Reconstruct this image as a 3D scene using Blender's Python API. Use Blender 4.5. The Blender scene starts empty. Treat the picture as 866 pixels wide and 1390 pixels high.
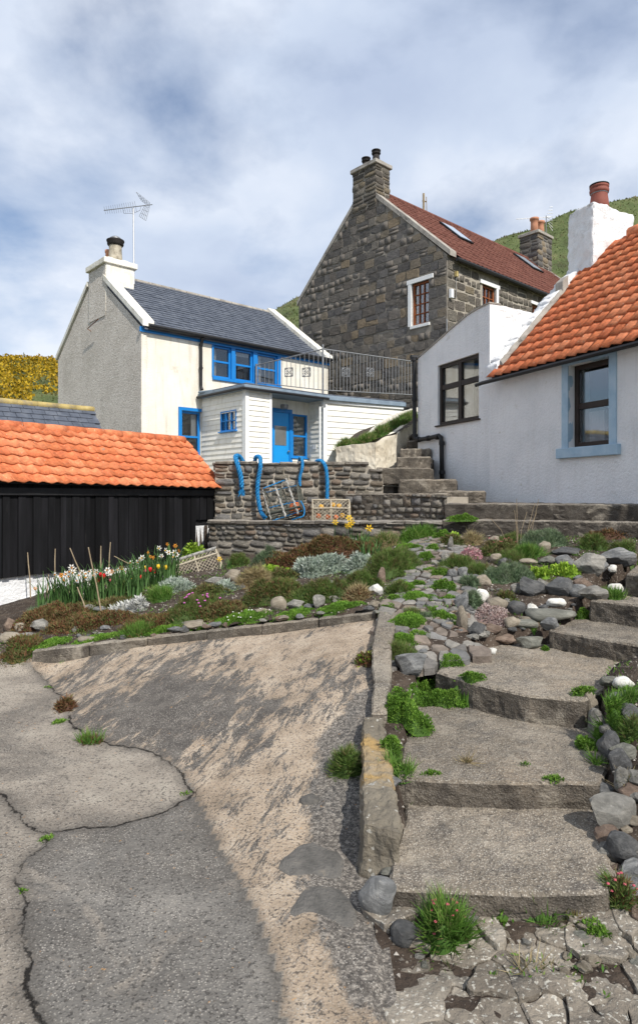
import bpy, bmesh, math, random
import numpy as np
from mathutils import Vector, Matrix
random.seed(11); RNG = np.random.default_rng(5)
S = bpy.context.scene
# ------------------------------------------------------------ camera, sky, sun, exposure
FPX, CX, HY = 900.0, 433.0, 675.0          # focal length, centre and horizon in photo pixels (eye level is z = 0)
cam = bpy.data.objects.new('camera', bpy.data.cameras.new('camera')); S.collection.objects.link(cam)
cam.location = (0, 0, 0); cam.rotation_euler = (math.radians(90), 0, 0)
cam.data.sensor_fit = 'HORIZONTAL'; cam.data.sensor_width = 36; cam.data.lens = FPX/866*36
cam.data.shift_y = -(695-HY)/866; cam.data.clip_start = .05; cam.data.clip_end = 2000
S.camera = cam
SUN_AZ, SUN_EL = 149.0, 44.0
world = bpy.data.worlds.new("World"); S.world = world; world.use_nodes = True
def sky_world():
    nt = world.node_tree; N = nt.nodes; L = nt.links; N.clear()
    out = N.new('ShaderNodeOutputWorld'); bg = N.new('ShaderNodeBackground'); bg.inputs[1].default_value = .1
    sky = N.new('ShaderNodeTexSky'); sky.sky_type = 'NISHITA'; sky.sun_disc = False
    sky.sun_elevation = math.radians(SUN_EL); sky.sun_rotation = math.radians(SUN_AZ); sky.air_density = 1.2
    tc = N.new('ShaderNodeTexCoord'); sp = N.new('ShaderNodeSeparateXYZ'); L.new(tc.outputs['Generated'], sp.inputs[0])
    az = N.new('ShaderNodeMath'); az.operation = 'ABSOLUTE'; L.new(sp.outputs[2], az.inputs[0])
    ad = N.new('ShaderNodeMath'); ad.inputs[1].default_value = .32; L.new(az.outputs[0], ad.inputs[0])
    cb = N.new('ShaderNodeCombineXYZ')
    for i in (0, 1):
        d = N.new('ShaderNodeMath'); d.operation = 'DIVIDE'; L.new(sp.outputs[i], d.inputs[0]); L.new(ad.outputs[0], d.inputs[1]); L.new(d.outputs[0], cb.inputs[i])
    def noise(scale, det, rough, off, dist=0):
        m = N.new('ShaderNodeMapping'); m.inputs[1].default_value = off; L.new(cb.outputs[0], m.inputs[0])
        n = N.new('ShaderNodeTexNoise'); n.inputs['Scale'].default_value = scale; n.inputs['Detail'].default_value = det
        n.inputs['Roughness'].default_value = rough; n.inputs['Distortion'].default_value = dist; L.new(m.outputs[0], n.inputs[0]); return n.outputs[0]
    def ramp(src, pts):
        r = N.new('ShaderNodeValToRGB'); L.new(src, r.inputs[0])
        while len(r.color_ramp.elements) < len(pts): r.color_ramp.elements.new(.5)
        for e, (p, c) in zip(r.color_ramp.elements, pts): e.position = p; e.color = (*c, 1)
        return r.outputs[0]
    cover = ramp(noise(1.9, 8, .54, (5.35, 2.2, 0), .1), [(.34, (.2,)*3), (.43, (.6,)*3), (.53, (.97,)*3)])
    tone = ramp(noise(1.7, 6, .52, (7.3, 4.2, 0), .1), [(.32, (4.6, 5.4, 7.0)), (.46, (5.8, 6.6, 8.0)), (.60, (7.7, 8.2, 9.1))])
    mx = N.new('ShaderNodeMix'); mx.data_type = 'RGBA'
    L.new(cover, mx.inputs['Factor'])
    g = N.new('ShaderNodeMix'); g.data_type = 'RGBA'; g.blend_type = 'MULTIPLY'; g.inputs['Factor'].default_value = 1
    L.new(sky.outputs[0], g.inputs['A']); g.inputs['B'].default_value = (.85, .95, 1.1, 1)
    L.new(g.outputs['Result'], mx.inputs['A']); L.new(tone, mx.inputs['B'])
    L.new(mx.outputs['Result'], bg.inputs[0]); L.new(bg.outputs[0], out.inputs[0])
sky_world()
sl = bpy.data.lights.new('sun', 'SUN'); sl.energy = 4.2; sl.angle = math.radians(.6); sl.color = (1, .955, .89)
so = bpy.data.objects.new('sun', sl); S.collection.objects.link(so)
_a, _e = math.radians(SUN_AZ), math.radians(SUN_EL)
SUND = Vector((math.sin(_a)*math.cos(_e), math.cos(_a)*math.cos(_e), math.sin(_e)))
so.rotation_euler = SUND.to_track_quat('Z', 'Y').to_euler(); so.location = SUND*50
S.view_settings.view_transform = 'Standard'; S.view_settings.look = 'None'; S.view_settings.gamma = 1; S.view_settings.exposure = .2
S.render.engine = 'CYCLES'

# ------------------------------------------------------------ helpers
COL = S.collection
LOC = {}
def R(a, b): return random.uniform(a, b)
def tag(o, label=None, cat=None, group=None, kind=None):
    if label: o['label'] = label
    if cat: o['category'] = cat
    if group: o['group'] = group
    if kind: o['kind'] = kind
    return o
def link(o, parent, L):
    COL.objects.link(o)
    LOC[o.name] = Vector(L)
    if parent is not None: o.parent = parent
    else: o.location = L
    return o
def empty(name, loc, label, cat, group=None):
    o = bpy.data.objects.new(name, None); o.empty_display_size = .2
    link(o, None, loc); return tag(o, label, cat, group)
class MB:
    def __init__(s): s.v = []; s.f = []; s.m = []; s.mi = 0
    def add(s, vs, fs):
        b = len(s.v); s.v += [tuple(v) for v in vs]
        for f in fs: s.f.append(tuple(i+b for i in f)); s.m.append(s.mi)
        return s
    def hexa(s, p): # 8 points: bottom 4, top 4
        return s.add(p, [(0,3,2,1),(4,5,6,7),(0,1,5,4),(1,2,6,5),(2,3,7,6),(3,0,4,7)])
    def box(s, a, b):
        (x0,y0,z0),(x1,y1,z1) = a, b
        return s.hexa([(x0,y0,z0),(x1,y0,z0),(x1,y1,z0),(x0,y1,z0),(x0,y0,z1),(x1,y0,z1),(x1,y1,z1),(x0,y1,z1)])
    def prism(s, bot, top):
        n = len(bot)
        return s.add(list(bot)+list(top), [tuple(range(n))[::-1], tuple(range(n, 2*n))] + [(i,(i+1)%n,n+(i+1)%n,n+i) for i in range(n)])
    def tube(s, pts, r, n=8, caps=True):
        pts = [Vector(p) for p in pts]; k = len(pts)
        rs = r if isinstance(r, (list, tuple)) else [r]*k
        vs = []; up = Vector((0,0,1)); a = None
        for i, p in enumerate(pts):
            d = (pts[min(i+1,k-1)]-pts[max(i-1,0)])
            if d.length < 1e-9: d = up.copy()
            d.normalize()
            if a is None: a = d.cross(Vector((1,0,0)) if abs(d.x) < .8 else up)
            a = (a - d*a.dot(d)).normalized(); b = d.cross(a)
            for j in range(n):
                t = 2*math.pi*j/n; vs.append(p + a*math.cos(t)*rs[i] + b*math.sin(t)*rs[i])
        fs = [(i*n+j, i*n+(j+1)%n, (i+1)*n+(j+1)%n, (i+1)*n+j) for i in range(k-1) for j in range(n)]
        if caps: fs += [tuple(range(n))[::-1], tuple(range((k-1)*n, k*n))]
        return s.add(vs, fs)
    def lathe(s, c, prof, n=20):
        vs = []; c = Vector(c)
        for r, z in prof:
            for j in range(n): t = 2*math.pi*j/n; vs.append(c+Vector((r*math.cos(t), r*math.sin(t), z)))
        k = len(prof)
        fs = [(i*n+j, i*n+(j+1)%n, (i+1)*n+(j+1)%n, (i+1)*n+j) for i in range(k-1) for j in range(n)]
        return s.add(vs, fs+[tuple(range(n))[::-1], tuple(range((k-1)*n, k*n))])
    def mesh(s, name, mats, L=(0,0,0), smooth=False, bevel=0, rough=0, cut=0, seg=1, recalc=True):
        me = bpy.data.meshes.new(name); L = Vector(L)
        me.from_pydata([tuple(Vector(v)-L) for v in s.v], [], s.f)
        for m in (mats if isinstance(mats, (list, tuple)) else [mats]): me.materials.append(m)
        me.polygons.foreach_set('material_index', s.m)
        bm = bmesh.new(); bm.from_mesh(me)
        if recalc: bmesh.ops.recalc_face_normals(bm, faces=bm.faces)
        if bevel: bmesh.ops.bevel(bm, geom=bm.edges[:], offset=bevel, segments=seg, affect='EDGES', profile=.6, clamp_overlap=True)
        if cut:
            for _ in range(7):
                bmesh.ops.triangulate(bm, faces=bm.faces[:])
                es = [e for e in bm.edges if e.calc_length() > cut]
                if not es: break
                bmesh.ops.subdivide_edges(bm, edges=es, cuts=1)
            bmesh.ops.triangulate(bm, faces=bm.faces[:])
        if rough:
            from mathutils import noise
            bm.normal_update()
            for v in bm.verts:
                p = (v.co+L)
                k = noise.noise(p*7)*.5 + noise.noise(p*19+Vector((5,1,2)))*.35 + noise.noise(p*47)*.2
                v.co += v.normal*k*rough*2
        bm.to_mesh(me); bm.free()
        if smooth: me.shade_smooth()
        return me
    def build(s, name, mats, parent=None, L=None, **k):
        if parent is not None: L = LOC[parent.name]
        elif L is None: L = Vector((0,0,0))
        o = bpy.data.objects.new(name, s.mesh(name, mats, L, **k))
        return link(o, parent, L)
def inst(name, me, M, parent, material=None):
    o = bpy.data.objects.new(name, me); COL.objects.link(o)
    if parent is not None:
        L = LOC[parent.name]; o.parent = parent; o.matrix_local = Matrix.Translation(-L) @ M; LOC[o.name] = L
    else: o.matrix_world = M; LOC[o.name] = M.to_translation()
    if material is not None:
        o.material_slots[0].link = 'OBJECT'; o.material_slots[0].material = material
    return o
def npmesh(name, V, F, mats, attrs=None, smooth=False, midx=None):
    """V (n,3), F (m,3) or (m,4) arrays"""
    me = bpy.data.meshes.new(name); n = F.shape[1]
    me.vertices.add(len(V)); me.vertices.foreach_set('co', V.astype(np.float32).ravel())
    me.loops.add(F.size); me.loops.foreach_set('vertex_index', F.astype(np.int32).ravel())
    me.polygons.add(len(F)); me.polygons.foreach_set('loop_start', np.arange(0, F.size, n, dtype=np.int32))
    for m in mats: me.materials.append(m)
    if midx is not None: me.polygons.foreach_set('material_index', midx.astype(np.int32))
    me.update(calc_edges=True)
    for k, a in (attrs or {}).items():
        at = me.attributes.new(k, 'FLOAT', 'POINT'); at.data.foreach_set('value', a.astype(np.float32))
    if smooth: me.shade_smooth()
    me.validate(); return me
class Fr:   # frame of a vertical plane: origin, u along, n outward
    def __init__(s, o, u, n): s.o = Vector((o[0], o[1], 0)); s.u = Vector((u[0], u[1], 0)).normalized(); s.n = Vector((n[0], n[1], 0)).normalized()
    def p(s, a, z, d=0): return s.o + s.u*a + s.n*d + Vector((0,0,z))
def fbox(mb, F, a0, a1, z0, z1, d0, d1):
    return mb.hexa([F.p(a0,z0,d0), F.p(a1,z0,d0), F.p(a1,z0,d1), F.p(a0,z0,d1), F.p(a0,z1,d0), F.p(a1,z1,d0), F.p(a1,z1,d1), F.p(a0,z1,d1)])
def px3(px, py, Y): return Vector(((px-CX)/FPX*Y, Y, (HY-py)/FPX*Y))
def pz(px, py, z): return px3(px, py, -z*FPX/(py-HY))

# ------------------------------------------------------------ materials
class NT:
    def __init__(s, name):
        s.m = bpy.data.materials.new(name); s.m.use_nodes = True; s.t = s.m.node_tree; s.N = s.t.nodes
        s.b = s.N['Principled BSDF']
    def n(s, typ, **k):
        x = s.N.new('ShaderNode'+typ)
        for a, v in k.items(): setattr(x, a, v)
        return x
    def l(s, a, b): s.t.links.new(a, b)
    def val(s, x, sock):
        if isinstance(x, (int, float)): sock.default_value = x
        elif isinstance(x, tuple): sock.default_value = (*x, 1) if len(sock.default_value) == 4 else x
        else: s.l(x, sock)
    def math(s, op, a, b=0, c=None, clamp=False):
        x = s.n('Math', operation=op, use_clamp=clamp); s.val(a, x.inputs[0]); s.val(b, x.inputs[1])
        if c is not None: s.val(c, x.inputs[2])
        return x.outputs[0]
    def mix(s, f, a, b, blend='MIX'):
        x = s.n('Mix', data_type='RGBA', blend_type=blend); s.val(f, x.inputs['Factor']); s.val(a, x.inputs['A']); s.val(b, x.inputs['B']); return x.outputs['Result']
    def coords(s, kind='Object', offset=False, scale=None, rot=None):
        tc = s.n('TexCoord').outputs[kind]
        if offset:
            oi = s.n('ObjectInfo'); k = s.math('MULTIPLY', oi.outputs['Random'], 91.7)
            v = s.n('VectorMath', operation='ADD'); s.l(tc, v.inputs[0]); s.l(k, v.inputs[1]); tc = v.outputs[0]
        if rot: m = s.n('Mapping'); s.l(tc, m.inputs[0]); m.inputs['Rotation'].default_value = rot; tc = m.outputs[0]
        if scale: m = s.n('Mapping'); s.l(tc, m.inputs[0]); m.inputs['Scale'].default_value = scale; tc = m.outputs[0]
        return tc
    def noise(s, co, scale, det=5, rough=.55, dist=0):
        x = s.n('TexNoise'); s.l(co, x.inputs['Vector']); x.inputs['Scale'].default_value = scale; x.inputs['Detail'].default_value = det
        x.inputs['Roughness'].default_value = rough; x.inputs['Distortion'].default_value = dist; return x.outputs[0]
    def voro(s, co, scale, feature='F1', out=0):
        x = s.n('TexVoronoi', feature=feature); s.l(co, x.inputs['Vector']); x.inputs['Scale'].default_value = scale; return x.outputs[out]
    def ramp(s, f, pts, interp='LINEAR'):
        r = s.n('ValToRGB'); s.l(f, r.inputs[0]); cr = r.color_ramp; cr.interpolation = interp
        while len(cr.elements) < len(pts): cr.elements.new(.5)
        for e, (p, c) in zip(cr.elements, pts):
            e.position = p; e.color = (*(c if isinstance(c, tuple) else (c,)*3), 1)
        return r.outputs[0]
    def bump(s, h, strength, dist=.02, prev=None):
        b = s.n('Bump'); b.inputs['Strength'].default_value = strength; b.inputs['Distance'].default_value = dist; s.l(h, b.inputs['Height'])
        if prev is not None: s.l(prev, b.inputs['Normal'])
        return b.outputs[0]
    def end(s, col, rough=.9, nrm=None, spec=.3):
        s.val(col, s.b.inputs['Base Color']); s.val(rough, s.b.inputs['Roughness']); s.b.inputs['Specular IOR Level'].default_value = spec
        if nrm is not None: s.l(nrm, s.b.inputs['Normal'])
        return s.m
def spread(cols, lo=.32, hi=.68):
    n = len(cols); return [(lo+(hi-lo)*i/max(1, n-1), c) for i, c in enumerate(cols)]
def mat(name, cols, scale=4, rough=.9, bump=.4, bscale=50, bdist=.01, objcols=None, objmix=.8, specks=None, rnd=0, spec=.3, stretch=None, det=7, stains=None, offset=False, grime=None):
    t = NT(name); co = t.coords('Object', offset, stretch)
    c = t.ramp(t.noise(co, scale, det, .6), spread(cols))
    if objcols:
        oi = t.n('ObjectInfo'); k = len(objcols)
        oc = t.ramp(oi.outputs['Random'], [(i/k, x) for i, x in enumerate(objcols)], 'CONSTANT')
        c = t.mix(objmix, c, oc); f = t.ramp(t.noise(co, scale*2.3, 6, .65), [(.3, .62), (.7, 1.3)])
        c = t.mix(1, c, f, 'MULTIPLY')
    if stains:
        sc, sscale, th = stains
        c = t.mix(t.ramp(t.noise(co, sscale, 8, .6, .3), [(th, 0.), (th+.12, 1.)]), c, sc)
    if specks:
        for sc, ss, th in specks:
            c = t.mix(t.ramp(t.noise(co, ss, 2, .5), [(th, 0.), (th+.04, 1.)]), c, sc)
    if grime:
        gs = t.coords('Object', offset, (3.2, 3.2, .35)); gm = t.math('MULTIPLY', t.ramp(t.noise(gs, 2.6, 8, .65), [(.5, 0.), (.72, 1.)]), grime[1]); c = t.mix(gm, c, grime[0])
    if rnd:
        oi = t.n('ObjectInfo'); v = t.math('MULTIPLY_ADD', oi.outputs['Random'], 2*rnd, 1-rnd)
        h = t.n('HueSaturation'); t.l(c, h.inputs['Color']); t.l(v, h.inputs['Value']); c = h.outputs[0]
    nrm = t.bump(t.noise(co, bscale, 6, .65), bump, bdist) if bump else None
    return t.end(c, rough, nrm, spec)
M = {}
M['harl_cream'] = mat('cream rendered wall', [(.74,.68,.56), (.80,.76,.66), (.84,.80,.71)], 1.2, bump=.9, bscale=38, bdist=.02, stains=((.62,.55,.43), 2.2, .64), grime=((.50,.43,.33), .55))
M['pebbledash'] = mat('grey pebbledash', [(.50,.45,.38), (.61,.55,.475), (.70,.64,.56)], .9, bump=.9, bscale=36, bdist=.03, specks=[((.34,.30,.25), 32, .58), ((.80,.76,.68), 34, .58)], stains=((.50,.45,.38), 1.1, .6))
M['cream_paint'] = mat('cream painted stone', [(.72,.66,.53), (.80,.77,.68), (.83,.81,.74)], 3, bump=.5, bscale=30, stains=((.40,.26,.13), 3.1, .66), grime=((.38,.33,.26), .6))
M['white_wash'] = mat('whitewashed render', [(.70,.71,.71), (.79,.79,.785), (.84,.84,.83)], 1.3, bump=.75, bscale=26, bdist=.03, grime=((.5,.48,.44), .2), stains=((.50,.47,.40), 1.9, .66), specks=[((.6,.58,.52), 13, .73)])
M['white_board'] = mat('white painted weatherboard', [(.78,.76,.68), (.83,.81,.75)], 3, bump=.15, bscale=40, grime=((.50,.45,.36), .5), stains=((.58,.52,.42), 5, .7), offset=True, stretch=(1,1,3), rnd=.03)
M['black_board'] = mat('black tarred board', [(.004,.004,.0045), (.008,.008,.009), (.016,.0155,.018)], 5, rough=.75, bump=.5, bscale=35, stretch=(1,1,.12), offset=True, rnd=.4, stains=((.045,.042,.04), 9, .67), spec=.15)
M['pantile'] = mat('orange clay pantile', [(.47,.135,.055), (.58,.175,.07), (.65,.24,.115)], 6, rough=.8, bump=.3, bscale=70, objcols=[(.58,.155,.055), (.63,.18,.065), (.65,.21,.09), (.50,.13,.052), (.66,.235,.11), (.61,.165,.065)], objmix=.55, rnd=.11, offset=True, stains=((.33,.21,.14), 7, .64), specks=[((.62,.50,.36), 30, .70)])
M['brown_tile'] = mat('brown concrete pantile', [(.105,.037,.026), (.145,.052,.036), (.19,.078,.055)], 3, rough=.8, bump=.3, bscale=60, specks=[((.30,.2,.15), 40, .68)])
M['slate'] = mat('blue grey slate', [(.060,.069,.088), (.088,.10,.125), (.13,.142,.165)], 5, rough=.55, bump=.35, bscale=40, stains=((.22,.21,.19), 6, .68))
M['blue'] = mat('bright blue gloss paint', [(.006,.17,.50), (.008,.21,.57)], 3, rough=.4, bump=.06, bscale=25, spec=.45)
M['door_blue'] = mat('lighter blue door paint', [(.008,.27,.68), (.01,.31,.74)], 3, rough=.4, bump=.06, bscale=25, spec=.45)
M['pale_blue'] = mat('pale blue painted margin', [(.30,.43,.54), (.36,.49,.59), (.42,.54,.63)], 5, bump=.4, bscale=40)
M['rough_black'] = mat('black plastic pipe', [(.012,.012,.013), (.022,.022,.023)], 5, rough=.5, bump=.1)
M['dark_frame'] = mat('dark brown window frame', [(.022,.016,.013), (.04,.028,.022)], 5, rough=.5, bump=.15)
M['brown_frame'] = mat('varnished brown timber', [(.20,.058,.018), (.29,.09,.03)], 5, rough=.5, bump=.2, stretch=(1,1,.2))
M['white_paint'] = mat('white painted timber', [(.74,.74,.71), (.80,.80,.78)], 4, rough=.6, bump=.2)
M['lead'] = mat('blue grey roof edge metal', [(.16,.21,.26), (.24,.30,.36)], 5, rough=.55, bump=.2)
M['galv'] = mat('galvanised steel rail', [(.20,.205,.21), (.29,.295,.30)], 12, rough=.45, bump=.1)
M['galv'].node_tree.nodes['Principled BSDF'].inputs['Metallic'].default_value = .5
M['coping'] = mat('grey stone coping', [(.22,.20,.17), (.34,.31,.27), (.43,.40,.34)], 4, bump=.5, stains=((.10,.09,.08), 5, .6))
M['mortar'] = mat('lime mortar', [(.25,.22,.175), (.35,.31,.25), (.43,.385,.32)], 6, bump=.8, bscale=45, bdist=.02)
M['mortar_dark'] = mat('weathered dark mortar', [(.16,.14,.115), (.23,.205,.17), (.32,.29,.24)], 3, bump=.8, bscale=35, bdist=.02)
M['house_stone'] = mat('dark granite rubble', [(.07,.063,.056), (.13,.115,.10)], 2.2, bump=.6, bscale=9, bdist=.05, offset=True, objcols=[(.11,.102,.093),(.145,.13,.112),(.17,.15,.128),(.09,.083,.076),(.20,.165,.12),(.148,.138,.128),(.125,.108,.091),(.24,.185,.12),(.112,.105,.10),(.18,.16,.134)], objmix=.85, specks=[((.27,.25,.21), 22, .66)])
M['house_stone_light'] = mat('brown granite blocks', [(.14,.12,.09), (.22,.19,.145)], 2.2, bump=.9, bscale=9, bdist=.1, offset=True, objcols=[(.17,.145,.11),(.22,.185,.135),(.13,.115,.095),(.26,.21,.14),(.115,.10,.085),(.19,.17,.14),(.15,.13,.11)], objmix=.85, specks=[((.33,.31,.26), 22, .66)])
M['wall_stone'] = mat('mixed rubble stone', [(.14,.125,.10), (.22,.20,.17)], 2.0, bump=.9, bscale=9, bdist=.1, offset=True, objcols=[(.31,.28,.23),(.39,.355,.30),(.24,.21,.165),(.43,.385,.32),(.19,.178,.16),(.33,.295,.235),(.36,.27,.20),(.28,.268,.255),(.48,.44,.38),(.25,.23,.205),(.31,.25,.185)], objmix=.85, specks=[((.42,.40,.35), 20, .65)])
def stepmat(name, cols, gr=.8):
    t = NT(name); co = t.coords()
    c = t.ramp(t.noise(co, 2.2, 9, .65), spread(cols))
    c = t.mix(t.ramp(t.noise(co, 5.5, 9, .7, .4), [(.5, 0.), (.66, .75)]), c, (.085,.076,.067))
    c = t.mix(t.ramp(t.noise(co, 1.3, 6, .6), [(.52, 0.), (.7, .6)]), c, (.30,.235,.165))
    v = t.voro(co, 95); c = t.mix(t.ramp(v, [(.18, .75), (.42, 0.)]), c, (.46,.42,.355)); c = t.mix(t.ramp(t.noise(co, 55, 3, .7), [(.34, .75), (.46, 0.)]), c, (.055,.049,.042))
    v2 = t.voro(t.coords(scale=(1.3,1.3,1.3)), 70); c = t.mix(t.ramp(v2, [(.1, .8), (.22, 0.)]), c, (.05,.046,.042))
    # vertical faces darkened by grime, with riser shadow painted into the same tone
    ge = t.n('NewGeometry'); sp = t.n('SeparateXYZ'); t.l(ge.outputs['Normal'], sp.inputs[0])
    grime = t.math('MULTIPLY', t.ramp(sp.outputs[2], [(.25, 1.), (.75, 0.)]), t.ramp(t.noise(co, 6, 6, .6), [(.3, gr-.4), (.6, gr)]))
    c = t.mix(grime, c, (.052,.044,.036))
    c = t.mix(t.ramp(t.noise(co, 3.1, 10, .72, .6), [(.54, 0.), (.64, .6)]), c, (.34,.30,.24))
    oi = t.n('ObjectInfo'); hv = t.n('HueSaturation'); t.l(c, hv.inputs['Color']); t.l(t.math('MULTIPLY_ADD', oi.outputs['Random'], .3, .85), hv.inputs['Value']); c = hv.outputs[0]
    h = t.math('ADD', t.math('MULTIPLY', v, -.5), t.noise(co, 70, 5, .7))
    nb = t.bump(h, .8, .012); nb = t.bump(t.noise(co, 9, 6, .6), .5, .03, nb)
    return t.end(c, .93, nb, .25)
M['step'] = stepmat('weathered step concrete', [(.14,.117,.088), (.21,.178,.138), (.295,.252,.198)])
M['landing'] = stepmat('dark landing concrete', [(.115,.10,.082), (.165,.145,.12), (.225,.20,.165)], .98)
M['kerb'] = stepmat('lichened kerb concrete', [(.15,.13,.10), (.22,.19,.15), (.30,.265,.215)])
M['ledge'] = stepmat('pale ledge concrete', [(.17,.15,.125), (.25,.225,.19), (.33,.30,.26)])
def rockmat(name, cols, band=.4, lich=.6, bump=.5):
    t = NT(name); co = t.coords('Object', True)
    c = t.ramp(t.noise(co, 2.5, 8, .65), spread(cols))
    m = t.coords('Object', True, (1.5, 1.2, 7), (.4, .3, .2))
    c = t.mix(t.math('MULTIPLY', t.ramp(t.noise(m, 1.6, 6, .6), [(.45, 0.), (.6, 1.)]), band), c, tuple(x*.6 for x in cols[0]))
    c = t.mix(t.ramp(t.noise(co, 7, 6, .7), [(lich, 0.), (lich+.07, .85)]), c, (.45,.43,.38))
    oi = t.n('ObjectInfo'); hs = t.n('HueSaturation'); t.l(c, hs.inputs['Color'])
    t.l(t.math('MULTIPLY_ADD', oi.outputs['Random'], .36, .82), hs.inputs['Value'])
    nb = t.bump(t.noise(co, 5, 9, .75), bump, .06)
    nb = t.bump(t.noise(co, 40, 4, .7), .4, .012, nb)
    return t.end(hs.outputs[0], .85, nb, .3)
M['rock_dark'] = rockmat('dark whinstone', [(.075,.075,.075), (.12,.12,.118), (.19,.185,.175)], .4, .66)
M['rock_grey'] = rockmat('grey schist rock', [(.20,.19,.165), (.30,.285,.25), (.41,.385,.335)], .5, .62)
M['rock_tan'] = rockmat('tan sandstone boulder', [(.24,.20,.15), (.34,.29,.22), (.45,.395,.31)], .35, .66)
M['rock_brown'] = rockmat('brown ironstone', [(.17,.12,.09), (.25,.18,.135), (.33,.25,.19)], .4, .66)
M['rock_white'] = rockmat('white quartz cobble', [(.56,.53,.46), (.70,.68,.62), (.78,.77,.73)], .1, .8, .3)
M['rock_blue'] = rockmat('blue grey slate rock', [(.15,.152,.148), (.225,.225,.22), (.33,.325,.305)], .6, .62)
M['rock_green'] = rockmat('green grey beach boulder', [(.17,.17,.14), (.25,.245,.205), (.34,.33,.275)], .5, .66)
M['paving'] = mat('path stone', [(.16,.15,.13), (.25,.23,.20)], 5, bump=.8, bscale=30, bdist=.02, offset=True, objcols=[(.17,.165,.155),(.215,.20,.175),(.125,.125,.125),(.22,.17,.13),(.18,.145,.115),(.26,.24,.21),(.14,.13,.12),(.20,.195,.185),(.155,.12,.095)], objmix=.8)
M['soil'] = mat('dark garden soil', [(.035,.024,.017), (.06,.043,.031), (.11,.082,.06)], 6, bump=1, bscale=45, bdist=.03, specks=[((.22,.19,.155), 50, .62)])
M['terracotta'] = mat('terracotta chimney pot', [(.20,.062,.045), (.27,.085,.06)], 6, rough=.7, bump=.2)
M['pot_orange'] = mat('orange clay pot', [(.42,.19,.11), (.52,.26,.16)], 6, rough=.8, bump=.2)
M['pot_cream'] = mat('sooted stone pot', [(.20,.175,.13), (.44,.39,.30), (.52,.47,.37)], 7, rough=.9, bump=.3)
M['soot'] = mat('sooted black pot', [(.015,.014,.013), (.035,.03,.027)], 7, bump=.2)
M['dark_inside'] = mat('dark room inside', [(.03,.028,.026), (.04,.037,.034)], 2, bump=0)
M['curtain'] = mat('pale curtain', [(.50,.48,.43), (.62,.60,.55)], 8, bump=.3, stretch=(6,6,.3))
M['blind'] = mat('cream blind', [(.62,.55,.42), (.70,.63,.50)], 40, bump=.1)
M['cane'] = mat('bamboo cane', [(.22,.165,.10), (.38,.30,.20)], 8, bump=.3)
M['netting'] = mat('weathered net cord', [(.34,.29,.21), (.52,.46,.35)], 20, bump=.4)
M['net_dark'] = mat('dark green net cord', [(.05,.06,.05), (.11,.11,.09)], 20, bump=.4)
M['rope_blue'] = mat('blue polypropylene rope', [(.005,.10,.28), (.01,.19,.44), (.05,.31,.58)], 30, rough=.7, bump=.9, bscale=120, bdist=.01)
M['rope_white'] = mat('grey and white rope', [(.07,.07,.07), (.34,.33,.30), (.48,.46,.42)], 18, rough=.8, bump=.8, bscale=90)
M['buoy_yellow'] = mat('yellow float', [(.62,.32,.03), (.75,.42,.06)], 8, bump=.2)
M['buoy_orange'] = mat('faded orange float', [(.45,.10,.03), (.60,.17,.06)], 8, bump=.2)
M['plastic_white'] = mat('white plastic', [(.72,.72,.70), (.78,.78,.77)], 4, rough=.5, bump=.05)
M['yellow_lichen'] = mat('lichened ridge', [(.25,.21,.14), (.42,.32,.12), (.50,.40,.18)], 5, bump=.6)
M['iron'] = mat('rusty bracket', [(.10,.045,.025), (.2,.08,.04)], 12, bump=.4)
def glass():
    t = NT('window glass'); t.b.inputs['Base Color'].default_value = (.01,.014,.02,1)
    t.b.inputs['Roughness'].default_value = .03; t.b.inputs['Specular IOR Level'].default_value = .8
    tr = t.n('BsdfTransparent'); tr.inputs[0].default_value = (.86,.88,.9,1)
    gl = t.n('BsdfGlossy'); gl.inputs['Roughness'].default_value = .02
    co = t.coords('Object'); nb = t.bump(t.noise(co, 1.5, 1, .5), .03, .05); t.l(nb, gl.inputs['Normal'])
    lw = t.n('LayerWeight'); lw.inputs[0].default_value = .35
    f = t.math('MULTIPLY_ADD', lw.outputs['Fresnel'], .55, .06, True)
    ms = t.n('MixShader'); t.l(f, ms.inputs[0]); t.l(tr.outputs[0], ms.inputs[1]); t.l(gl.outputs[0], ms.inputs[2])
    t.l(ms.outputs[0], t.N['Material Output'].inputs['Surface']); return t.m
M['glass'] = glass()
M['sky_glass'] = mat('skylight glass', [(.38,.44,.5), (.44,.5,.56)], 3, rough=.12, bump=0, spec=.8)  # pale blue base colour paints in the reflected sky
def leafmat(name, cols, rough=.65, trans=.25):
    t = NT(name); at = t.n('Attribute', attribute_name='rnd')
    c = t.ramp(at.outputs['Fac'], [(i/max(1, len(cols)-1), x) for i, x in enumerate(cols)])
    co = t.coords(); v = t.ramp(t.noise(co, 5, 4, .6), [(.35, .72), (.65, 1.22)])
    c = t.mix(1, c, v, 'MULTIPLY'); t.end(c, rough, None, .25)
    tl = t.n('BsdfTranslucent'); t.l(c, tl.inputs[0]); ms = t.n('MixShader'); ms.inputs[0].default_value = trans
    t.l(t.b.outputs[0], ms.inputs[1]); t.l(tl.outputs[0], ms.inputs[2]); t.l(ms.outputs[0], t.N['Material Output'].inputs['Surface']); return t.m
M['lf_moss'] = leafmat('bright saxifrage leaf', [(.045,.10,.012), (.085,.18,.02), (.14,.27,.032), (.22,.36,.055)])
M['lf_thrift'] = leafmat('dark thrift leaf', [(.045,.08,.016), (.08,.14,.026), (.115,.19,.036), (.17,.20,.07), (.18,.12,.055)])
M['lf_grass'] = leafmat('green grass blade', [(.045,.10,.015), (.08,.18,.025), (.12,.24,.035), (.22,.27,.08)])
M['lf_rust'] = leafmat('rust brown heath', [(.065,.03,.015), (.14,.062,.03), (.20,.095,.045), (.12,.12,.04), (.27,.15,.08)])
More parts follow.
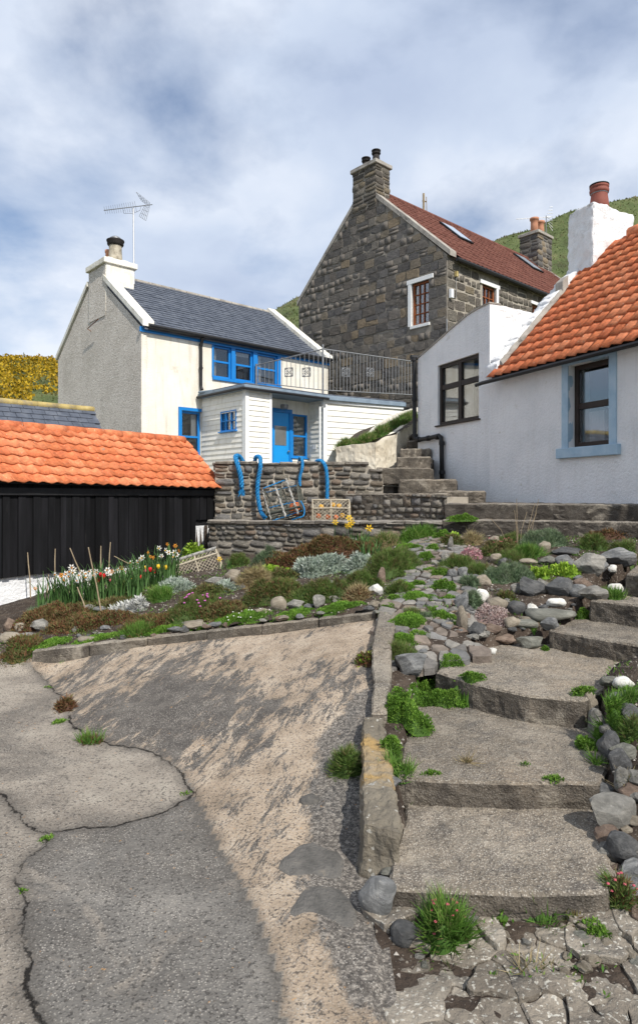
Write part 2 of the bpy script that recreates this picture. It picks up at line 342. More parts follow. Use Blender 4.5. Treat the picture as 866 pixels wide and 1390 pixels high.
M['lf_olive'] = leafmat('olive brown heath', [(.05,.065,.018), (.085,.12,.028), (.13,.16,.045), (.15,.10,.045), (.21,.18,.08)])
M['lf_silver'] = leafmat('silver grey leaf', [(.17,.22,.16), (.30,.36,.28), (.42,.48,.40), (.52,.56,.50)])
M['lf_white'] = leafmat('chalk white leaf', [(.30,.30,.26), (.48,.48,.44), (.60,.60,.57), (.68,.67,.63)])
M['lf_greygreen'] = leafmat('grey green cushion leaf', [(.07,.11,.06), (.12,.18,.09), (.18,.24,.13), (.22,.24,.17)])
M['lf_lime'] = leafmat('lime green leaf', [(.14,.26,.02), (.24,.38,.035), (.34,.46,.06)])
M['lf_straw'] = leafmat('dry straw grass', [(.22,.16,.07), (.34,.26,.13), (.45,.37,.21), (.14,.14,.04)])
M['lf_pink'] = leafmat('pink stonecrop', [(.30,.12,.13), (.45,.22,.24), (.58,.36,.38), (.25,.25,.17)])
M['lf_palepink'] = leafmat('grey pink stonecrop', [(.20,.13,.11), (.36,.26,.24), (.48,.40,.37), (.18,.12,.09)])
M['lf_strap'] = leafmat('daffodil leaf', [(.05,.11,.03), (.08,.17,.045), (.12,.22,.07)])
M['lf_gorse'] = leafmat('yellow gorse blossom', [(.24,.15,.01), (.42,.27,.012), (.52,.35,.02), (.10,.10,.02)])
M['lf_hill'] = leafmat('hill grass tuft', [(.06,.085,.022), (.09,.12,.032), (.13,.155,.05), (.21,.185,.095), (.15,.115,.06), (.26,.22,.13)])
def flat(name, c, rough=.6):
    t = NT(name); co = t.coords(); return t.end(t.ramp(t.noise(co, 60, 2), [(.3, tuple(x*.85 for x in c)), (.7, c)]), rough)
M['petal_white'] = flat('white petal', (.78,.76,.70)); M['petal_yellow'] = flat('yellow petal', (.80,.52,.03)); M['petal_red'] = flat('red petal', (.62,.01,.02))
M['petal_orange'] = flat('orange trumpet', (.75,.30,.03)); M['petal_pink'] = flat('magenta thrift head', (.50,.12,.38)); M['petal_rose'] = flat('rose bud', (.50,.10,.13))
# ------------------------------------------------------------ terrain
def tps(P):
    P = np.array(P, float); n = len(P); d = np.hypot(P[:,None,0]-P[None,:,0], P[:,None,1]-P[None,:,1])
    K = np.where(d > 0, d*d*np.log(d+1e-12), 0) + np.eye(n)*.02
    A = np.zeros((n+3, n+3)); A[:n,:n] = K; A[:n,n] = 1; A[:n,n+1:] = P[:,:2]; A[n,:n] = 1; A[n+1:,:n] = P[:,:2].T
    w = np.linalg.solve(A, np.r_[P[:,2], 0, 0, 0])
    def f(X, Y):
        X = np.asarray(X, float); Y = np.asarray(Y, float); o = w[n]+w[n+1]*X+w[n+2]*Y
        for i in range(n):
            d = np.hypot(X-P[i,0], Y-P[i,1]); o = o + w[i]*d*d*np.log(d+1e-12)
        return o
    return f
def cp(px, Y, z): return ((px-CX)/FPX*Y, Y, z)
FLOOR = -1.72
garden_f = tps([cp(-200,6.6,-1.66), cp(45,6.68,-1.53), cp(160,6.58,-1.40), cp(280,6.48,-1.26), cp(400,6.33,-1.13), cp(505,6.18,-1.03),
  cp(-100,8.2,-1.6), cp(0,7.6,-1.45), cp(100,7.8,-1.33), cp(100,9.6,-1.28), cp(200,8,-1.18), cp(240,11,-1.08), cp(280,11.6,-1.04),
  cp(290,11,-.99), cp(400,10.3,-.84), cp(500,9.8,-.68), cp(590,9.2,-.52), cp(400,8,-.97), cp(350,7,-1.1), cp(480,7.5,-.9),
  cp(520,5,-1.27), cp(600,5,-1.29), cp(530,6,-1.06), cp(620,6,-1.06), cp(560,7,-.88), cp(640,7,-.86), cp(575,8,-.70), cp(640,8,-.67),
  cp(530,4.2,-1.40), cp(560,3.5,-1.47), cp(545,2.9,-1.64), cp(560,2.6,-1.73), cp(866,2.5,-1.72), cp(700,2.5,-1.74), cp(600,2.0,-1.75), cp(900,1.9,-1.74), cp(1100,2.4,-1.6),
  cp(700,5.6,-1.26), cp(640,5.4,-1.20), cp(700,6.2,-1.02), cp(780,6.2,-.98), cp(760,7,-.79), cp(860,6.8,-.76), cp(700,8.2,-.62), cp(866,7.9,-.58), cp(620,9,-.54),
  cp(835,4.2,-1.24), cp(880,4.3,-1.08), cp(870,3.4,-1.38), cp(835,3.4,-1.5), cp(960,3.2,-1.3), cp(1050,4,-1.1), cp(1000,6.5,-.8), cp(850,3.0,-1.6)])
bank_pts = [(45,915),(85,950),(105,995),(190,1020),(250,1062),(262,1085),(300,1165),(345,1240),(370,1300)]
bank_f = tps([tuple(pz(x,y,FLOOR)) for x, y in bank_pts] + [cp(-60,6.6,-1.72), cp(45,6.5,-1.62), cp(160,6.42,-1.50), cp(280,6.3,-1.375), cp(400,6.15,-1.255), cp(508,6.0,-1.13),
  cp(504,5.3,-1.20), cp(500,4.8,-1.27), cp(495,4.2,-1.42), cp(488,3.6,-1.57), cp(484,3.1,-1.68), cp(520,2.7,-1.71), cp(560,5,-1.2), cp(640,6,-1.1),
  cp(-60,6,-1.8), cp(0,4.8,-1.85), cp(120,3.6,-1.87), cp(200,2.95,-1.87), cp(280,2.5,-1.85), cp(450,2.4,-1.72), cp(460,3.2,-1.66), cp(420,3.4,-1.63), cp(380,2.9,-1.70), cp(0,3,-2.1), cp(0,2,-2.1)])
def ns(X, Y, s, seed=0):     # cheap smooth noise from summed sines
    r = np.random.default_rng(seed); o = 0
    for k in range(6):
        a = r.uniform(0, 6.28); q = s*r.uniform(.6, 1.7); o = o + np.sin((X*np.cos(a)+Y*np.sin(a))*q*6.28 + r.uniform(0, 6.28))
    return o/6
def slip_h(X, Y):
    b = bank_f(X, Y); fl = FLOOR + .004*ns(X, Y, .8, 3)
    d = b-fl; k = .03
    return fl + np.where(d > k, d, np.where(d < -k, 0, (d+k)**2/(4*k))) + .006*ns(X, Y, 1.3, 4)*np.clip(d*20, 0, 1)
STEPS = [
 (-1.60, [(527,1206),(588,1209),(650,1211),(715,1214),(770,1213),(826,1210),(833,1184),(822,1140),(806,1085),(680,1080),(552,1085),(548,1120),(532,1165)], .26),
 (-1.465, [(537,1056),(600,1060),(700,1063),(765,1062),(816,1064),(827,1040),(822,1000),(812,965),(730,935),(656,915),(590,900),(568,940),(556,985),(546,1020)], .2),
 (-1.285, [(590,911),(640,927),(715,944),(792,951),(835,930),(880,925),(900,905),(880,892),(860,889),(800,882),(748,874),(700,873),(655,879),(612,896)], .24),
 (-1.13, [(745,855),(800,865),(866,876),(960,895),(960,845),(866,828),(815,822),(790,836)], .24),
 (-.94, [(800,814.6),(866,822),(980,836),(980,795),(866,788),(838,798)], .24),
 (-.735, [(850,779),(900,785),(1000,795),(1000,760),(930,752),(872,760)], .26),
 (-.53, [(905,748),(1000,757),(1100,762),(1100,735),(920,733)], .26)]
STEP_P = []
for z, pts, th in STEPS: STEP_P.append((z, [pz(x, y, z) for x, y in pts], th))
def inside(X, Y, poly):
    X = np.asarray(X, float); Y = np.asarray(Y, float); c = np.zeros(X.shape, bool); n = len(poly)
    for i in range(n):
        x1, y1 = poly[i][0], poly[i][1]; x2, y2 = poly[(i+1)%n][0], poly[(i+1)%n][1]
        if y1 == y2: continue
        c ^= ((y1 > Y) != (y2 > Y)) & (X < (x2-x1)*(Y-y1)/(y2-y1)+x1)
    return c
KERB_L = [px3(42,884,6.55), px3(280,857,6.35), px3(511,831,6.05)]
GARDEN = [(-4.6,7.0), (-2.85,6.62), (-1.08,6.42), (.53,6.1), (.43,4.75), (.36,4.2), (.34,3.3), (.22,2.75), (.2,1.9), (1.6,1.85), (4.0,1.8), (6,5), (5.4,7.3), (4.1,8.45), (1.75,9.35), (-1.78,11.2), (-2.0,11.9), (-5.9,8.7)]
def gard_h(X, Y): return garden_f(X, Y) + .012*ns(X, Y, 1.6, 8)
def H(X, Y, steps=True):
    X = np.asarray(X, float); Y = np.asarray(Y, float)
    g = inside(X, Y, GARDEN); h = np.where(g, gard_h(X, Y), slip_h(X, Y))
    for z, P, th in STEP_P:
        m = inside(X, Y, P)
        h = np.where(m, np.maximum(z, -9) if steps else np.minimum(h, z-.1), h)
    return h
_Y = np.arange(2.05, 12.5, .008)
def hit(px, py, steps=True):
    X = (px-CX)/FPX*_Y; z = (HY-py)/FPX*_Y; d = H(X, _Y, steps)-z
    i = int(np.argmax(d >= 0)) if (d >= 0).any() else len(_Y)-1
    return Vector((X[i], _Y[i], float(H(X[i], _Y[i], steps))))
def grid(x0, x1, y0, y1, st, keep=None):
    xs = np.arange(x0, x1+1e-6, st); ys = np.arange(y0, y1+1e-6, st); GX, GY = np.meshgrid(xs, ys); nx, ny = len(xs), len(ys)
    i = np.arange(ny-1)[:,None]*nx+np.arange(nx-1)[None,:]; F = np.stack([i, i+1, i+nx+1, i+nx], -1).reshape(-1, 4)
    if keep is not None:
        cx = GX.ravel()[F].mean(1); cy = GY.ravel()[F].mean(1); F = F[keep(cx, cy)]
        used = np.unique(F); mp = np.full(nx*ny, -1); mp[used] = np.arange(len(used)); F = mp[F]; return GX.ravel()[used], GY.ravel()[used], F
    return GX.ravel(), GY.ravel(), F
def polydist(X, Y, pts):
    d = np.full(X.shape, 9.)
    for a, b in zip(pts[:-1], pts[1:]):
        ax, ay = a[0], a[1]; bx, by = b[0]-ax, b[1]-ay; t = np.clip(((X-ax)*bx+(Y-ay)*by)/(bx*bx+by*by+1e-9), 0, 1)
        d = np.minimum(d, np.hypot(X-ax-bx*t, Y-ay-by*t))
    return d
def sgndist(X, Y, pts):
    d = np.full(X.shape, 9.)
    for a, b in zip(pts[:-1], pts[1:]):
        ax, ay = a[0], a[1]; bx, by = b[0]-ax, b[1]-ay; t = np.clip(((X-ax)*bx+(Y-ay)*by)/(bx*bx+by*by+1e-9), 0, 1)
        q = np.hypot(X-ax-bx*t, Y-ay-by*t)*np.where((X-ax)*by-(Y-ay)*bx > 0, 1, -1); d = np.where(np.abs(q) < np.abs(d), q, d)
    return d
def fz(pts): return [pz(x, y, FLOOR) for x, y in pts]
CR1 = fz([(20,905),(55,918),(85,950),(100,990),(150,1012),(200,1020),(240,1046),(262,1078)])
CR2 = fz([(262,1080),(235,1098),(200,1110),(150,1122),(110,1126),(70,1130)])
CR3 = fz([(-60,1050),(0,1078),(20,1100),(45,1127),(72,1132),(60,1150),(38,1165),(24,1190),(34,1225),(28,1262),(40,1300),(36,1345),(60,1400)])
CR4 = fz([(262,1085),(282,1120),(300,1160),(325,1200),(345,1240),(362,1285),(378,1330),(385,1400)])
def slipmat():
    t = NT('weathered slipway concrete'); co = t.coords()
    def at(n): return t.n('Attribute', attribute_name=n).outputs['Fac']
    n9 = t.noise(co, 3.1, 9, .68)
    fl = t.ramp(n9, spread([(.21,.18,.145), (.30,.26,.21), (.385,.34,.275)]))
    dk = t.ramp(n9, spread([(.12,.11,.097), (.175,.162,.143), (.25,.23,.2)]))
    wob = t.math('MULTIPLY', t.math('SUBTRACT', t.noise(co, 6, 6, .6), .5), .12)
    fl = t.mix(t.ramp(t.math('ADD', at('darkslab'), wob), [(.46, 0.), (.54, 1.)]), fl, dk)
    fl = t.mix(t.ramp(t.noise(co, 1.1, 9, .68, .5), [(.47, 0.), (.62, .75)]), fl, (.125,.112,.096)); fl = t.mix(t.ramp(t.noise(co, 2.7, 10, .75, .8), [(.55, 0.), (.66, .6)]), fl, (.33,.285,.23))
    tan = t.ramp(t.noise(co, 4, 8, .65), spread([(.26,.20,.14), (.39,.305,.22), (.49,.40,.30)]))
    st = t.coords('Object', False, (1, .2, 1), (0, 0, math.radians(14)))
    sn = t.noise(st, 4.2, 12, .72, .25); sn2 = t.noise(co, 1.2, 4, .5)
    st2 = t.coords('Object', False, (1, .3, 1), (0, 0, math.radians(24))); s3 = t.noise(st2, 11, 12, .82, .5)
    dark = t.math('ADD', t.math('ADD', t.math('MULTIPLY_ADD', sn, .32, .34), t.math('MULTIPLY', t.math('SUBTRACT', s3, .5), .85)), t.math('MULTIPLY', t.math('SUBTRACT', sn2, .5), .3)); dark = t.math('ADD', dark, t.math('MULTIPLY', at('stain'), .065))
    dk2 = t.ramp(t.noise(co, 7, 8, .7), spread([(.055,.051,.047), (.095,.087,.078), (.165,.15,.13)]))
    bk = t.mix(t.ramp(dark, [(.53, 0.), (.575, .95)]), tan, dk2)
    gv = t.ramp(t.noise(co, 45, 4, .75), [(.36, (.045,.043,.041)), (.5, (.12,.11,.098)), (.64, (.30,.27,.23))])
    bk = t.mix(t.ramp(t.math('ADD', at('strip'), t.math('MULTIPLY', t.math('SUBTRACT', s3, .5), 1.1)), [(.42, 0.), (.54, .92)]), bk, gv)
    c = t.mix(t.ramp(t.math('ADD', at('bank'), wob), [(.45, 0.), (.55, 1.)]), fl, bk)
    v = t.voro(co, 85); v2 = t.voro(co, 60)
    c = t.mix(t.math('MULTIPLY', t.ramp(v, [(.16, .8), (.38, 0.)]), t.ramp(t.noise(co, 4, 4), [(.35, .35), (.65, 1.)])), c, (.47,.43,.37))
    c = t.mix(t.ramp(t.noise(co, 70, 3, .6), [(.36, .8), (.46, 0.)]), c, (.055,.05,.045))
    c = t.mix(t.ramp(t.noise(co, 30, 3, .6), [(.70, 0.), (.74, .8)]), c, (.50,.27,.10))     # orange lichen specks
    wa = t.math('MULTIPLY', t.math('SUBTRACT', t.noise(co, 7, 9, .72), .5), .13); cds = [t.math('ABSOLUTE', t.math('ADD', at('crack%d' % k), wa)) for k in range(4)]
    cds[3] = t.math('ADD', cds[3], t.math('MULTIPLY', t.noise(co, 2.2, 3), .022)); cd = cds[0]
    for k in cds[1:]: cd = t.math('MINIMUM', cd, k)
    cd = t.math('ADD', cd, t.math('MULTIPLY_ADD', t.noise(co, 2.6, 4, .7), .045, -.013))
    cr = t.ramp(cd, [(.008, 1.), (.0135, 0.)])
    c = t.mix(t.ramp(cd, [(.02, .55), (.08, 0.)]), c, (.09,.08,.068))
    c = t.mix(cr, c, (.018,.015,.012))
    h = t.math('ADD', t.math('MULTIPLY', v, -.45), t.noise(co, 60, 6, .75))
    nb = t.bump(h, .75, .01); nb = t.bump(t.noise(co, 11, 7, .65), .6, .02, nb)
    nb = t.bump(t.math('SUBTRACT', 1., cr), .9, .03, nb)
    return t.end(c, .93, nb, .25)
M['slipway'] = slipmat()
X, Y, F = grid(-9, 3.2, 1.0, 7.2, .03, lambda x, y: ~inside(x, y, GARDEN) | (polydist(x, y, GARDEN+[GARDEN[0]]) < .05))
Z = slip_h(X, Y); ing = inside(X, Y, GARDEN); Z = np.where(ing, Z-.02, Z)
cr = np.minimum.reduce([polydist(X, Y, q) for q in (CR1, CR2, CR3, CR4)])
fp = -1.*FLOOR; U = X/Y*FPX+CX; V = HY-FLOOR/Y*FPX     # only for naming places below, evaluated on the ground plane
ds = inside(X, Y, CR2[::-1][:0]+[CR3[4]]+CR2[::-1]+CR4+[pz(60,1420,FLOOR)]+CR3[4:][::-1][:-1])
bk = np.clip((slip_h(X, Y)-FLOOR)/.05, 0, 1)*.5+.25; lft = inside(X, Y, [Vector((-9,7.3,0))]+CR1+CR4+[Vector((1,1,0)),Vector((3.3,1,0)),Vector((3.3,7.3,0))]); bk = np.where(lft, np.maximum(bk, .6), .2)
def blob(px, py, z, r, a):
    p = pz(px, py, z); return a*np.exp(-((X-p.x)**2+(Y-p.y)**2)/(r*r))
stn = blob(200,930,-1.5,.9,1)+blob(330,950,-1.4,.7,.9)+blob(300,910,-1.35,.6,.7)+blob(150,960,-1.6,.6,.8)+blob(465,960,-1.35,.22,1.)+blob(470,1010,-1.45,.22,1.2)+blob(468,1080,-1.6,.22,1.2)+blob(440,1200,-1.68,.22,.6)+blob(310,1130,-1.68,.25,.5)-blob(470,870,-1.2,.5,1.2)-blob(400,1010,-1.5,.3,.9)-blob(350,1120,-1.65,.25,.6)-blob(330,870,-1.3,.3,.5)
_sp = [pz(505,940,-1.3), pz(468,1000,-1.45), pz(462,1080,-1.58), pz(460,1170,-1.68), pz(480,1250,-1.71), pz(520,1330,-1.72)]
strip = np.clip(1-polydist(X, Y, _sp)/.26, 0, 1)**.6*.9
me = npmesh('slipway', np.c_[X, Y, Z], F, [M['slipway']], {'strip': strip, 'crack0': sgndist(X,Y,CR1), 'crack1': sgndist(X,Y,CR2), 'crack2': sgndist(X,Y,CR3), 'crack3': sgndist(X,Y,CR4), 'bank': bk, 'darkslab': ds.astype(float), 'stain': stn}, smooth=True)
tag(link(bpy.data.objects.new('slipway', me), None, (0,0,0)), kind='structure')
# garden soil sheet
X, Y, F = grid(-6.2, 6.2, 1.7, 12.1, .06, lambda x, y: inside(x, y, GARDEN))
Z = H(X, Y, False) + .01*ns(X, Y, 6, 2)
me = npmesh('garden_bed', np.c_[X, Y, Z], F, [M['soil']], smooth=True)
BED = tag(link(bpy.data.objects.new('garden_bed', me), None, (0,0,0)), kind='structure')
# lower ground sheet
t = MB(); t.add([(-400,-60,-2.0),(400,-60,-2.0),(400,500,-2.0),(-400,500,-2.0)], [(0,1,2,3)])
M['ground'] = mat('rough ground', [(.07,.065,.05), (.10,.11,.05), (.15,.13,.10)], .6, bump=.8)
tag(t.build('ground', M['ground']), kind='structure')
# hillside behind
_hp = [-3000,-700,0,75,250,370,402,560,668,720,760,800,866,1000,1400,2600]; _hz = [10,11.5,12.6,12.4,14.5,17.0,18.3,21,23.3,24.4,25.6,26.4,27.3,29,32,33]
def hill_h(X, Y):
    top = np.interp(X/60*FPX+CX, _hp, _hz) + .35*ns(X, X*0, .12, 6)
    t_ = np.clip((Y-29)/31, 0, 1.6); tt = np.where(t_ < 1, t_*.85+.15*t_**2, 1+.05*(t_-1))
    return 2.2+(top-2.2)*tt + (.5*ns(X, Y, .11, 9)+.25*ns(X, Y, .3, 12))*np.clip(t_*3, 0, 1)*np.where(t_ < 1, (1-t_)*.7+.3, .3)
X, Y, F = grid(-120, 130, 28, 78, .7); Z = hill_h(X, Y)
M['hill'] = mat('hill turf', [(.065,.075,.028), (.09,.12,.038), (.13,.15,.055), (.20,.175,.09)], .35, bump=1, bscale=3, bdist=.3)
me = npmesh('hillside', np.c_[X, Y, Z], F, [M['hill']], smooth=True)
tag(link(bpy.data.objects.new('hillside', me), None, (0,0,0)), kind='structure')
# upper ground between and under the houses
X, Y, F = grid(-15, 30, 15.6, 30, .6, lambda x, y: y > 15.0)
Z = .2 + np.clip((Y-16.5)/9, 0, 1.2)*2.2 + .05*ns(X, Y, .4, 5) - np.clip((-4-X)/4, 0, 1)*1.6
me = npmesh('upper_ground', np.c_[X, Y, Z], F, [M['hill']], smooth=True)
tag(link(bpy.data.objects.new('upper_ground', me), None, (0,0,0)), kind='structure')
def blades(C, D, Ln, Wd, rnd, leaf=False):
    """C base (n,3), D unit directions, lengths, widths -> V, F(tri), rnd"""
    n = len(C); s = np.cross(D, RNG.normal(size=(n, 3))); s /= np.linalg.norm(s, axis=1)[:,None]+1e-9; s *= Wd[:,None]
    if leaf:
        V = np.stack([C, C+D*Ln[:,None]*.5-s, C+D*Ln[:,None], C+D*Ln[:,None]*.5+s], 1).reshape(-1, 3); b = np.arange(n)*4
        F = np.concatenate([np.c_[b, b+1, b+2], np.c_[b, b+2, b+3]]); return V, F, np.repeat(rnd, 4)
    V = np.stack([C-s, C+s, C+D*Ln[:,None]], 1).reshape(-1, 3); b = np.arange(n)*3
    return V, np.c_[b, b+1, b+2], np.repeat(rnd, 3)
def unit(a): return a/(np.linalg.norm(a, axis=1)[:,None]+1e-9)
# hill grass and gorse
n = 60000; X = RNG.uniform(-34, 48, n); Y = RNG.uniform(33, 61, n); Z = hill_h(X, Y)
lump = ns(X, Y, .25, 21); L_ = RNG.uniform(.08, .22, n)
V, F, rr = blades(np.c_[X, Y, Z-.05], unit(RNG.normal(size=(n,3))*.55+[0,-.3,1]), L_, L_*.4, np.clip(.42+.6*lump+.5*ns(X, Y, .55, 77)+.5*ns(X, Y*.5, 1.1, 78)+RNG.normal(size=n)*.15, 0, 1))
tag(link(bpy.data.objects.new('hill_grass', npmesh('hill_grass', V, F, [M['lf_hill']], {'rnd': rr})), None, (0,0,0)), 'rough green grass tufts covering the steep hillside behind the houses', 'grass', kind='stuff')
n = 52000; X = RNG.uniform(-40, 0, n); Y = RNG.uniform(36, 61, n)
k = (ns(X, Y, .13, 31)+.6*ns(X, Y, .4, 32) >  .1+.07*(X+16)); X, Y = X[k], Y[k]; n = len(X); Z = hill_h(X, Y)+RNG.uniform(0, .45, n)*(.4+.6*np.abs(ns(X, Y, .5, 3)))
V, F, rr = blades(np.c_[X, Y, Z], unit(RNG.normal(size=(n,3))+[0,0,.5]), RNG.uniform(.12, .3, n), RNG.uniform(.06, .13, n), RNG.uniform(0, 1, n), True)
tag(link(bpy.data.objects.new('gorse_thicket', npmesh('gorse_thicket', V, F, [M['lf_gorse']], {'rnd': rr})), None, (0,0,0)), 'yellow flowering gorse spread over the hill behind the white gabled house', 'gorse', kind='stuff')

# ------------------------------------------------------------ building helpers
def wall(parent, name, F, a0, a1, z0, top, m, holes=(), depth=.14, brk=(), thick=None, **k):
    """wall sheet with real openings; top(a) gives its upper edge"""
    if not callable(top): tv = top; top = lambda a: tv
    xs = sorted(set([a0, a1]+[h[0] for h in holes]+[h[1] for h in holes]+[b for b in brk if a0 < b < a1])); mb = MB()
    for xa, xb in zip(xs[:-1], xs[1:]):
        hs = sorted([h for h in holes if h[0] <= xa+1e-6 and h[1] >= xb-1e-6], key=lambda h: h[2]); z = z0
        segs = []
        for h in hs: segs.append((z, z, h[2], h[2])); z = h[3]
        segs.append((z, z, top(xa), top(xb)))
        for (za, zb, zc, zd) in segs:
            if zc-za < 1e-4 and zd-zb < 1e-4: continue
            mb.hexa([F.p(xa,za,-depth), F.p(xb,zb,-depth), F.p(xb,zb,0), F.p(xa,za,0), F.p(xa,zc,-depth), F.p(xb,zd,-depth), F.p(xb,zd,0), F.p(xa,zc,0)])
    me = mb
    o = me.build(name, m, parent, **k)
    bm = bmesh.new(); bm.from_mesh(o.data); bmesh.ops.remove_doubles(bm, verts=bm.verts, dist=.0005)
    # drop the inner faces between abutting boxes
    bm.verts.index_update(); seen = {}
    for f in bm.faces:
        key = tuple(sorted(v.index for v in f.verts)); seen.setdefault(key, []).append(f)
    kill = [f for fs in seen.values() if len(fs) > 1 for f in fs]
    bmesh.ops.delete(bm, geom=kill, context='FACES'); bm.to_mesh(o.data); bm.free(); return o
def window(parent, F, a0, a1, z0, z1, d, fm, fw=.05, vbars=(), hbars=(), bar=.03, sash=None, sill=None, sillm=None, glassd=.02, curtain=None, name='window', th=.05, sashm=None):
    mb = MB()
    fbox(mb, F, a0, a0+fw, z0, z1, d-th, d); fbox(mb, F, a1-fw, a1, z0, z1, d-th, d)
    fbox(mb, F, a0+fw, a1-fw, z0, z0+fw, d-th, d-.002); fbox(mb, F, a0+fw, a1-fw, z1-fw, z1, d-th, d-.002)
    w = mb.build(name, fm, parent)
    ia0, ia1, iz0, iz1 = a0+fw, a1-fw, z0+fw, z1-fw
    vs = [ia0]+[ia0+(ia1-ia0)*v for v in vbars]+[ia1]; hs = [iz0]+[iz0+(iz1-iz0)*v for v in hbars]+[iz1]
    for v in vs[1:-1]:
        b = MB(); fbox(b, F, v-bar/2, v+bar/2, iz0, iz1, d-th+.005, d-.006); b.build('glazing_bar', sashm or fm, w)
    for h in hs[1:-1]:
        b = MB(); fbox(b, F, ia0, ia1, h-bar/2, h+bar/2, d-th+.002, d-.009); b.build('glazing_bar', sashm or fm, w)
    for i in range(len(vs)-1):
        for j in range(len(hs)-1):
            b = MB(); fbox(b, F, vs[i], vs[i+1], hs[j], hs[j+1], d-th+.004+glassd-.02, d-th+.012+glassd-.02); b.build('pane', M['glass'], w)
    if sill:
        b = MB(); fbox(b, F, a0-.05, a1+.05, z0-sill, z0-.002, d-th, max(d, 0)+.05); b.build('sill', sillm or fm, w, bevel=.006)
    if curtain:
        for (c0, c1, q0, q1) in curtain:
            b = MB(); n = 14; A = ia0+(ia1-ia0)*c0; B = ia0+(ia1-ia0)*c1; vs_ = []
            for i in range(n+1):
                a = A+(B-A)*i/n; dd = d-th-.06+.015*math.sin(i*2.4)
                vs_ += [F.p(a, iz0+(iz1-iz0)*q0, dd), F.p(a, iz0+(iz1-iz0)*q1, dd)]
            b.add(vs_, [(2*i, 2*i+2, 2*i+3, 2*i+1) for i in range(n)]); b.build('curtain', M['curtain'], w, smooth=True)
    b = MB(); n_ = -.42
    fbox(b, F, a0+.005, a1-.005, z0+.005, z1-.005, n_, n_+.02); b.build('room_backing', M['dark_inside'], w)
    return w
def stone_units(n, seed, sub=2, k=.13):
    r = random.Random(seed); out = []
    for q in range(n):
        bm = bmesh.new(); bmesh.ops.create_cube(bm, size=1); bmesh.ops.subdivide_edges(bm, edges=bm.edges[:], cuts=1 if sub == 2 else 2, use_grid_fill=True)
        for v in bm.verts:
            c = v.co.copy(); ex = sum(abs(abs(x)-.5) < 1e-4 for x in c)
            f = {3: 1-r.uniform(.5, 1.3)*k*1.1, 2: 1-r.uniform(0, 1)*k*.7, 1: 1+r.uniform(-.03, .05)}.get(ex, 1); v.co = c*f
            if ex == 1: v.co += Vector((r.uniform(-.09,.09), r.uniform(-.04,.04), r.uniform(-.09,.09)))
            if ex == 3: v.co += Vector((r.uniform(-.04,.04), r.uniform(-.06,.06), r.uniform(-.05,.05)))
        me = bpy.data.meshes.new('stone'); bm.to_mesh(me); bm.free(); (me.shade_smooth() if k > .1 else None); me.materials.append(None); out.append(me)
    return out
BLOCKS = stone_units(10, 3); BLOCKS2 = stone_units(10, 7, 2, .075)
def rubble(parent, F, zb, zt, a0f, a1f, hh, ww, m, holes=(), depth=.1, proud=.025, gap=.014, top=None, bot=None, maxn=300, seed=1, holepad=.01, tilt=.06, wob=.02, units=None, split=.3):
    units = units or BLOCKS
    r = random.Random(seed); items = []; z = zb
    while z < zt-.02:
        h = min(r.uniform(*hh), max(zt-z, .04)); zm = z+h/2; ph = r.uniform(0, 6); a = a0f(zm)-r.uniform(0, .06); aend = a1f(zm)
        iv = [(a0f(zm), aend)]
        for (ha, hb, hz0, hz1) in holes:
            if hz0-.03 < zm < hz1+.03:
                nv = []
                for (p, q) in iv:
                    if hb <= p or ha >= q: nv.append((p, q))
                    else:
                        if ha-p > .05: nv.append((p, ha-holepad))
                        if q-hb > .05: nv.append((hb+holepad, q))
                iv = nv
        for (p, q) in iv:
            a = p
            while a < q-.03:
                w = h*r.uniform(*ww)
                if q-(a+w) < h*.5: w = q-a
                w = min(w, q-a); c = a+w/2
                if (top is None or zm < top(c)) and (bot is None or zm > bot(c)):
                    hs = h*r.uniform(.86, 1.04); 
                    if w > h*1.3 and r.random() < split and h > .11:   # two thin stones in one course
                        f = r.uniform(.4, .6); items.append((c, z+h*f/2, w, h*f)); items.append((c, z+h*f+h*(1-f)/2, w, h*(1-f)))
                    else: items.append((c, zm+(hs-h)*r.uniform(-.3,.3), w, hs))
                a += w
        z += h
    items.sort(key=lambda i: -(i[2]*i[3])/(F.p(i[0], i[1]).length**2))
    rest = MB()
    for k, (c, zz, w, h) in enumerate(items):
        rot = Matrix((F.u, F.n, Vector((0,0,1)))).transposed().to_4x4()
        Mx = Matrix.Translation(F.p(c, zz+wob*math.sin(c*3.1+zz*2), -depth/2+proud*r.uniform(.2, 1.2))) @ rot @ Matrix.Rotation(r.uniform(-tilt, tilt), 4, 'Y') @ Matrix.Rotation(r.choice([0, math.pi]), 4, 'Z') @ Matrix.Diagonal((max(w-gap, .02), depth, max(h-gap, .015), 1))
        me = units[r.randrange(len(units))]
        if k < maxn: inst('stone', me, Mx, parent, m)
        else:
            rest.add([Mx @ v.co for v in me.vertices], [tuple(p.vertices) for p in me.polygons])
    if rest.v: tag(rest.build('small_stones', m, parent, smooth=True), kind='stuff')
def slope(parent_loc, e0, u, w, nrm): pass
def rake(parent, name, m, A, B, up, out, thick, side, L0=0):
    """beam from A to B with given vertical thickness and sideways vector"""
    A = Vector(A); B = Vector(B); mb = MB(); n = 8; sd = Vector(side)
    for i in range(n):
        p = A+(B-A)*i/n; q = A+(B-A)*(i+1)/n; j = random.uniform(-.006, .006)
        mb.hexa([p, q, q+sd, p+sd, p+Vector((0,0,thick+j)), q+Vector((0,0,thick+j)), q+sd+Vector((0,0,thick+j)), p+sd+Vector((0,0,thick+j))])
    return mb.build(name, m, parent)
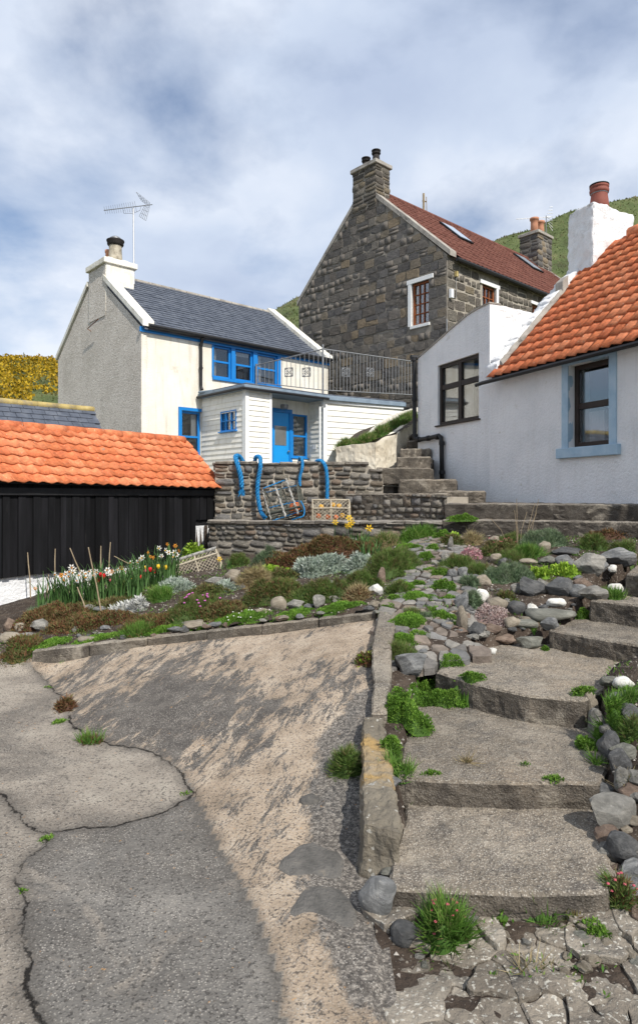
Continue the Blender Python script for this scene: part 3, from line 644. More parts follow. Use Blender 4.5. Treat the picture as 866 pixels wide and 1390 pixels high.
def pantile_mesh(w, ln, amp=.026, th=.012, m=None, n=10):
    vs = []; fs = []
    def zf(x): t_ = x/w; return amp*(.55*math.cos(2*math.pi*(t_-.18)) + .22*math.cos(4*math.pi*(t_-.05)))
    xs = [w*1.1*i/n for i in range(n+1)]
    for (y, lift) in ((0, .026), (ln*1.12, 0)):
        for x in xs: vs.append((x, y, zf(x)+lift+.02))
    for x in xs: vs.append((x, .004, zf(x)+.026+.02-th-.008))
    k = n+1
    for i in range(n): fs.append((i, i+1, k+i+1, k+i)); fs.append((2*k+i, 2*k+i+1, i+1, i))
    me = bpy.data.meshes.new('tile'); me.from_pydata(vs, [], fs); me.materials.append(m); me.shade_smooth(); return me
def tile_roof(parent, E, u, w, cols, rows, tw, tl, m, maxn=300, stuff=False):
    """E eave start, u along the eave, w unit up the slope"""
    E = Vector(E); u = Vector(u).normalized(); w = Vector(w).normalized(); n = u.cross(w)
    if n.z < 0: n = -n
    u2 = w.cross(n)
    flip = u2.dot(u) < 0
    rot = Matrix((u2, w, n)).transposed().to_4x4(); me = pantile_mesh(tw, tl, m=m); mb = MB(); c = 0
    for r_ in range(rows):
        for q in range(cols):
            o = E + u*(tw*(q+(1 if flip else 0))) + w*(tl*r_)
            Mx = Matrix.Translation(o+n*R(-.003,.004)+w*R(-.005,.005)) @ rot @ Matrix.Rotation(R(-.012,.012), 4, 'Z')
            if not stuff and c < maxn: inst('tile', me, Mx, parent); c += 1
            else: mb.add([Mx @ v.co for v in me.vertices], [tuple(p.vertices) for p in me.polygons])
    if mb.v: tag(mb.build('roof_tiles', m, parent, smooth=True), kind='stuff')
def pot(parent, name, c, prof, m, n=20): return MB().lathe(c, prof, n).build(name, m, parent, smooth=True)
def V2(x, y, z=0): return Vector((x, y, z))
UW = V2(.742, .670).normalized(); VW = V2(-.684, .730).normalized(); VW = V2(-UW.y, UW.x)      # house directions (long side, gable)
NW = -VW   # outward normal of the long fronts
# ============================================================ white house with slate roof (left, behind)
WO = V2(-4.28, 16.0); EZ, RZ, GW, LW = 4.14, 6.08, 5.3, 6.13
wh = empty('house', (WO.x, WO.y, 0), 'cream rendered house with grey slate roof, bright blue windows and a pebbledashed gable', 'house')
def wp(a, b, z): return WO + UW*a + VW*b + Vector((0,0,z))
FF = Fr(WO, UW, NW); FG = Fr(WO, VW, -UW)
wall(wh, 'front_wall', FF, .0, LW, -.5, EZ, M['harl_cream'], [(2.02,4.28,3.15,4.05), (1.08,1.66,.9,2.2)], depth=.2)
mb = MB(); prof = [(.0,-.5),(.0,EZ),(GW/2,RZ),(GW,EZ),(GW,-.5)]
mb.prism([wp(.0,b+(.2 if b == 0 else 0),z) for b, z in prof], [wp(.3,b+(.2 if b == 0 else 0),z) for b, z in prof]) 
mb = MB(); prof = [(.002,-.5),(.002,EZ-.02),(GW/2,RZ-.02),(GW,EZ-.02),(GW,-.5)]
mb.prism([wp(-.012,b,z) for b, z in prof], [wp(-.002,b,z) for b, z in prof]); mb.build('gable_wall', M['pebbledash'], wh)
mb = MB(); prof = [(.2,-.5),(.2,EZ),(GW/2,RZ-.05),(GW,EZ),(GW,-.5)]
mb.prism([wp(LW-.25,b,z) for b, z in prof], [wp(LW,b,z) for b, z in prof]); mb.prism([wp(0,b,z) for b, z in prof], [wp(.25,b,z) for b, z in prof]); mb.build('far_gable_wall', M['harl_cream'], wh)
mb = MB(); mb.hexa([wp(.25,GW-.2,-.5),wp(LW-.25,GW-.2,-.5),wp(LW-.25,GW,-.5),wp(.25,GW,-.5),wp(.25,GW-.2,EZ),wp(LW-.25,GW-.2,EZ),wp(LW-.25,GW,EZ),wp(.25,GW,EZ)]); mb.build('back_wall', M['harl_cream'], wh)
# roof
rf = MB(); rf.prism([wp(.02,-.12,EZ-.09),wp(LW-.02,-.12,EZ-.09),wp(LW-.02,GW/2,RZ-.02),wp(.02,GW/2,RZ-.02)], [wp(.02,-.12,EZ-.03),wp(LW-.02,-.12,EZ-.03),wp(LW-.02,GW/2,RZ+.04),wp(.02,GW/2,RZ+.04)])
rf.prism([wp(.02,GW+.12,EZ-.09),wp(LW-.02,GW+.12,EZ-.09),wp(LW-.02,GW/2,RZ-.02),wp(.02,GW/2,RZ-.02)], [wp(.02,GW+.12,EZ-.03),wp(LW-.02,GW+.12,EZ-.03),wp(LW-.02,GW/2,RZ+.04),wp(.02,GW/2,RZ+.04)])
roof = rf.build('roof', M['slate'], wh)
sl_ = MB(); up = (wp(0,GW/2,RZ+.04)-wp(0,-.12,EZ-.03)); sln = up.length; up.normalize(); nn = UW.cross(up).normalized(); nn = nn if nn.z > 0 else -nn
rows = 21; rh = sln/rows
for r in range(rows):
    a = .25 + (.13 if r % 2 else 0); 
    while a < LW-.05:
        wdt = R(.2,.3); a2 = min(a+wdt, LW-.02)
        o = wp(a, -.14, EZ-.03)+up*(rh*r); j = R(0,.006); e = UW*(a2-a-.008); y = up*(rh*1.15); t0 = nn*(.022+j); t1 = nn*(.004+j)
        sk = up*R(-.006,.006); sl_.hexa([o+sk, o+e+sk, o+e+y, o+y, o+t0+sk, o+e+t0+sk, o+e+y+t1, o+y+t1]); a = a2
tag(sl_.build('slates', M['slate'], roof), kind='stuff')
mb = MB(); 
for k in range(14):
    a = .35+k*(LW-.45)/14; b = a+(LW-.45)/14-.012; mb.tube([wp(a,GW/2,RZ+.035), wp(b,GW/2,RZ+.035)], .075, 8)
mb.build('ridge_tiles', M['coping'], roof)
rake(wh, 'skew_coping', M['cream_paint'], wp(-.05,-.16,EZ-.02), wp(-.05,2.05,EZ-.02+2.21*(RZ-EZ)/(GW/2)), 0, 0, .15, UW*.3)
rake(wh, 'skew_coping', M['cream_paint'], wp(-.05,GW+.1,EZ-.0), wp(-.05,3.1,EZ+(GW-3.0)*(RZ-EZ)/(GW/2)), 0, 0, .13, UW*.3)
rake(wh, 'skew_coping', M['cream_paint'], wp(LW-.25,-.16,EZ-.04), wp(LW-.25,GW/2,RZ+.03), 0, 0, .16, UW*.3)
rake(wh, 'skew_coping', M['cream_paint'], wp(LW-.25,GW+.1,EZ), wp(LW-.25,GW/2,RZ+.03), 0, 0, .16, UW*.3)
ch = MB(); c0, c1 = 1.95, 3.05
ch.hexa([wp(-.02,c0,4.9),wp(.78,c0,4.9),wp(.78,c1,4.9),wp(-.02,c1,4.9),wp(-.02,c0,6.18),wp(.78,c0,6.18),wp(.78,c1,6.18),wp(-.02,c1,6.18)])
chim = ch.build('chimney', M['cream_paint'], wh, bevel=.015, cut=.25, rough=.012)
ch = MB(); ch.hexa([wp(-.028,c0+.02,4.8),wp(-.024,c0+.02,4.8),wp(-.024,c1-.02,4.8),wp(-.028,c1-.02,4.8),wp(-.028,c0+.02,6.17),wp(-.024,c0+.02,6.17),wp(-.024,c1-.02,6.17),wp(-.028,c1-.02,6.17)]); ch.build('pebbledash_facing', M['pebbledash'], chim)
ch = MB(); ch.hexa([wp(-.09,c0-.06,6.18),wp(.86,c0-.06,6.18),wp(.86,c1+.06,6.18),wp(-.09,c1+.06,6.18),wp(-.09,c0-.06,6.33),wp(.86,c0-.06,6.33),wp(.86,c1+.06,6.33),wp(-.09,c1+.06,6.33)])
ch.hexa([wp(.0,c0+.05,6.33),wp(.76,c0+.05,6.33),wp(.76,c1-.05,6.33),wp(.0,c1-.05,6.33),wp(.12,c0+.15,6.42),wp(.66,c0+.15,6.42),wp(.66,c1-.15,6.42),wp(.12,c1-.15,6.42)]); ch.build('chimney_cap', M['cream_paint'], chim, bevel=.012, cut=.25, rough=.008)
p1 = wp(.36,2.2,6.38); pot(chim, 'chimney_pot', p1, [(.17,0),(.18,.05),(.165,.3),(.17,.44),(.165,.46)], M['pot_cream'])
pot(chim, 'pot_cowl', p1+V2(0,0,.40), [(.19,0),(.215,.03),(.215,.09),(.235,.12),(.235,.15),(.17,.17)], M['soot'])
pot(chim, 'pot_dome', p1+V2(0,0,.56), [(.17,0),(.15,.05),(.09,.09),(.01,.11)], M['galv'])
pot(chim, 'chimney_pot', wp(.36,2.62,6.36), [(.085,0),(.085,.34),(.10,.35),(.10,.42),(.07,.43)], M['pot_orange'])
# fascia, gutter, downpipe
mb = MB(); fbox(mb, FF, -.06, LW+.05, EZ-.14, EZ-.02, .004, .05); mb.build('fascia', M['blue'], wh)
mb = MB(); mb.tube([wp(.1,-.17,EZ-.0), wp(LW,-.17,EZ-.0)], .055, 8); gt = mb.build('gutter', M['rough_black'], wh)
mb = MB(); mb.tube([wp(1.62,-.17,EZ-.05), wp(1.62,-.1,EZ-.16), wp(1.62,-.07,EZ-.28), wp(1.62,-.07,2.86), wp(1.62,-.12,2.76)], .04, 10); dp = mb.build('downpipe', M['rough_black'], wh)
for z in (3.9, 3.3): mb = MB(); mb.tube([wp(1.62,-.07,z), wp(1.62,-.07,z+.05)], .052, 10); mb.build('pipe_collar', M['rough_black'], dp)
# windows
A0, A1 = 2.02, 4.28
mb = MB(); fbox(mb, FF, A0-.02, A1+.03, 3.08, 3.152, -.1, .05); fbox(mb, FF, 2.60, 2.72, 3.152, 4.06, -.1, .03); fbox(mb, FF, 3.32, 3.46, 3.152, 4.06, -.1, .03); fbox(mb, FF, 4.18, 4.29, 3.152, 4.06, -.1, .03); fbox(mb, FF, A0-.03, A0+.02, 3.152, 4.06, -.1, .03)
mb.build('window_surround', M['blue'], wh, bevel=.006)
for i, (a, b) in enumerate([(2.02,2.60),(2.72,3.32),(3.46,4.18)]):
    window(wh, FF, a, b, 3.152, 4.0, -.03, M['blue'], .055, (), (.52,), .05, curtain=[(.0,.28,0,1)] if i != 1 else [(.0,1.,.86,1)])
window(wh, FF, 1.08, 1.66, .9, 2.2, -.05, M['blue'], .06, (), (.5,), .05, curtain=[(.7,1,.5,1)])
mb = MB(); fbox(mb, FF, 1.0, 1.08, .8, 2.28, -.02, .04); fbox(mb, FF, 1.08, 1.66, 2.2, 2.28, -.02, .04); mb.build('window_surround', M['blue'], wh)
# bracket wire on the gable
mb = MB(); mb.tube([wp(-.02,2.9,4.55), wp(-.12,2.9,4.6), wp(-.12,2.2,4.72)], .012, 6); mb.build('wall_bracket', M['iron'], wh)
# roof aerial (its mast is strapped to the chimney)
am = MB(); ap = wp(.95,2.3,5.9); top = Vector((px3(181,282,18.9))); am.tube([ap, ap+(top-ap)*.5, top], .02, 8)
aer = am.build('aerial_mast', M['galv']); 
bpy.data.objects.remove(aer); 
aer = empty('television_aerial', ap, 'thin metal television aerial with long boom and grid reflector on a mast', 'aerial')
am.build('mast', M['galv'], aer)
Ya = top.y; b0 = px3(141,285,Ya-.15); b1 = px3(207,277,Ya+.1); mb = MB(); mb.tube([b0, b1], .012, 6); mb.build('boom', M['galv'], aer)
mb = MB(); bd = (b1-b0).normalized()
for i in range(15):
    c = b0+(b1-b0)*(.02+.045*i); e = bd.cross(Vector((.2,.8,.5))).normalized()*(.10+.003*i); e2 = bd.cross(e).normalized()*.09
    mb.tube([c-e, c+e], .004, 4); mb.tube([c-e2, c+e2], .004, 4)
mb.tube([px3(168,284,Ya), px3(168,289,Ya), px3(181,289,Ya), px3(190,285,Ya), px3(192,279,Ya)], .006, 5)
mb.build('elements', M['galv'], aer)
mb = MB()
for (q0, q1, q2, q3) in (((185,260),(203,274),(192,272),(203,280)), ((196,279),(203,281),(189,293),(198,299))):
    A, B, C, D = [px3(*q, Ya+.05*i) for i, q in enumerate((q0, q1, q2, q3))]
    for k in range(5): t_ = k/4; mb.tube([A+(B-A)*t_, C+(D-C)*t_], .005, 4)
    for k in range(4): t_ = k/3; mb.tube([A+(C-A)*t_, B+(D-B)*t_], .005, 4)
mb.build('reflector_grid', M['galv'], aer)
# ============================================================ porch with balcony
PW = wp(1.69,0,0); PC = PW-VW*1.93; R1 = PC+UW*.75; R1b = R1+VW*.6; PC2 = PC+UW*2.5; R2b = PC2+VW*.6; UB = V2(.867,.498).normalized(); PE = PC2+UB*2.56; NB = V2(UB.y,-UB.x)
po = empty('porch', (PC.x, PC.y, .2), 'white weatherboarded flat roofed porch with recessed blue door, joined to the cream house', 'porch')
PZ = 2.56
def boards(F, a0, a1, z0, z1, holes=(), h=.125, clip=None):
    z = z0
    while z < z1-.01:
        zt = min(z+h, z1); iv = [(a0, a1)]
        for (ha, hb, hz0, hz1) in holes:
            if z+h*.5 > hz0 and z+h*.5 < hz1: iv = [s for p, q in iv for s in ((p, min(q, ha)), (max(p, hb), q)) if s[1]-s[0] > .01]
        for p, q in iv:
            if clip:
                p = max(p, clip(z+.05)); 
                if q-p < .03: continue
            mb = MB(); mb.hexa([F.p(p,z,0), F.p(q,z,0), F.p(q,z,.026), F.p(p,z,.026), F.p(p,zt,0), F.p(q,zt,0), F.p(q,zt,.008), F.p(p,zt,.008)])
            mb.build('board', M['white_board'], po)
        z += h
F1 = Fr(PC, VW, -UW); F2 = Fr(PC, UW, NW); F3 = Fr(R1b, UW, NW); F4 = Fr(PC2, VW, -UW); F5 = Fr(PC2, UB, NB); F6 = Fr(R1, VW, UW)
sw = (.36,1.03,1.62,2.12)
for nm, F, a0, a1, hl in (('side_wall',F1,.05,1.93,[sw]),('front_wall',F2,.05,.75,[]),('entry_wall',F3,0,1.75,[(.5,1.12,.2,2.28),(1.17,1.7,1.05,2.2)]),('inner_cheek',F4,.0,.6,[]),('long_wall',F5,.05,2.56,[]),('inner_cheek',F6,0,.6,[])):
    wall(po, nm, F, a0, a1, .1, PZ-.02, M['white_board'], hl, depth=.08)
boards(F1, .08, 1.9, .2, PZ-.06, [sw]); boards(F2, .08, .68, .2, PZ-.06); boards(F4, .06, .6, .2, PZ-.06); boards(F3, 1.17, 1.72, .2, 1.02)
boards(F5, .1, 2.55, .2, PZ-.06, h=.15)
mb = MB(); fbox(mb, F2, -.03, .07, .15, PZ-.02, -.1, .032); mb.build('corner_board', M['white_paint'], po)
mb = MB(); fbox(mb, F2, .68, .76, .15, PZ-.02, -.1, .034); mb.build('corner_board', M['white_paint'], po)
mb = MB(); fbox(mb, F5, -.03, .09, .15, PZ-.02, -.1, .034); mb.build('corner_board', M['white_paint'], po)
window(po, F1, *sw[:2], sw[2], sw[3], .03, M['blue'], .03, (.333,.667), (.5,), .02, sill=.03, curtain=[(.0,.55,0,1)])
# door and entry window
dr = MB(); fbox(dr, F3, .54, 1.08, .24, 2.2, -.05, -.01); fbox(dr, F3, .56,1.06,.26,.9,-.01,.0)
door = dr.build('door', M['door_blue'], po, bevel=.005)
mb = MB(); fbox(mb, F3, .60, .98, 1.35, 1.85, -.012, -.004); mb.build('door_pane', M['curtain'], door)
mb = MB(); fbox(mb, F3, .60, .98, 1.35, 1.85, -.004, .0); mb.build('pane', M['glass'], door)
mb = MB(); fbox(mb, F3, .66, .90, .62, .70, .0, .02); mb.build('letter_plate', M['galv'], door, bevel=.006)
mb = MB(); mb.lathe(F3.p(1.03,1.2,.035), [(.02,-.02),(.03,0),(.02,.02)], 10); mb.build('door_knob', M['galv'], door)
mb = MB(); fbox(mb, F3, .46, .54, .2, 2.3, -.05, .02); fbox(mb, F3, 1.08, 1.17, .2, 2.3, -.05, .02); fbox(mb, F3, .54, 1.08, 2.2, 2.3, -.05, .02); mb.build('door_frame', M['blue'], po, bevel=.004)
window(po, F3, 1.17, 1.7, 1.05, 2.2, .0, M['blue'], .05, (), (.5,), .045, sill=.03, sillm=M['blue'])
mb = MB(); mb.lathe(F3.p(.75,2.32,.2), [(.0,-.05),(.09,-.05),(.1,0),(.1,.06)], 12); mb.build('porch_lamp', M['galv'], po)
mb = MB(); fbox(mb, F4, .25, .42, 1.28, 1.40, .026, .04); mb.build('number_plate', M['plastic_white'], po)
# roof
def rp(v, z): return Vector((v.x, v.y, z))
G = PE+UB*.06; outl = [PW+NW*.02-UW*.14-VW*.0, PC-UW*.13+NW*.13, PC2+NW*.15-UW*.0+UB*.02, G+NB*.1, G+V2(-.5,1.7), wp(LW-.02,-.02,0)]
for (z0, z1, m, nm, k) in ((PZ-.02, PZ+.10, M['lead'], 'porch_roof', 0), (PZ+.102, PZ+.14, M['slate'], 'roof_felt', -.03)):
    c = sum(outl, Vector())/len(outl)
    mb = MB(); q = [p+(c-p).normalized()*(-k) for p in outl]; q = [p+(c-p).normalized()*(.05 if k else 0) for p in outl]; mb.prism([rp(p, z0) for p in q], [rp(p, z1) for p in q]); mb.build(nm, m, po, bevel=.01)
mb = MB(); mb.tube([rp(outl[0]-V2(0,.04), PZ+.0), rp(outl[1]+(outl[1]-c).normalized()*.05, PZ+.0), rp(outl[2]+(outl[2]-c).normalized()*.05, PZ+.0)], .035, 8); mb.build('gutter', M['rough_black'], po)
mb = MB(); fbox(mb, F5, .0, 2.56, PZ-.09, PZ-.02, .03, .06); mb.build('fascia', M['white_paint'], po)
q = PC2-UW*.07+NW*.02; mb = MB(); mb.tube([rp(q-VW*.0+NW*.1, PZ), rp(q+NW*.06, PZ-.12), rp(q, PZ-.2)], .03, 8); mb.tube([rp(q-UW*.08, PZ-.2), rp(q-UW*.08, .2)], .03, 8); mb.build('downpipe', M['white_paint'], po)
mb = MB(); mb.tube([rp(outl[0]+V2(.05,-.1), PZ+.12), rp(outl[0]+V2(.6,-.5), PZ+.12)], .03, 8); mb.build('roof_pipe', M['lead'], po)
# ---- balcony railing
rl = empty('railing', (PC2.x, PC2.y, PZ+.14), 'grey galvanised balcony railing with thin balusters and four square motifs on the porch roof', 'railing')
RA = (wp(3.36,-.1,0), 3.13, 3.62); RB = (PC2+V2(-.02,.04), 2.80, 3.90); RC = (px3(562,0,18.75), 2.88, 3.84)
seg = [(RA, RB, 15), (RB, RC, 28)]; RC[0].z = 0
ur = 0
for si, ((A, az, at), (B, bz, bt), n) in enumerate(seg):
    A = rp(A, 0); B = rp(B, 0)
    mb = MB(); mb.tube([rp(A, at), rp(B, bt)], .018, 6); mb.build('top_rail', M['galv'], rl)
    mb = MB(); mb.tube([rp(A, az+.02), rp(B, bz+.02)], .013, 6); mb.build('bottom_rail', M['galv'], rl)
    for i in range(1, n):
        f = i/n; p = A+(B-A)*f; mb = MB(); mb.tube([rp(p, az+(bz-az)*f+.02), rp(p, at+(bt-at)*f)], .008, 5); mb.build('baluster', M['galv'], rl)
    for f in ((.5,.76) if si == 0 else (.235,.5)):
        p = A+(B-A)*f; d = (B-A).normalized(); zc = px3(0, 505, p.y).z; s_ = .115; mb = MB()
        for k in (-1, 1):
            mb.tube([rp(p-d*s_, zc+k*s_), rp(p+d*s_, zc+k*s_)], .01, 4); mb.tube([rp(p+d*s_*k, zc-s_), rp(p+d*s_*k, zc+s_)], .01, 4)
            mb.tube([rp(p-d*s_, zc-s_*k), rp(p+d*s_, zc+s_*k)], .008, 4)
            for j in (-1, 1):
                c = rp(p+d*k*s_*.5, zc+j*s_*.5); mb.tube([c+d*math.cos(t*.785)*.045+V2(0,0,math.sin(t*.785)*.045) for t in range(9)], .008, 4)
        mb.build('square_motif', M['galv'], rl)
for (p, z0, z1) in ((RA[0],3.1,3.66),(RB[0],2.7,4.02),(RC[0],2.45,3.9)):
    mb = MB(); mb.tube([rp(p, z0), rp(p, z1)], .026, 8); mb.build('post', M['galv'], rl)
# ============================================================ stone house
SO = V2(3.67, 19.0); SE, SR, SG, SL = 6.97, 10.0, 6.56, 11.0
def sp_(a, b, z): return SO+UW*a+VW*b+Vector((0,0,z))
sh = empty('house', (SO.x, SO.y, 1.5), 'tall dark rubble stone house with brown tiled roof and brown sash window in the gable', 'house')
SF = Fr(SO, UW, NW); SGF = Fr(SO, VW, -UW)
gw_ = (.66,1.30,5.15,6.42); fw1 = (1.76,2.46,5.25,6.50); fw2 = (4.62,5.3,5.25,6.45)
gtop = lambda b: SE+(SR-SE)*(1-abs(b-SG/2)/(SG/2))
wall(sh, 'gable_wall', SGF, 0, SG, .5, gtop, M['mortar_dark'], [gw_], depth=.3, brk=(SG/2,))
wall(sh, 'front_wall', SF, .301, SL, .5, SE, M['mortar'], [fw1, fw2], depth=.3)
wall(sh, 'far_wall', Fr(sp_(SL,0,0), VW, UW), 0.301, SG, .5, gtop, M['mortar_dark'], [], depth=.3, brk=(SG/2,))
mb = MB(); mb.hexa([sp_(.3,SG-.3,.5),sp_(SL-.3,SG-.3,.5),sp_(SL-.3,SG,.5),sp_(.3,SG,.5),sp_(.3,SG-.3,SE),sp_(SL-.3,SG-.3,SE),sp_(SL-.3,SG,SE),sp_(.3,SG,SE)]); mb.build('back_wall', M['mortar_dark'], sh)
gh = [(.50,1.34,6.42,6.62), (1.28,1.46,5.05,6.62), gw_, (.5,1.4,5.05,5.15)]
def g0(z): return 0.02 if z < SE else max(.02, (z-SE)/(SR-SE)*SG/2+.08)
def g1(z): return SG-.02 if z < SE else min(SG-.02, SG-(z-SE)/(SR-SE)*SG/2-.08)
rubble(sh, SGF, 1.9, SR-.25, g0, g1, (.2,.35), (.8,1.9), M['house_stone'], holes=gh, depth=.12, proud=.026, gap=.012, seed=4, maxn=300, units=BLOCKS2, split=.15, tilt=.03, wob=.012)
rubble(sh, SF, 3.6, SE-.08, lambda z: .02, lambda z: 6.5, (.22,.36), (.9,1.9), M['house_stone_light'], holes=[(1.6,2.62,6.5,6.68),(2.46,2.58,5.2,6.68),(1.66,1.76,5.2,6.6),fw1,fw2,(4.5,5.4,6.45,6.6)], depth=.12, proud=.02, gap=.03, seed=9, maxn=110, units=BLOCKS2)
# roof
rf = MB(); oh = .15; ez = SE-oh*(SR-SE)/(SG/2)
for s_ in (0, 1):
    b0 = -oh if s_ == 0 else SG+oh
    rf.prism([sp_(.28,b0,ez+.0),sp_(SL-.02,b0,ez+.0),sp_(SL-.02,SG/2,SR+.0),sp_(.28,SG/2,SR+.0)], [sp_(.28,b0,ez+.07),sp_(SL-.02,b0,ez+.07),sp_(SL-.02,SG/2,SR+.07),sp_(.28,SG/2,SR+.07)])
sroof = rf.build('roof', M['brown_tile'], sh)
up = (sp_(0,SG/2,SR)-sp_(0,0,SE)).normalized()
tile_roof(sroof, sp_(.3,-oh-.05,ez+.07-.03), UW, up, 49, 14, .218, .342, M['brown_tile'], stuff=True)
mb = MB()
for k in range(26): mb.tube([sp_(.35+k*.41,SG/2,SR+.09), sp_(.35+k*.41+.4,SG/2,SR+.09)], .09, 8)
mb.build('ridge_tiles', M['brown_tile'], sroof)
for a in (-.03, SL-.28):
    rake(sh, 'skew_coping', M['coping'], sp_(a,-.12,SE-.05), sp_(a,SG/2-.5,SR-.05-.42), 0, 0, .16, UW*.3)
    rake(sh, 'skew_coping', M['coping'], sp_(a,SG+.08,SE-.05), sp_(a,SG/2+.5,SR-.05-.42), 0, 0, .16, UW*.3)
mb = MB(); mb.tube([sp_(.2,-.2,SE-.13), sp_(SL,-.2,SE-.13)], .06, 8); mb.build('gutter', M['rough_black'], sh)
for q, (qc, sc) in enumerate(((2.19,3.29),(2.45,8.4))):
    nn = UW.cross(up).normalized(); nn = nn if nn.z > 0 else -nn
    c = sp_(sc, qc, SE+(SR-SE)/(SG/2)*qc)+nn*.14; mb = MB(); hx, hy = .36, .62
    P = [c-UW*hx-up*hy, c+UW*hx-up*hy, c+UW*hx+up*hy, c-UW*hx+up*hy]; mb.hexa([p-nn*.12 for p in P]+[p+nn*.03 for p in P]); sk = mb.build('skylight', M['rough_black'], sroof)
    mb = MB(); P = [c+(p-c)*.86 for p in P]; mb.hexa([p+nn*.031 for p in P]+[p+nn*.042 for p in P]); g_ = mb.build('roof_glass', M['sky_glass'], sroof)
# chimneys
def stonechim(a0, a1, b0, b1, z0, z1, m, ms, seed):
    mb = MB(); mb.hexa([sp_(a0,b0,z0),sp_(a1,b0,z0),sp_(a1,b1,z0),sp_(a0,b1,z0),sp_(a0,b0,z1),sp_(a1,b0,z1),sp_(a1,b1,z1),sp_(a0,b1,z1)]); c = mb.build('chimney', M['mortar_dark'], sh)
    rubble(c, Fr(sp_(a0,b0,0), VW, -UW), z0, z1, lambda z: -.02, lambda z: b1-b0+.02, (.2,.27), (1.2,2.2), ms, depth=.1, seed=seed, maxn=60, gap=.02)
    rubble(c, Fr(sp_(a0,b0,0), UW, NW), z0, z1, lambda z: -.02, lambda z: a1-a0+.02, (.2,.27), (1.2,1.9), ms, depth=.1, seed=seed+1, maxn=60, gap=.02)
    mb = MB(); e = .07; mb.hexa([sp_(a0-e,b0-e,z1),sp_(a1+e,b0-e,z1),sp_(a1+e,b1+e,z1),sp_(a0-e,b1+e,z1),sp_(a0-e,b0-e,z1+.13),sp_(a1+e,b0-e,z1+.13),sp_(a1+e,b1+e,z1+.13),sp_(a0-e,b1+e,z1+.13)]); mb.build('chimney_cap', M['coping'], c, bevel=.015, cut=.3, rough=.01)
    return c
c1 = stonechim(-.03,.62,2.76,3.78,9.3,10.62,0,M['house_stone_light'],31)
for b, h in ((3.5,.28),(3.05,.36)):
    pc = sp_(.3, b, 10.72); pot(c1, 'chimney_pot', pc, [(.13,0),(.12,h*.6),(.11,h),(.08,h)], M['soot']); pot(c1, 'pot_cowl', pc+V2(0,0,h+.02), [(.1,0),(.14,.02),(.15,.05),(.11,.08),(.11,.1),(.15,.12),(.15,.14),(.01,.16)], M['soot'])
c2 = stonechim(9.85,10.95,2.75,3.6,9.4,11.05,0,M['house_stone'],41)
for a in (10.15,10.65): pot(c2, 'chimney_pot', sp_(a,3.1,11.16), [(.17,0),(.15,.4),(.15,.58),(.19,.6),(.19,.68),(.13,.69)], M['pot_orange'])
# windows of the stone house
mb = MB(); fbox(mb, SGF, .48, 1.48, 6.42, 6.55, -.05, .045); mb.build('lintel', M['white_paint'], sh, bevel=.006)
mb = MB(); fbox(mb, SGF, 1.30, 1.43, 5.15, 6.42, -.05, .04); mb.build('window_margin', M['white_paint'], sh)
window(sh, SGF, .66, 1.30, 5.15, 6.42, -.06, M['brown_frame'], .055, (.333,.667), (.25,.5,.75), .025, sill=.09, sillm=M['white_paint'])
mb = MB(); fbox(mb, SF, 1.6, 2.64, 6.5, 6.62, -.05, .05); mb.build('lintel', M['white_paint'], sh); mb = MB(); fbox(mb, SF, 2.46, 2.58, 5.25, 6.5, -.05, .045); mb.build('window_margin', M['white_paint'], sh)
window(sh, SF, 1.76, 2.46, 5.25, 6.50, -.06, M['brown_frame'], .055, (.333,.667), (.25,.5,.75), .025)
mb = MB(); fbox(mb, SF, 4.5, 5.42, 6.45, 6.55, -.05, .05); mb.build('lintel', M['white_paint'], sh)
window(sh, SF, 4.62, 5.3, 5.25, 6.45, -.06, M['brown_frame'], .055, (.333,.667), (.25,.5,.75), .025)
mb = MB(); fbox(mb, SF, .05, .17, 5.72, 5.98, .02, .12); mb.build('meter_box', M['plastic_white'], sh, bevel=.01)
mb = MB(); mb.tube([SF.p(.17,5.76,.06), SF.p(.35,5.78,.06), SF.p(.36,6.2,.05), SF.p(.36,6.5,.05)], .008, 5); mb.tube([SGF.p(-.03,5.1,.05), SGF.p(-.03,3.8,.05)], .02, 6); mb.build('cable', M['galv'], sh)
mb = MB(); fbox(mb, SF, .32, .4, 6.4, 6.55, .02, .1); mb.build('lamp', M['yellow_lichen'], sh)
# TV aerial at far chimney
aq = sp_(10.95,3.0,10.6); a2 = empty('television_aerial', aq, 'small white television aerial beside the two orange chimney pots', 'aerial')
mb = MB(); mb.tube([aq, aq+V2(0,0,1.55)], .02, 6); mb.build('mast', M['galv'], a2); t2 = aq+V2(0,0,1.5); 
mb = MB(); mb.tube([t2+V2(.2,0,0), t2+V2(-1.3,0,-.1)], .014, 5); mb.build('boom', M['plastic_white'], a2)
mb = MB()
for k in range(9): c = t2+V2(.1-.16*k,0,-.01-.012*k); mb.tube([c-V2(0,.1,.09), c+V2(0,.1,.09)], .008, 4)
for s_ in (-1, 1):
    for k in range(4): mb.tube([t2+V2(.05*k,0,s_*.14*k), t2+V2(.35+.0*k,.2,s_*.14*k+.1*s_)], .014, 4)
mb.build('elements', M['plastic_white'], a2)
# pole on the hill behind
pp = px3(576, 350, 33); mb = MB(); mb.tube([Vector((pp.x,33,4)), Vector((pp.x-.02,33,11)), Vector((px3(575,262,33)))], [.07,.06,.055], 8)
pol = empty('utility_pole', (pp.x,33,4), 'weathered wooden utility pole poking up behind the brown tiled roof', 'pole'); mb.build('shaft', M['cane'], pol)
mb = MB(); q = px3(576,272,33); mb.tube([q-V2(.1,0,0), q+V2(.12,.1,0)], .03, 6); mb.tube([q+V2(.1,0,.2), q+V2(.12,0,-.6)], .02, 6); mb.build('crossarm', M['cane'], pol)
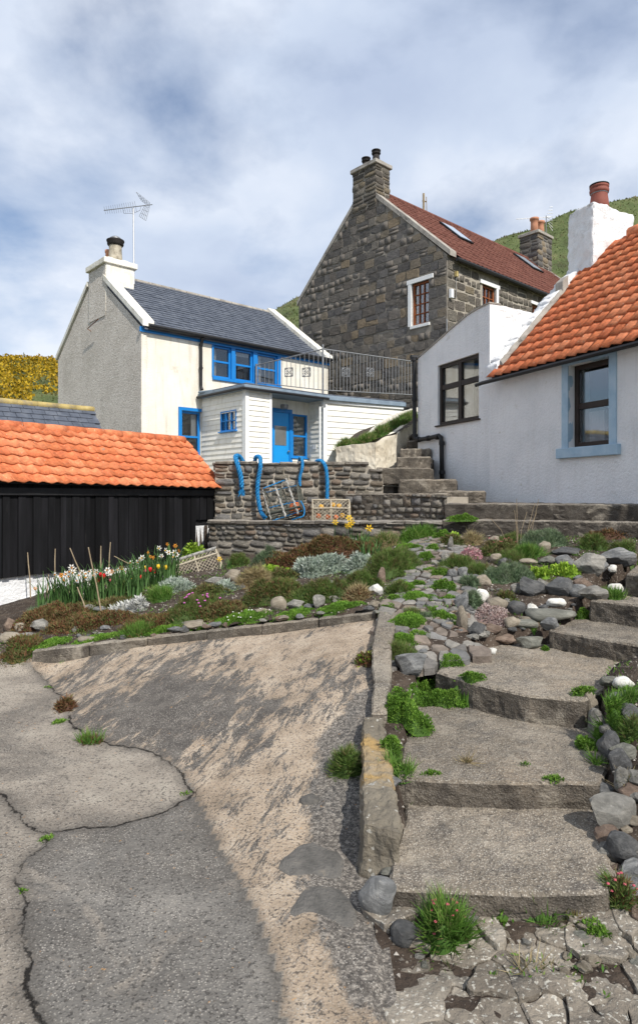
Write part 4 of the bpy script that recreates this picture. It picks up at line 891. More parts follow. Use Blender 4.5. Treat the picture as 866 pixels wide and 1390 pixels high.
# ============================================================ cottage on the right with annex
CO = V2(4.0, 9.8); UC = V2(-.394,.919).normalized(); NC = V2(-UC.y, UC.x); NC = NC if NC.x < 0 else -NC; BC = -NC
def cpt(a, b, z): return CO+UC*a+BC*b+Vector((0,0,z))
CF = Fr(CO, UC, NC); T0 = 2.34; CE, CR_, CG = 2.22, 4.72, 2.4; T1 = -3.6
co = empty('cottage', (3.6, 10.7, -.12), 'whitewashed cottage with an orange pantile roof and pale blue window margin', 'cottage')
cw = (-.37,.42,.76,2.02)
wall(co, 'front_wall', CF, T1, T0, -.75, CE, M['white_wash'], [cw], depth=.3)
M['hall'] = M['white_wash']
mb = MB(); pr = [(.3,-.7),(.3,CE+.2),(CG,CR_-.06),(2*CG,CE),(2*CG,-.7)]
mb.prism([cpt(T0-.3,b,z) for b, z in pr], [cpt(T0-.002,b,z) for b, z in pr]); mb.build('gable_wall', M['white_wash'], co)
mb = MB(); mb.prism([cpt(T1+.3,b,z) for b, z in pr], [cpt(T1,b,z) for b, z in pr]); mb.hexa([cpt(T1+.3,2*CG-.3,-.7),cpt(T0-.3,2*CG-.3,-.7),cpt(T0-.3,2*CG,-.7),cpt(T1+.3,2*CG,-.7),cpt(T1+.3,2*CG-.3,CE),cpt(T0-.3,2*CG-.3,CE),cpt(T0-.3,2*CG,CE),cpt(T1+.3,2*CG,CE)]); mb.build('back_wall', M['white_wash'], co)
sl = (CR_-CE)/CG; oh = .14; rf = MB()
for s_ in (0, 1):
    b0 = -oh if s_ == 0 else 2*CG+oh; z0 = CE-oh*sl
    rf.prism([cpt(T1,b0,z0),cpt(T0-.24,b0,z0),cpt(T0-.24,CG,CR_),cpt(T1,CG,CR_)], [cpt(T1,b0,z0+.06),cpt(T0-.24,b0,z0+.06),cpt(T0-.24,CG,CR_+.06),cpt(T1,CG,CR_+.06)])
croof = rf.build('roof', M['rough_black'], co)
up = (cpt(0,CG,CR_)-cpt(0,0,CE)).normalized(); nrow = 14; tl = ((cpt(0,CG,CR_)-cpt(0,-oh-.04,CE-(oh+.04)*sl)).length-.06)/nrow
tile_roof(croof, cpt(T0-.20,-oh-.05,CE-(oh+.05)*sl+.06), -UC, up, 25, nrow, .21, tl, M['pantile'])
for k in range(12):
    a = T0-.95-k*.4; mb = MB(); mb.tube([cpt(a,CG,CR_+.06), cpt(a-.42,CG,CR_+.06)], [.125,.115], 10); mb.build('ridge_tile', M['pantile'], croof, smooth=True)
# bumpy whitewashed skew
mb = MB(); n = 26
for i in range(n):
    b0 = -.06+(CG-.35)*i/n; b1 = -.06+(CG-.35)*(i+1)/n; z0 = CE+b0*sl; z1 = CE+b1*sl; t_ = .20+.03*math.sin(i*1.3)
    mb.hexa([cpt(T0-.30,b0,z0), cpt(T0-.30,b1,z1), cpt(T0+.05,b1,z1), cpt(T0+.05,b0,z0), cpt(T0-.27,b0,z0+t_), cpt(T0-.27,b1,z1+t_), cpt(T0+.03,b1,z1+t_), cpt(T0+.03,b0,z0+t_)])
mb.build('skew_coping', M['white_wash'], co, cut=.09, rough=.025, smooth=True)
mb = MB(); mb.hexa([cpt(T0-.36,.0,CE+.08), cpt(T0-.36,1.45,CE+.08+1.45*sl), cpt(T0-.29,1.45,CE+1.45*sl), cpt(T0-.29,.0,CE), cpt(T0-.35,.0,CE+.14), cpt(T0-.35,1.45,CE+.14+1.45*sl), cpt(T0-.29,1.45,CE+.2+1.45*sl), cpt(T0-.29,.0,CE+.2)]); mb.build('mortar_fillet', M['coping'], co, cut=.1, rough=.015)
mb = MB(); mb.tube([cpt(T0+.08,-oh-.1,CE-.2), cpt(T0-.1,-oh-.1,CE-.19), cpt(T1,-oh-.1,CE-.19)], .035, 8); mb.build('gutter', M['rough_black'], co)
mb = MB(); c0, c1_ = 1.83, 2.85; a1, a0 = T0-.0, T0-.62; mb.hexa([cpt(a0,c0,3.4),cpt(a1,c0,3.4),cpt(a1,c1_,3.4),cpt(a0,c1_,3.4),cpt(a0,c0+.0,5.42),cpt(a1,c0+.0,5.42),cpt(a1,c1_-.03,5.36),cpt(a0,c1_-.0,5.33)])
cch = mb.build('chimney', M['white_wash'], co, cut=.1, rough=.03, smooth=True, bevel=.03, seg=2)
mb = MB(); cc = cpt(T0-.31, 2.3, 5.36); mb.lathe(cc, [(.24,0),(.2,.05),(.16,.09)], 14); mb.build('flaunching', M['white_wash'], cch, smooth=True)
pot(cch, 'chimney_pot', cc, [(.185,.0),(.165,.25),(.148,.38),(.15,.40),(.17,.41),(.178,.46),(.155,.475),(.165,.5),(.175,.51),(.172,.54)], M['terracotta'], 28)
pot(cch, 'pot_band', cc+V2(0,0,.385), [(.151,0),(.156,.005),(.156,.018),(.15,.02)], M['galv'], 24); pot(cch, 'pot_mouth', cc+V2(0,0,.545), [(.15,0),(.178,.0),(.178,.02),(.13,.025),(.13,-.05)], M['soot'], 24)
mb = MB(); mb.hexa([cpt(T0-.34,1.38,CE+1.38*sl+.1),cpt(T0-.14,1.38,CE+1.38*sl+.1),cpt(T0-.14,1.52,CE+1.5*sl+.1),cpt(T0-.34,1.52,CE+1.5*sl+.1),cpt(T0-.34,1.38,CE+1.38*sl+.33),cpt(T0-.14,1.38,CE+1.38*sl+.33),cpt(T0-.14,1.52,CE+1.5*sl+.33),cpt(T0-.34,1.52,CE+1.5*sl+.33)]); mb.build('skew_block', M['coping'], co, bevel=.01)
# window with pale blue margins
mb = MB(); e = .004
fbox(mb, CF, cw[0]-.13, cw[0], .62, 2.17, -.1, .018); fbox(mb, CF, cw[1], cw[1]+.13, .62, 2.17, -.1, .018); fbox(mb, CF, cw[0]-.0, cw[1]+.0, cw[3], 2.17, -.1, .018)
mb.build('window_margin', M['pale_blue'], co, cut=.2, rough=.003)
mb = MB(); fbox(mb, CF, cw[0]-.2, cw[1]+.2, .60, .755, -.13, .075); mb.build('window_sill', M['pale_blue'], co, bevel=.008, cut=.2, rough=.004)
window(co, CF, cw[0]+.01, cw[1]-.01, cw[2], cw[3], -.11, M['dark_frame'], .075, (), (.5,), .09, curtain=[(.35,.8,0,.42)])
# annex
an = empty('annex', tuple(cpt(3.5,.8,-.1)), 'white lean-to annex with curved wall top and dark four pane window beside the cottage', 'outbuilding')
prof_t = [(2.34,3.50),(2.7,3.49),(3.0,3.45),(3.55,3.31),(4.0,3.18),(4.78,2.97)]
at_ = lambda a: float(np.interp(a, [p[0] for p in prof_t], [p[1] for p in prof_t]))
aw = (2.66,4.02,1.46,2.68)
wall(an, 'front_wall', CF, T0+.003, 4.78, -.6, at_, M['white_wash'], [aw], depth=.22, brk=[2.5]+[p[0] for p in prof_t[1:-1]]+[3.3,4.4])
mb = MB(); pts = [(a, at_(a)-.04) for a in np.linspace(T0+.25, 4.78, 9)]
mb.prism([cpt(a,.22,z) for a, z in pts]+[cpt(4.78,.22,-.6),cpt(T0+.25,.22,-.6)], [cpt(a,2.3,z-.1) for a, z in pts]+[cpt(4.78,2.3,-.6),cpt(T0+.25,2.3,-.6)]); bmx = mb.build('rear_block', M['white_wash'], an)
bpy.data.objects.remove(bmx)
mb = MB(); mb.hexa([cpt(4.56,.22,-.6),cpt(4.78,.22,-.6),cpt(4.78,2.3,-.6),cpt(4.56,2.3,-.6),cpt(4.56,.22,2.98),cpt(4.78,.22,2.95),cpt(4.78,2.3,2.95),cpt(4.56,2.3,2.98)]); mb.build('end_wall', M['white_wash'], an)
mb = MB(); mb.hexa([cpt(T0+.003,.22,1.9),cpt(T0+.23,.22,1.9),cpt(T0+.23,2.3,1.9),cpt(T0+.003,2.3,1.9),cpt(T0+.003,.22,3.49),cpt(T0+.23,.22,3.49),cpt(T0+.23,2.3,3.36),cpt(T0+.003,2.3,3.36)]); mb.build('parapet_wall', M['white_wash'], an, cut=.12, rough=.02, smooth=False)
mb = MB(); pts = [(a, at_(a)-.1) for a in np.linspace(T0+.23, 4.7, 9)]
for (p, q) in zip(pts[:-1], pts[1:]): mb.hexa([cpt(p[0],.2,p[1]-.08),cpt(q[0],.2,q[1]-.08),cpt(q[0],2.3,q[1]-.14),cpt(p[0],2.3,p[1]-.14),cpt(p[0],.2,p[1]),cpt(q[0],.2,q[1]),cpt(q[0],2.3,q[1]-.06),cpt(p[0],2.3,p[1]-.06)])
mb.build('roof', M['slate'], an)
mb = MB(); pts = [(a, at_(a)) for a in np.linspace(T0-.01, 4.8, 12)]
for (p, q) in zip(pts[:-1], pts[1:]): mb.hexa([cpt(p[0],-.02,p[1]),cpt(q[0],-.02,q[1]),cpt(q[0],.24,q[1]),cpt(p[0],.24,p[1]),cpt(p[0],-.02,p[1]+.025),cpt(q[0],-.02,q[1]+.025),cpt(q[0],.24,q[1]+.025),cpt(p[0],.24,p[1]+.025)])
mb.build('wall_coping', M['coping'], an)
window(an, CF, aw[0], aw[1], aw[2], aw[3], -.05, M['dark_frame'], .065, (.5,), (.64,), .1, sill=.03)
mb = MB(); fbox(mb, CF, aw[0]+.62, aw[1]-.05, aw[2]+.05, aw[3]-.05, -.15, -.14); fbox(mb, CF, aw[0]+.35, aw[0]+.60, aw[2]+.05, aw[3]-.05, -.15, -.14); mb.build('window_blind', M['blind'], an)
# downpipe
mb = MB(); P = [CF.p(4.83,3.0,.06), CF.p(4.83,2.9,.06), CF.p(4.8,1.35,.07), CF.p(4.78,1.26,.08), CF.p(4.6,1.22,.08), CF.p(4.2,1.22,.08), CF.p(3.86,1.24,.08), CF.p(3.78,1.2,.08), CF.p(3.76,1.05,.08), CF.p(3.74,.18,.08)]
mb.tube(P, .045, 12); dp = mb.build('downpipe', M['rough_black'], an, smooth=True)
for a, z in ((4.83,2.96),(4.8,2.1),(4.79,1.32),(3.76,1.08),(3.75,.5)):
    mb = MB(); mb.tube([CF.p(a,z-.035,.075), CF.p(a,z+.035,.075)], .06, 12); mb.build('pipe_collar', M['rough_black'], dp)
for a in (4.62,4.25,3.9): mb = MB(); mb.tube([CF.p(a+.04,1.22,.08), CF.p(a-.04,1.22,.08)], .058, 12); mb.build('pipe_collar', M['rough_black'], dp)
mb = MB(); mb.tube([CF.p(4.9,3.02,.1), CF.p(4.9,3.02,-1.2)], .05, 8); mb.build('gutter', M['rough_black'], dp)
# ============================================================ black shed
RS = V2(-1.8, 12.0); US = V2(-.588,-.809).normalized(); NS_ = V2(.809,-.588).normalized(); KS = -NS_; SLN = 6.6
def spt(a, b, z): return RS+US*a+KS*b+Vector((0,0,z))
sd = empty('shed', tuple(spt(2,.5,-1.3)), 'black boarded shed with low orange pantile roof and white plinth', 'shed')
EV = lambda a: .185+.010*a; RG = lambda a: 1.06-.006*a; q_ = .97
FS = Fr(spt(0,.14,0), US, NS_)
mb = MB(); fbox(mb, FS, -.0, SLN, -2.0, -.4, -.25, -.03); mb.build('plinth', M['white_wash'], sd, cut=.3, rough=.01)
a = -.02; k = 0
while a < SLN:
    w = R(.075,.125); zb = -1.08+R(-.008,.008) if a > .42 else -.40; mb = MB(); d = R(0,.012) + (.012 if k % 2 else 0)
    mb.hexa([FS.p(a,zb,-.02), FS.p(a+w-.006,zb,-.02), FS.p(a+w-.006,zb,.012+d), FS.p(a,zb,.012+d), FS.p(a,EV(a)-.03,-.02), FS.p(a+w-.006,EV(a)-.03,-.02), FS.p(a+w-.006,EV(a)-.03,.012+d), FS.p(a,EV(a)-.03,.012+d)])
    mb.build('board', M['black_board'], sd); a += w; k += 1
mb = MB(); fbox(mb, FS, 0, SLN, -.5, .1, -.06, -.025); mb.build('backing', M['rough_black'], sd)
mb = MB(); mb.prism([spt(0,.2,-1.9),spt(0,1.9,-1.9),spt(0,1.9,.15),spt(0,.97,.98),spt(0,.2,.22)], [spt(.1,.2,-1.9),spt(.1,1.9,-1.9),spt(.1,1.9,.15),spt(.1,.97,.98),spt(.1,.2,.22)]); mb.build('end_wall', M['white_wash'], sd)
mb = MB(); fbox(mb, FS, -.06, SLN, .03, .13, .02, .06); mb.build('eaves_board', M['rough_black'], sd)
e0 = spt(0,0,EV(0)); e1 = spt(SLN,0,EV(SLN)); r0 = spt(0,q_,RG(0)); r1 = spt(SLN,q_,RG(SLN)); bk0 = spt(0,2*q_,EV(0)); bk1 = spt(SLN,2*q_,EV(SLN)); dz = V2(0,0,.04)
mb = MB(); mb.prism([e0-dz, e1-dz, r1-dz, r0-dz], [e0, e1, r1, r0]); mb.prism([bk0-dz, bk1-dz, r1-dz, r0-dz], [bk0, bk1, r1, r0]); sroof2 = mb.build('roof', M['rough_black'], sd)
ue = (e1-e0).normalized(); upv = (r0-e0).normalized(); rows = 7; tl = ((r0-e0).length+.02)/rows
tile_roof(sroof2, e0-upv*.06+ue*(-.06), ue, upv, 32, rows, .21, tl, M['pantile'])
k = 0; a = -.02
while a < SLN:
    mb = MB(); L_ = .36; mb.tube([spt(a,q_,RG(a)+.015), spt(a+L_*.5,q_,RG(a)+.02), spt(a+L_-.008,q_,RG(a)+.015)], [.085,.082,.078], 10); mb.build('ridge_tile', M['pantile'], sroof2, smooth=True); a += L_
# ============================================================ low slate roofed building behind the shed
LB = px3(127,557,14.5)
def lb(a, b, z): return V2(LB.x,LB.y)-UW*a-VW*(-b)*-1+Vector((0,0,z))
lo = empty('outhouse', (LB.x-2, LB.y-1.5, -1), 'low grey slate roofed outhouse with yellow lichened ridge behind the shed', 'outbuilding')
Z1 = LB.z; b_ = MB(); run = 1.15; dr_ = 1.2
def lq(a, b, z): return V2(LB.x,LB.y)-UW*a+NW*b+Vector((0,0,z))
mb = MB(); mb.prism([lq(0.05,run-.1,-1.6),lq(.05,-run+.1,-1.6),lq(.05,-run+.1,Z1-dr_+.05),lq(.05,0,Z1-.06),lq(.05,run-.1,Z1-dr_+.05)], [lq(6,run-.1,-1.6),lq(6,-run+.1,-1.6),lq(6,-run+.1,Z1-dr_+.05),lq(6,0,Z1-.06),lq(6,run-.1,Z1-dr_+.05)]); mb.build('wall', M['harl_cream'], lo)
mb = MB(); mb.prism([lq(0,run,Z1-dr_-.05),lq(6,run,Z1-dr_-.05),lq(6,0,Z1-.05),lq(0,0,Z1-.05)], [lq(0,run,Z1-dr_),lq(6,run,Z1-dr_),lq(6,0,Z1),lq(0,0,Z1)]); mb.prism([lq(0,-run,Z1-dr_-.05),lq(6,-run,Z1-dr_-.05),lq(6,0,Z1-.05),lq(0,0,Z1-.05)], [lq(0,-run,Z1-dr_),lq(6,-run,Z1-dr_),lq(6,0,Z1),lq(0,0,Z1)]); lr = mb.build('roof', M['slate'], lo)
up = (lq(0,0,Z1)-lq(0,run,Z1-dr_)); sln = up.length; up.normalize(); nn = UW.cross(up).normalized(); nn = nn if nn.z > 0 else -nn; mb = MB()
for r in range(11):
    a = .0+(.12 if r % 2 else 0)
    while a < 6:
        w = R(.2,.3); o = lq(a,run+.02,Z1-dr_)+up*(sln/11*r); e = -UW*(w-.008); y = up*(sln/11*1.12); mb.hexa([o,o+e,o+e+y,o+y,o+nn*.02,o+e+nn*.02,o+e+y+nn*.005,o+y+nn*.005]); a += w
tag(mb.build('slates', M['slate'], lr), kind='stuff')
for k in range(15): mb = MB(); mb.tube([lq(k*.4,0,Z1+.01), lq(k*.4+.39,0,Z1+.01)], .075, 8); mb.build('ridge_tile', M['yellow_lichen'], lr, smooth=True)
mb = MB(); mb.tube([lq(3.6,.25,Z1-.2), lq(4.4,.25,Z1-.2)], .06, 8); mb.build('roof_light', M['plastic_white'], lr)
# ============================================================ terraces, walls, steps, kerbs
def slab(name, poly, z0, z1, m, parent=None, bevel=.012, cut=.05, rough=.01, kind='structure'):
    mb = MB(); top = [Vector((p[0],p[1],(z1 if not callable(z1) else z1(p)))) for p in poly]; bot = [Vector((p[0],p[1],z0)) for p in poly]
    mb.prism(bot, top); o = mb.build(name, m, parent, bevel=bevel, cut=cut, rough=rough)
    if parent is None: tag(o, kind=kind)
    return o
slab('terrace', [(-2.2,12.2),(1.35,12.1),(2.2,13.5),(3.5,16.4),(2.4,20),(-1,19),(-4.4,16.6),(-3,13.4)], -.5, .2, M['ledge'], cut=.5, rough=.02)
slab('wall_ledge', [(-1.80,11.0),(-.3,10.3),(1.75,9.3),(1.95,11.2),(.6,12.0),(-1.9,12.2)], -1.3, -.425, M['ledge'], cut=.2, rough=.02)
# dry stone retaining walls
def stone_wall(name, pts, zb, ztop, thick, label, seed, hh=(.07,.16), ww=(1.1,2.6), m=None, cap=True, maxn=300, mm=None, wallm=None):
    o = empty(name, (pts[0][0], pts[0][1], zb), label, 'wall')
    tot = 0
    lens = [(Vector(b)-Vector(a)).length for a, b in zip(pts[:-1], pts[1:])]; TL = sum(lens); off = 0
    for i, (a, b) in enumerate(zip(pts[:-1], pts[1:])):
        d = (Vector(b)-Vector(a)).normalized(); n = Vector((d.y,-d.x)); F = Fr(a, d, n); L = lens[i]
        zt = lambda s, off=off: ztop((off+s)/TL)
        core = MB(); k = max(1, int(L/.25))
        for j in range(k):
            s0, s1 = L*j/k, L*(j+1)/k
            core.hexa([F.p(s0,zb,-thick),F.p(s1,zb,-thick),F.p(s1,zb,-.006),F.p(s0,zb,-.006),F.p(s0,zt(s0)-.015,-thick),F.p(s1,zt(s1)-.015,-thick),F.p(s1,zt(s1)-.015,-.006),F.p(s0,zt(s0)-.015,-.006)])
        core.build('mortar_core', wallm or M['mortar'], o)
        rubble(o, F, zb, max(zt(s) for s in (0, L/3, L/2, L*.7, L)), lambda z: 0, lambda z, L=L: L, hh, ww, m or M['wall_stone'], depth=.16, proud=.03, gap=.012, top=lambda s: zt(s)-.01, seed=seed+i, maxn=int(maxn*L/TL))
        if cap:
            j = 0; s = 0
            while s < L:
                w = random.uniform(.22, .5); e = min(s+w, L); mb = MB(); z = zt((s+e)/2)-.02
                mb.hexa([F.p(s+.004,z,-thick-.01),F.p(e-.004,z,-thick-.01),F.p(e-.004,z,.05),F.p(s+.004,z,.05),F.p(s+.004,z+.05+R(-.01,.012),-thick-.01),F.p(e-.004,z+.05+R(-.01,.012),-thick-.01),F.p(e-.004,z+.05+R(-.01,.012),.04+R(-.02,.02)),F.p(s+.004,z+.05+R(-.01,.012),.04+R(-.02,.02))])
                mb.build('cap_stone', mm or M['ledge'], o, bevel=.01, cut=.12, rough=.012); s = e
        off += L
    return o
stone_wall('stone_wall', [(-1.86,13.2),(-1.88,12.0),(.0,12.0),(1.15,11.9)], -.45, lambda f: .61+.012*math.sin(f*21)-.25*max(0,(f-.93)/.07)**1.0, .35, 'rubble retaining wall with blue ropes hanging over its top, in front of the porch', 51, maxn=290)
stone_wall('stone_wall', [(-1.84,11.9),(-1.82,11.0),(-.25,10.24),(1.72,9.25)], -1.35, lambda f: -.415+.075*max(0,f-.3), .35, 'low rubble garden wall whose ledge carries the lobster creels', 61, maxn=290)
stone_wall('stone_wall', [(.45,11.45),(1.05,10.85),(1.93,10.0)], -.44, lambda f: .05-.03*f, .6, 'short rubble wall supporting the lower stair beside the yellow creel', 71, cap=False, hh=(.08,.2), ww=(1.,2.), maxn=120)
slab('wall_ledge', [(.40,11.5),(1.0,10.88),(1.9,10.03),(2.3,11.0),(1.2,12.0),(.7,12.1)], -.3, .055, M['step'], cut=.1, rough=.015)
# landing in front of the cottage, two long concrete kerb steps
slab('landing', [(1.84,9.72),(2.9,9.25),(4.10,8.56),(5.1,6.35),(5.75,6.3),(4.1,10.2),(3.3,12.2),(2.4,12.0)], -.62, -.095, M['landing'], cut=.09, rough=.016)
slab('landing_step', [(1.72,9.23),(2.9,8.8),(3.98,8.28),(4.75,6.9),(5.3,6.9),(4.45,8.5),(3.0,9.35),(1.95,9.9)], -1.0, -.315, M['landing'], cut=.08, rough=.016)
st = empty('stair', (1.7,12.2,0), 'worn stone stair climbing between the stone wall and the white annex', 'steps')
def ustep(x0, x1, Yf, dep, z, th, skew=0.0, jit=.03):
    P0 = px3(x0,0,Yf); P1 = px3(x1,0,Yf+skew); d = V2(.25,1).normalized()*dep
    slab('step', [(P0.x,P0.y),((P0.x+P1.x)/2,(P0.y+P1.y)/2-.02),(P1.x,P1.y),(P1.x+d.x,P1.y+d.y),(P0.x+d.x,P0.y+d.y)], z-th, z, M['step'], st, bevel=.02, cut=.09, rough=.02)
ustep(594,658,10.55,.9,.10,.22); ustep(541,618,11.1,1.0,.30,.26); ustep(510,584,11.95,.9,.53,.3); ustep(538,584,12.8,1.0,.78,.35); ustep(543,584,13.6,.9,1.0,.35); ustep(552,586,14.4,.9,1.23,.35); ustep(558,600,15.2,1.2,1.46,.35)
# block stones on the stair side
# planter walls beside the stair
def pathwall(name, pts, zb, m, thick, label, cat='wall', cut=.12):
    o = MB(); P = [Vector(p[:2]) for p in pts]; n = len(P)
    L = []; Rr = []
    for i in range(n):
        d = (P[min(i+1,n-1)]-P[max(i-1,0)]).normalized(); q = Vector((-d.y, d.x))*thick; L.append(P[i]); Rr.append(P[i]+q)
    for i in range(n-1):
        o.hexa([(L[i].x,L[i].y,zb),(L[i+1].x,L[i+1].y,zb),(Rr[i+1].x,Rr[i+1].y,zb),(Rr[i].x,Rr[i].y,zb),(L[i].x,L[i].y,pts[i][2]),(L[i+1].x,L[i+1].y,pts[i+1][2]),(Rr[i+1].x,Rr[i+1].y,pts[i+1][2]),(Rr[i].x,Rr[i].y,pts[i][2])])
    b = o.build(name, m, None, L=(P[0].x,P[0].y,zb), cut=cut, rough=.02, smooth=False); return tag(b, label, cat)
M['planter'] = mat('dirty cream render', [(.50,.43,.32), (.66,.60,.48), (.76,.71,.60)], 1.5, bump=.8, bscale=35, stains=((.30,.25,.19), 2.1, .62))
pathwall('planter_wall', [(.36,14.05,1.06),(.75,13.75,1.10),(1.157,13.6,1.12),(1.4,13.85,1.2),(1.62,14.2,1.33),(1.85,14.7,1.5),(2.1,15.3,1.7),(2.4,16,1.85)], .1, M['planter'], .18, 'curved cream planter wall with grass on top beside the upper stair')
pathwall('upper_planter_wall', [(.55,15.9,1.22),(.85,15.95,1.32),(1.2,16.1,1.55),(1.55,16.3,1.85),(1.95,16.5,2.1),(2.6,16.8,2.3)], .2, M['harl_cream'], .15, 'sloping cream wall stub rising against the white boarded porch')
X, Y, F = grid(.2, 3.2, 13.6, 17.6, .15, lambda x, y: (y > 14.15-.0*x) & (y > 13.6+1.5*(x-1.2)) & (x > .3))
Z = 1.03+.35*np.clip(X-.6,0,9)+.18*np.clip(Y-14.4,0,9)*np.clip(X,0,1); me = npmesh('planter_soil', np.c_[X,Y,Z], F, [M['soil']], smooth=True); tag(link(bpy.data.objects.new('planter_soil', me), None, (0,0,0)), kind='structure')
def psoil(x, y): return 1.03+.35*max(0,x-.6)+.18*max(0,y-14.4)*min(1,max(0,x))
# concrete steps
sp = empty('stairway', tuple(px3(680,1230,2.7)), 'broad weathered concrete steps climbing to the right through the rock garden', 'steps')
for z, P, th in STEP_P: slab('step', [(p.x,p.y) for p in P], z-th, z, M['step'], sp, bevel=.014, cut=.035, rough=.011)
# path kerbs
kb = empty('kerb', tuple(KERB_L[0]), 'long low concrete kerb along the top of the sloping slipway', 'kerb')
for a, b in zip(KERB_L[:-1], KERB_L[1:]):
    n_ = 3
    for k in range(n_):
        A = a+(b-a)*(k/n_); B = a+(b-a)*((k+1)/n_); d = (B-A).normalized(); q = Vector((-d.y,d.x,0)).normalized()*.13; A2 = A+d*.004; mb = MB()
        mb.hexa([A2-V2(0,0,.3), B-V2(0,0,.3), B+q-V2(0,0,.3), A2+q-V2(0,0,.3), A2, B, B+q, A2+q]); mb.build('kerb_stone', M['kerb'], kb, bevel=.012, cut=.05, rough=.009)
pk = empty('kerb', tuple(px3(508,960,4.3)), 'narrow upright kerb dividing the stone path from the slipway', 'kerb')
L1 = [px3(522,800,6.8), px3(514,830,6.03), px3(504,880,4.98), px3(507,925,4.5), px3(503,968,4.12)]
W1 = [.12,.17,.15,.12,.10]
for i in range(4):
    a, b = L1[i], L1[i+1]; mb = MB(); d = (b-a).normalized(); x0 = V2(W1[i],0,0); x1 = V2(W1[i+1],0,0); a = a+d*.006
    mb.hexa([a-V2(0,0,.35), b-V2(0,0,.35), b+x1-V2(0,0,.35), a+x0-V2(0,0,.35), a, b, b+x1, a+x0]); mb.build('kerb_stone', M['kerb'], pk, bevel=.012, cut=.04, rough=.01)
# the big slab on edge
A = px3(493,972,4.1); B = px3(497,1126,2.94); mb = MB(); P0 = V2(A.x,A.y); 
mb.hexa([V2(.26,4.12,-1.9), V2(.165,2.93,-1.9), V2(.345,2.86,-1.9), V2(.42,4.12,-1.9), V2(.275,4.12,-1.355), V2(.19,2.97,-1.455), V2(.36,2.9,-1.47), V2(.40,4.12,-1.37)])
M['edge_slab'] = mat('yellow stained stone slab', [(.12,.10,.075), (.19,.165,.125), (.28,.24,.18)], 2.5, bump=1, bscale=22, bdist=.03, stains=((.36,.24,.10), 2.2, .56), specks=[((.40,.38,.33), 25, .66)])
o = mb.build('stone_slab', M['edge_slab'], None, L=(.3,3.0,-1.72), bevel=.03, seg=2, cut=.03, rough=.02); tag(o, 'thick upright stone slab edging the concrete steps, yellow stained at its near end', 'slab')
mb = MB(); B0 = [(.36,4.1),(.34,3.3),(.36,2.95),(.50,2.85),(.62,3.3),(.64,3.9),(.6,4.3)]
slab('step_foundation', B0, -1.9, -1.66, M['kerb'], cut=.05, rough=.03)
slab('step_foundation', [(.40,3.5),(.40,4.4),(.5,4.5),(.56,4.2),(.52,3.6)], -1.9, -1.50, M['kerb'], cut=.06, rough=.03)
# crazy paved path: irregular flat stones
M['low_stone'] = mat('pale lichened ground stone', [(.16,.135,.105), (.25,.215,.17), (.35,.31,.25)], 3, bump=1, bscale=40, bdist=.02, rnd=.2, offset=True, stains=((.12,.11,.095), 5, .55), specks=[((.5,.47,.4), 60, .6)])
def voronoi_cells(pts, rad):
    out = []
    for i, p in enumerate(pts):
        poly = [p+Vector((math.cos(t*.7854)*rad, math.sin(t*.7854)*rad)) for t in range(8)]
        for j, q in enumerate(pts):
            if i == j or (q-p).length > rad*2.2: continue
            m_ = (p+q)/2; n_ = (q-p); new = []
            for k in range(len(poly)):
                a, b = poly[k], poly[(k+1)%len(poly)]; da, db = (a-m_).dot(n_), (b-m_).dot(n_)
                if da <= 0: new.append(a)
                if (da < 0) != (db < 0) and abs(da-db) > 1e-12: new.append(a+(b-a)*(da/(da-db)))
            poly = new
            if len(poly) < 3: break
        if len(poly) >= 3: out.append((p, poly))
    return out
PATH = [pz(522,900,-1.23), pz(600,900,-1.28), pz(648,885,-1.22), pz(636,830,-1.03), pz(640,790,-.90), pz(625,762,-.76), pz(612,735,-.62), pz(565,735,-.6), pz(566,770,-.78), pz(532,800,-.92), pz(522,850,-1.1)]
PATH = [(p.x,p.y) for p in PATH]
X, Y, F = grid(.3, 2.2, 4.6, 9.4, .08, lambda x, y: inside(x, y, PATH)); me = npmesh('path', np.c_[X,Y,gard_h(X,Y)+.012], F, [M['soil']], smooth=True); path = tag(link(bpy.data.objects.new('path', me), None, (0,0,0)), kind='structure')
pts = []; tries = 0; r_ = random.Random(8)
while tries < 6000 and len(pts) < 290:
    tries += 1; p = Vector((r_.uniform(.35,2.15), r_.uniform(4.6,9.3)))
    if inside(p.x, p.y, PATH) and all(math.hypot((p.x-q.x)*1.0, (p.y-q.y)*1.35) > r_.uniform(.075,.13) for q in pts): pts.append(p)
def wiggle(poly, amp, sub=3, f=9):
    out = []
    for a, b in zip(poly, poly[1:]+poly[:1]):
        for k in range(sub):
            q = a+(b-a)*(k/sub); n = Vector((q.x*f, q.y*f, 3.3)); out.append(Vector((q.x+mnoise.noise(n)*amp, q.y+mnoise.noise(n+Vector((7,3,1)))*amp)))
    return out
from mathutils import noise as mnoise
for (p, poly) in voronoi_cells(pts, .15):
    if r_.random() < .16: continue
    poly = wiggle(poly, .035, 2)
    z = float(gard_h(p.x, p.y)); g = r_.uniform(.78,.92); lift = r_.uniform(.005,.03); tlt = (r_.uniform(-.1,.1), r_.uniform(-.08,.08)); mb = MB()
    pl = [p+(q-p)*g for q in poly]
    top = [Vector((q.x,q.y,float(gard_h(q.x,q.y))+lift+tlt[0]*(q.x-p.x)+tlt[1]*(q.y-p.y))) for q in pl]; mid = [Vector((p.x+(t.x-p.x)*.86, p.y+(t.y-p.y)*.86, t.z+.008)) for t in top]; bot = [Vector((q.x,q.y,z-.06)) for q in pl]; n = len(pl)
    mb.add(bot+top+mid, [(i,(i+1)%n,n+(i+1)%n,n+i) for i in range(n)]+[(n+i,n+(i+1)%n,2*n+(i+1)%n,2*n+i) for i in range(n)]+[tuple(range(2*n,3*n))]); mb.build('stone', M['paving'], path)
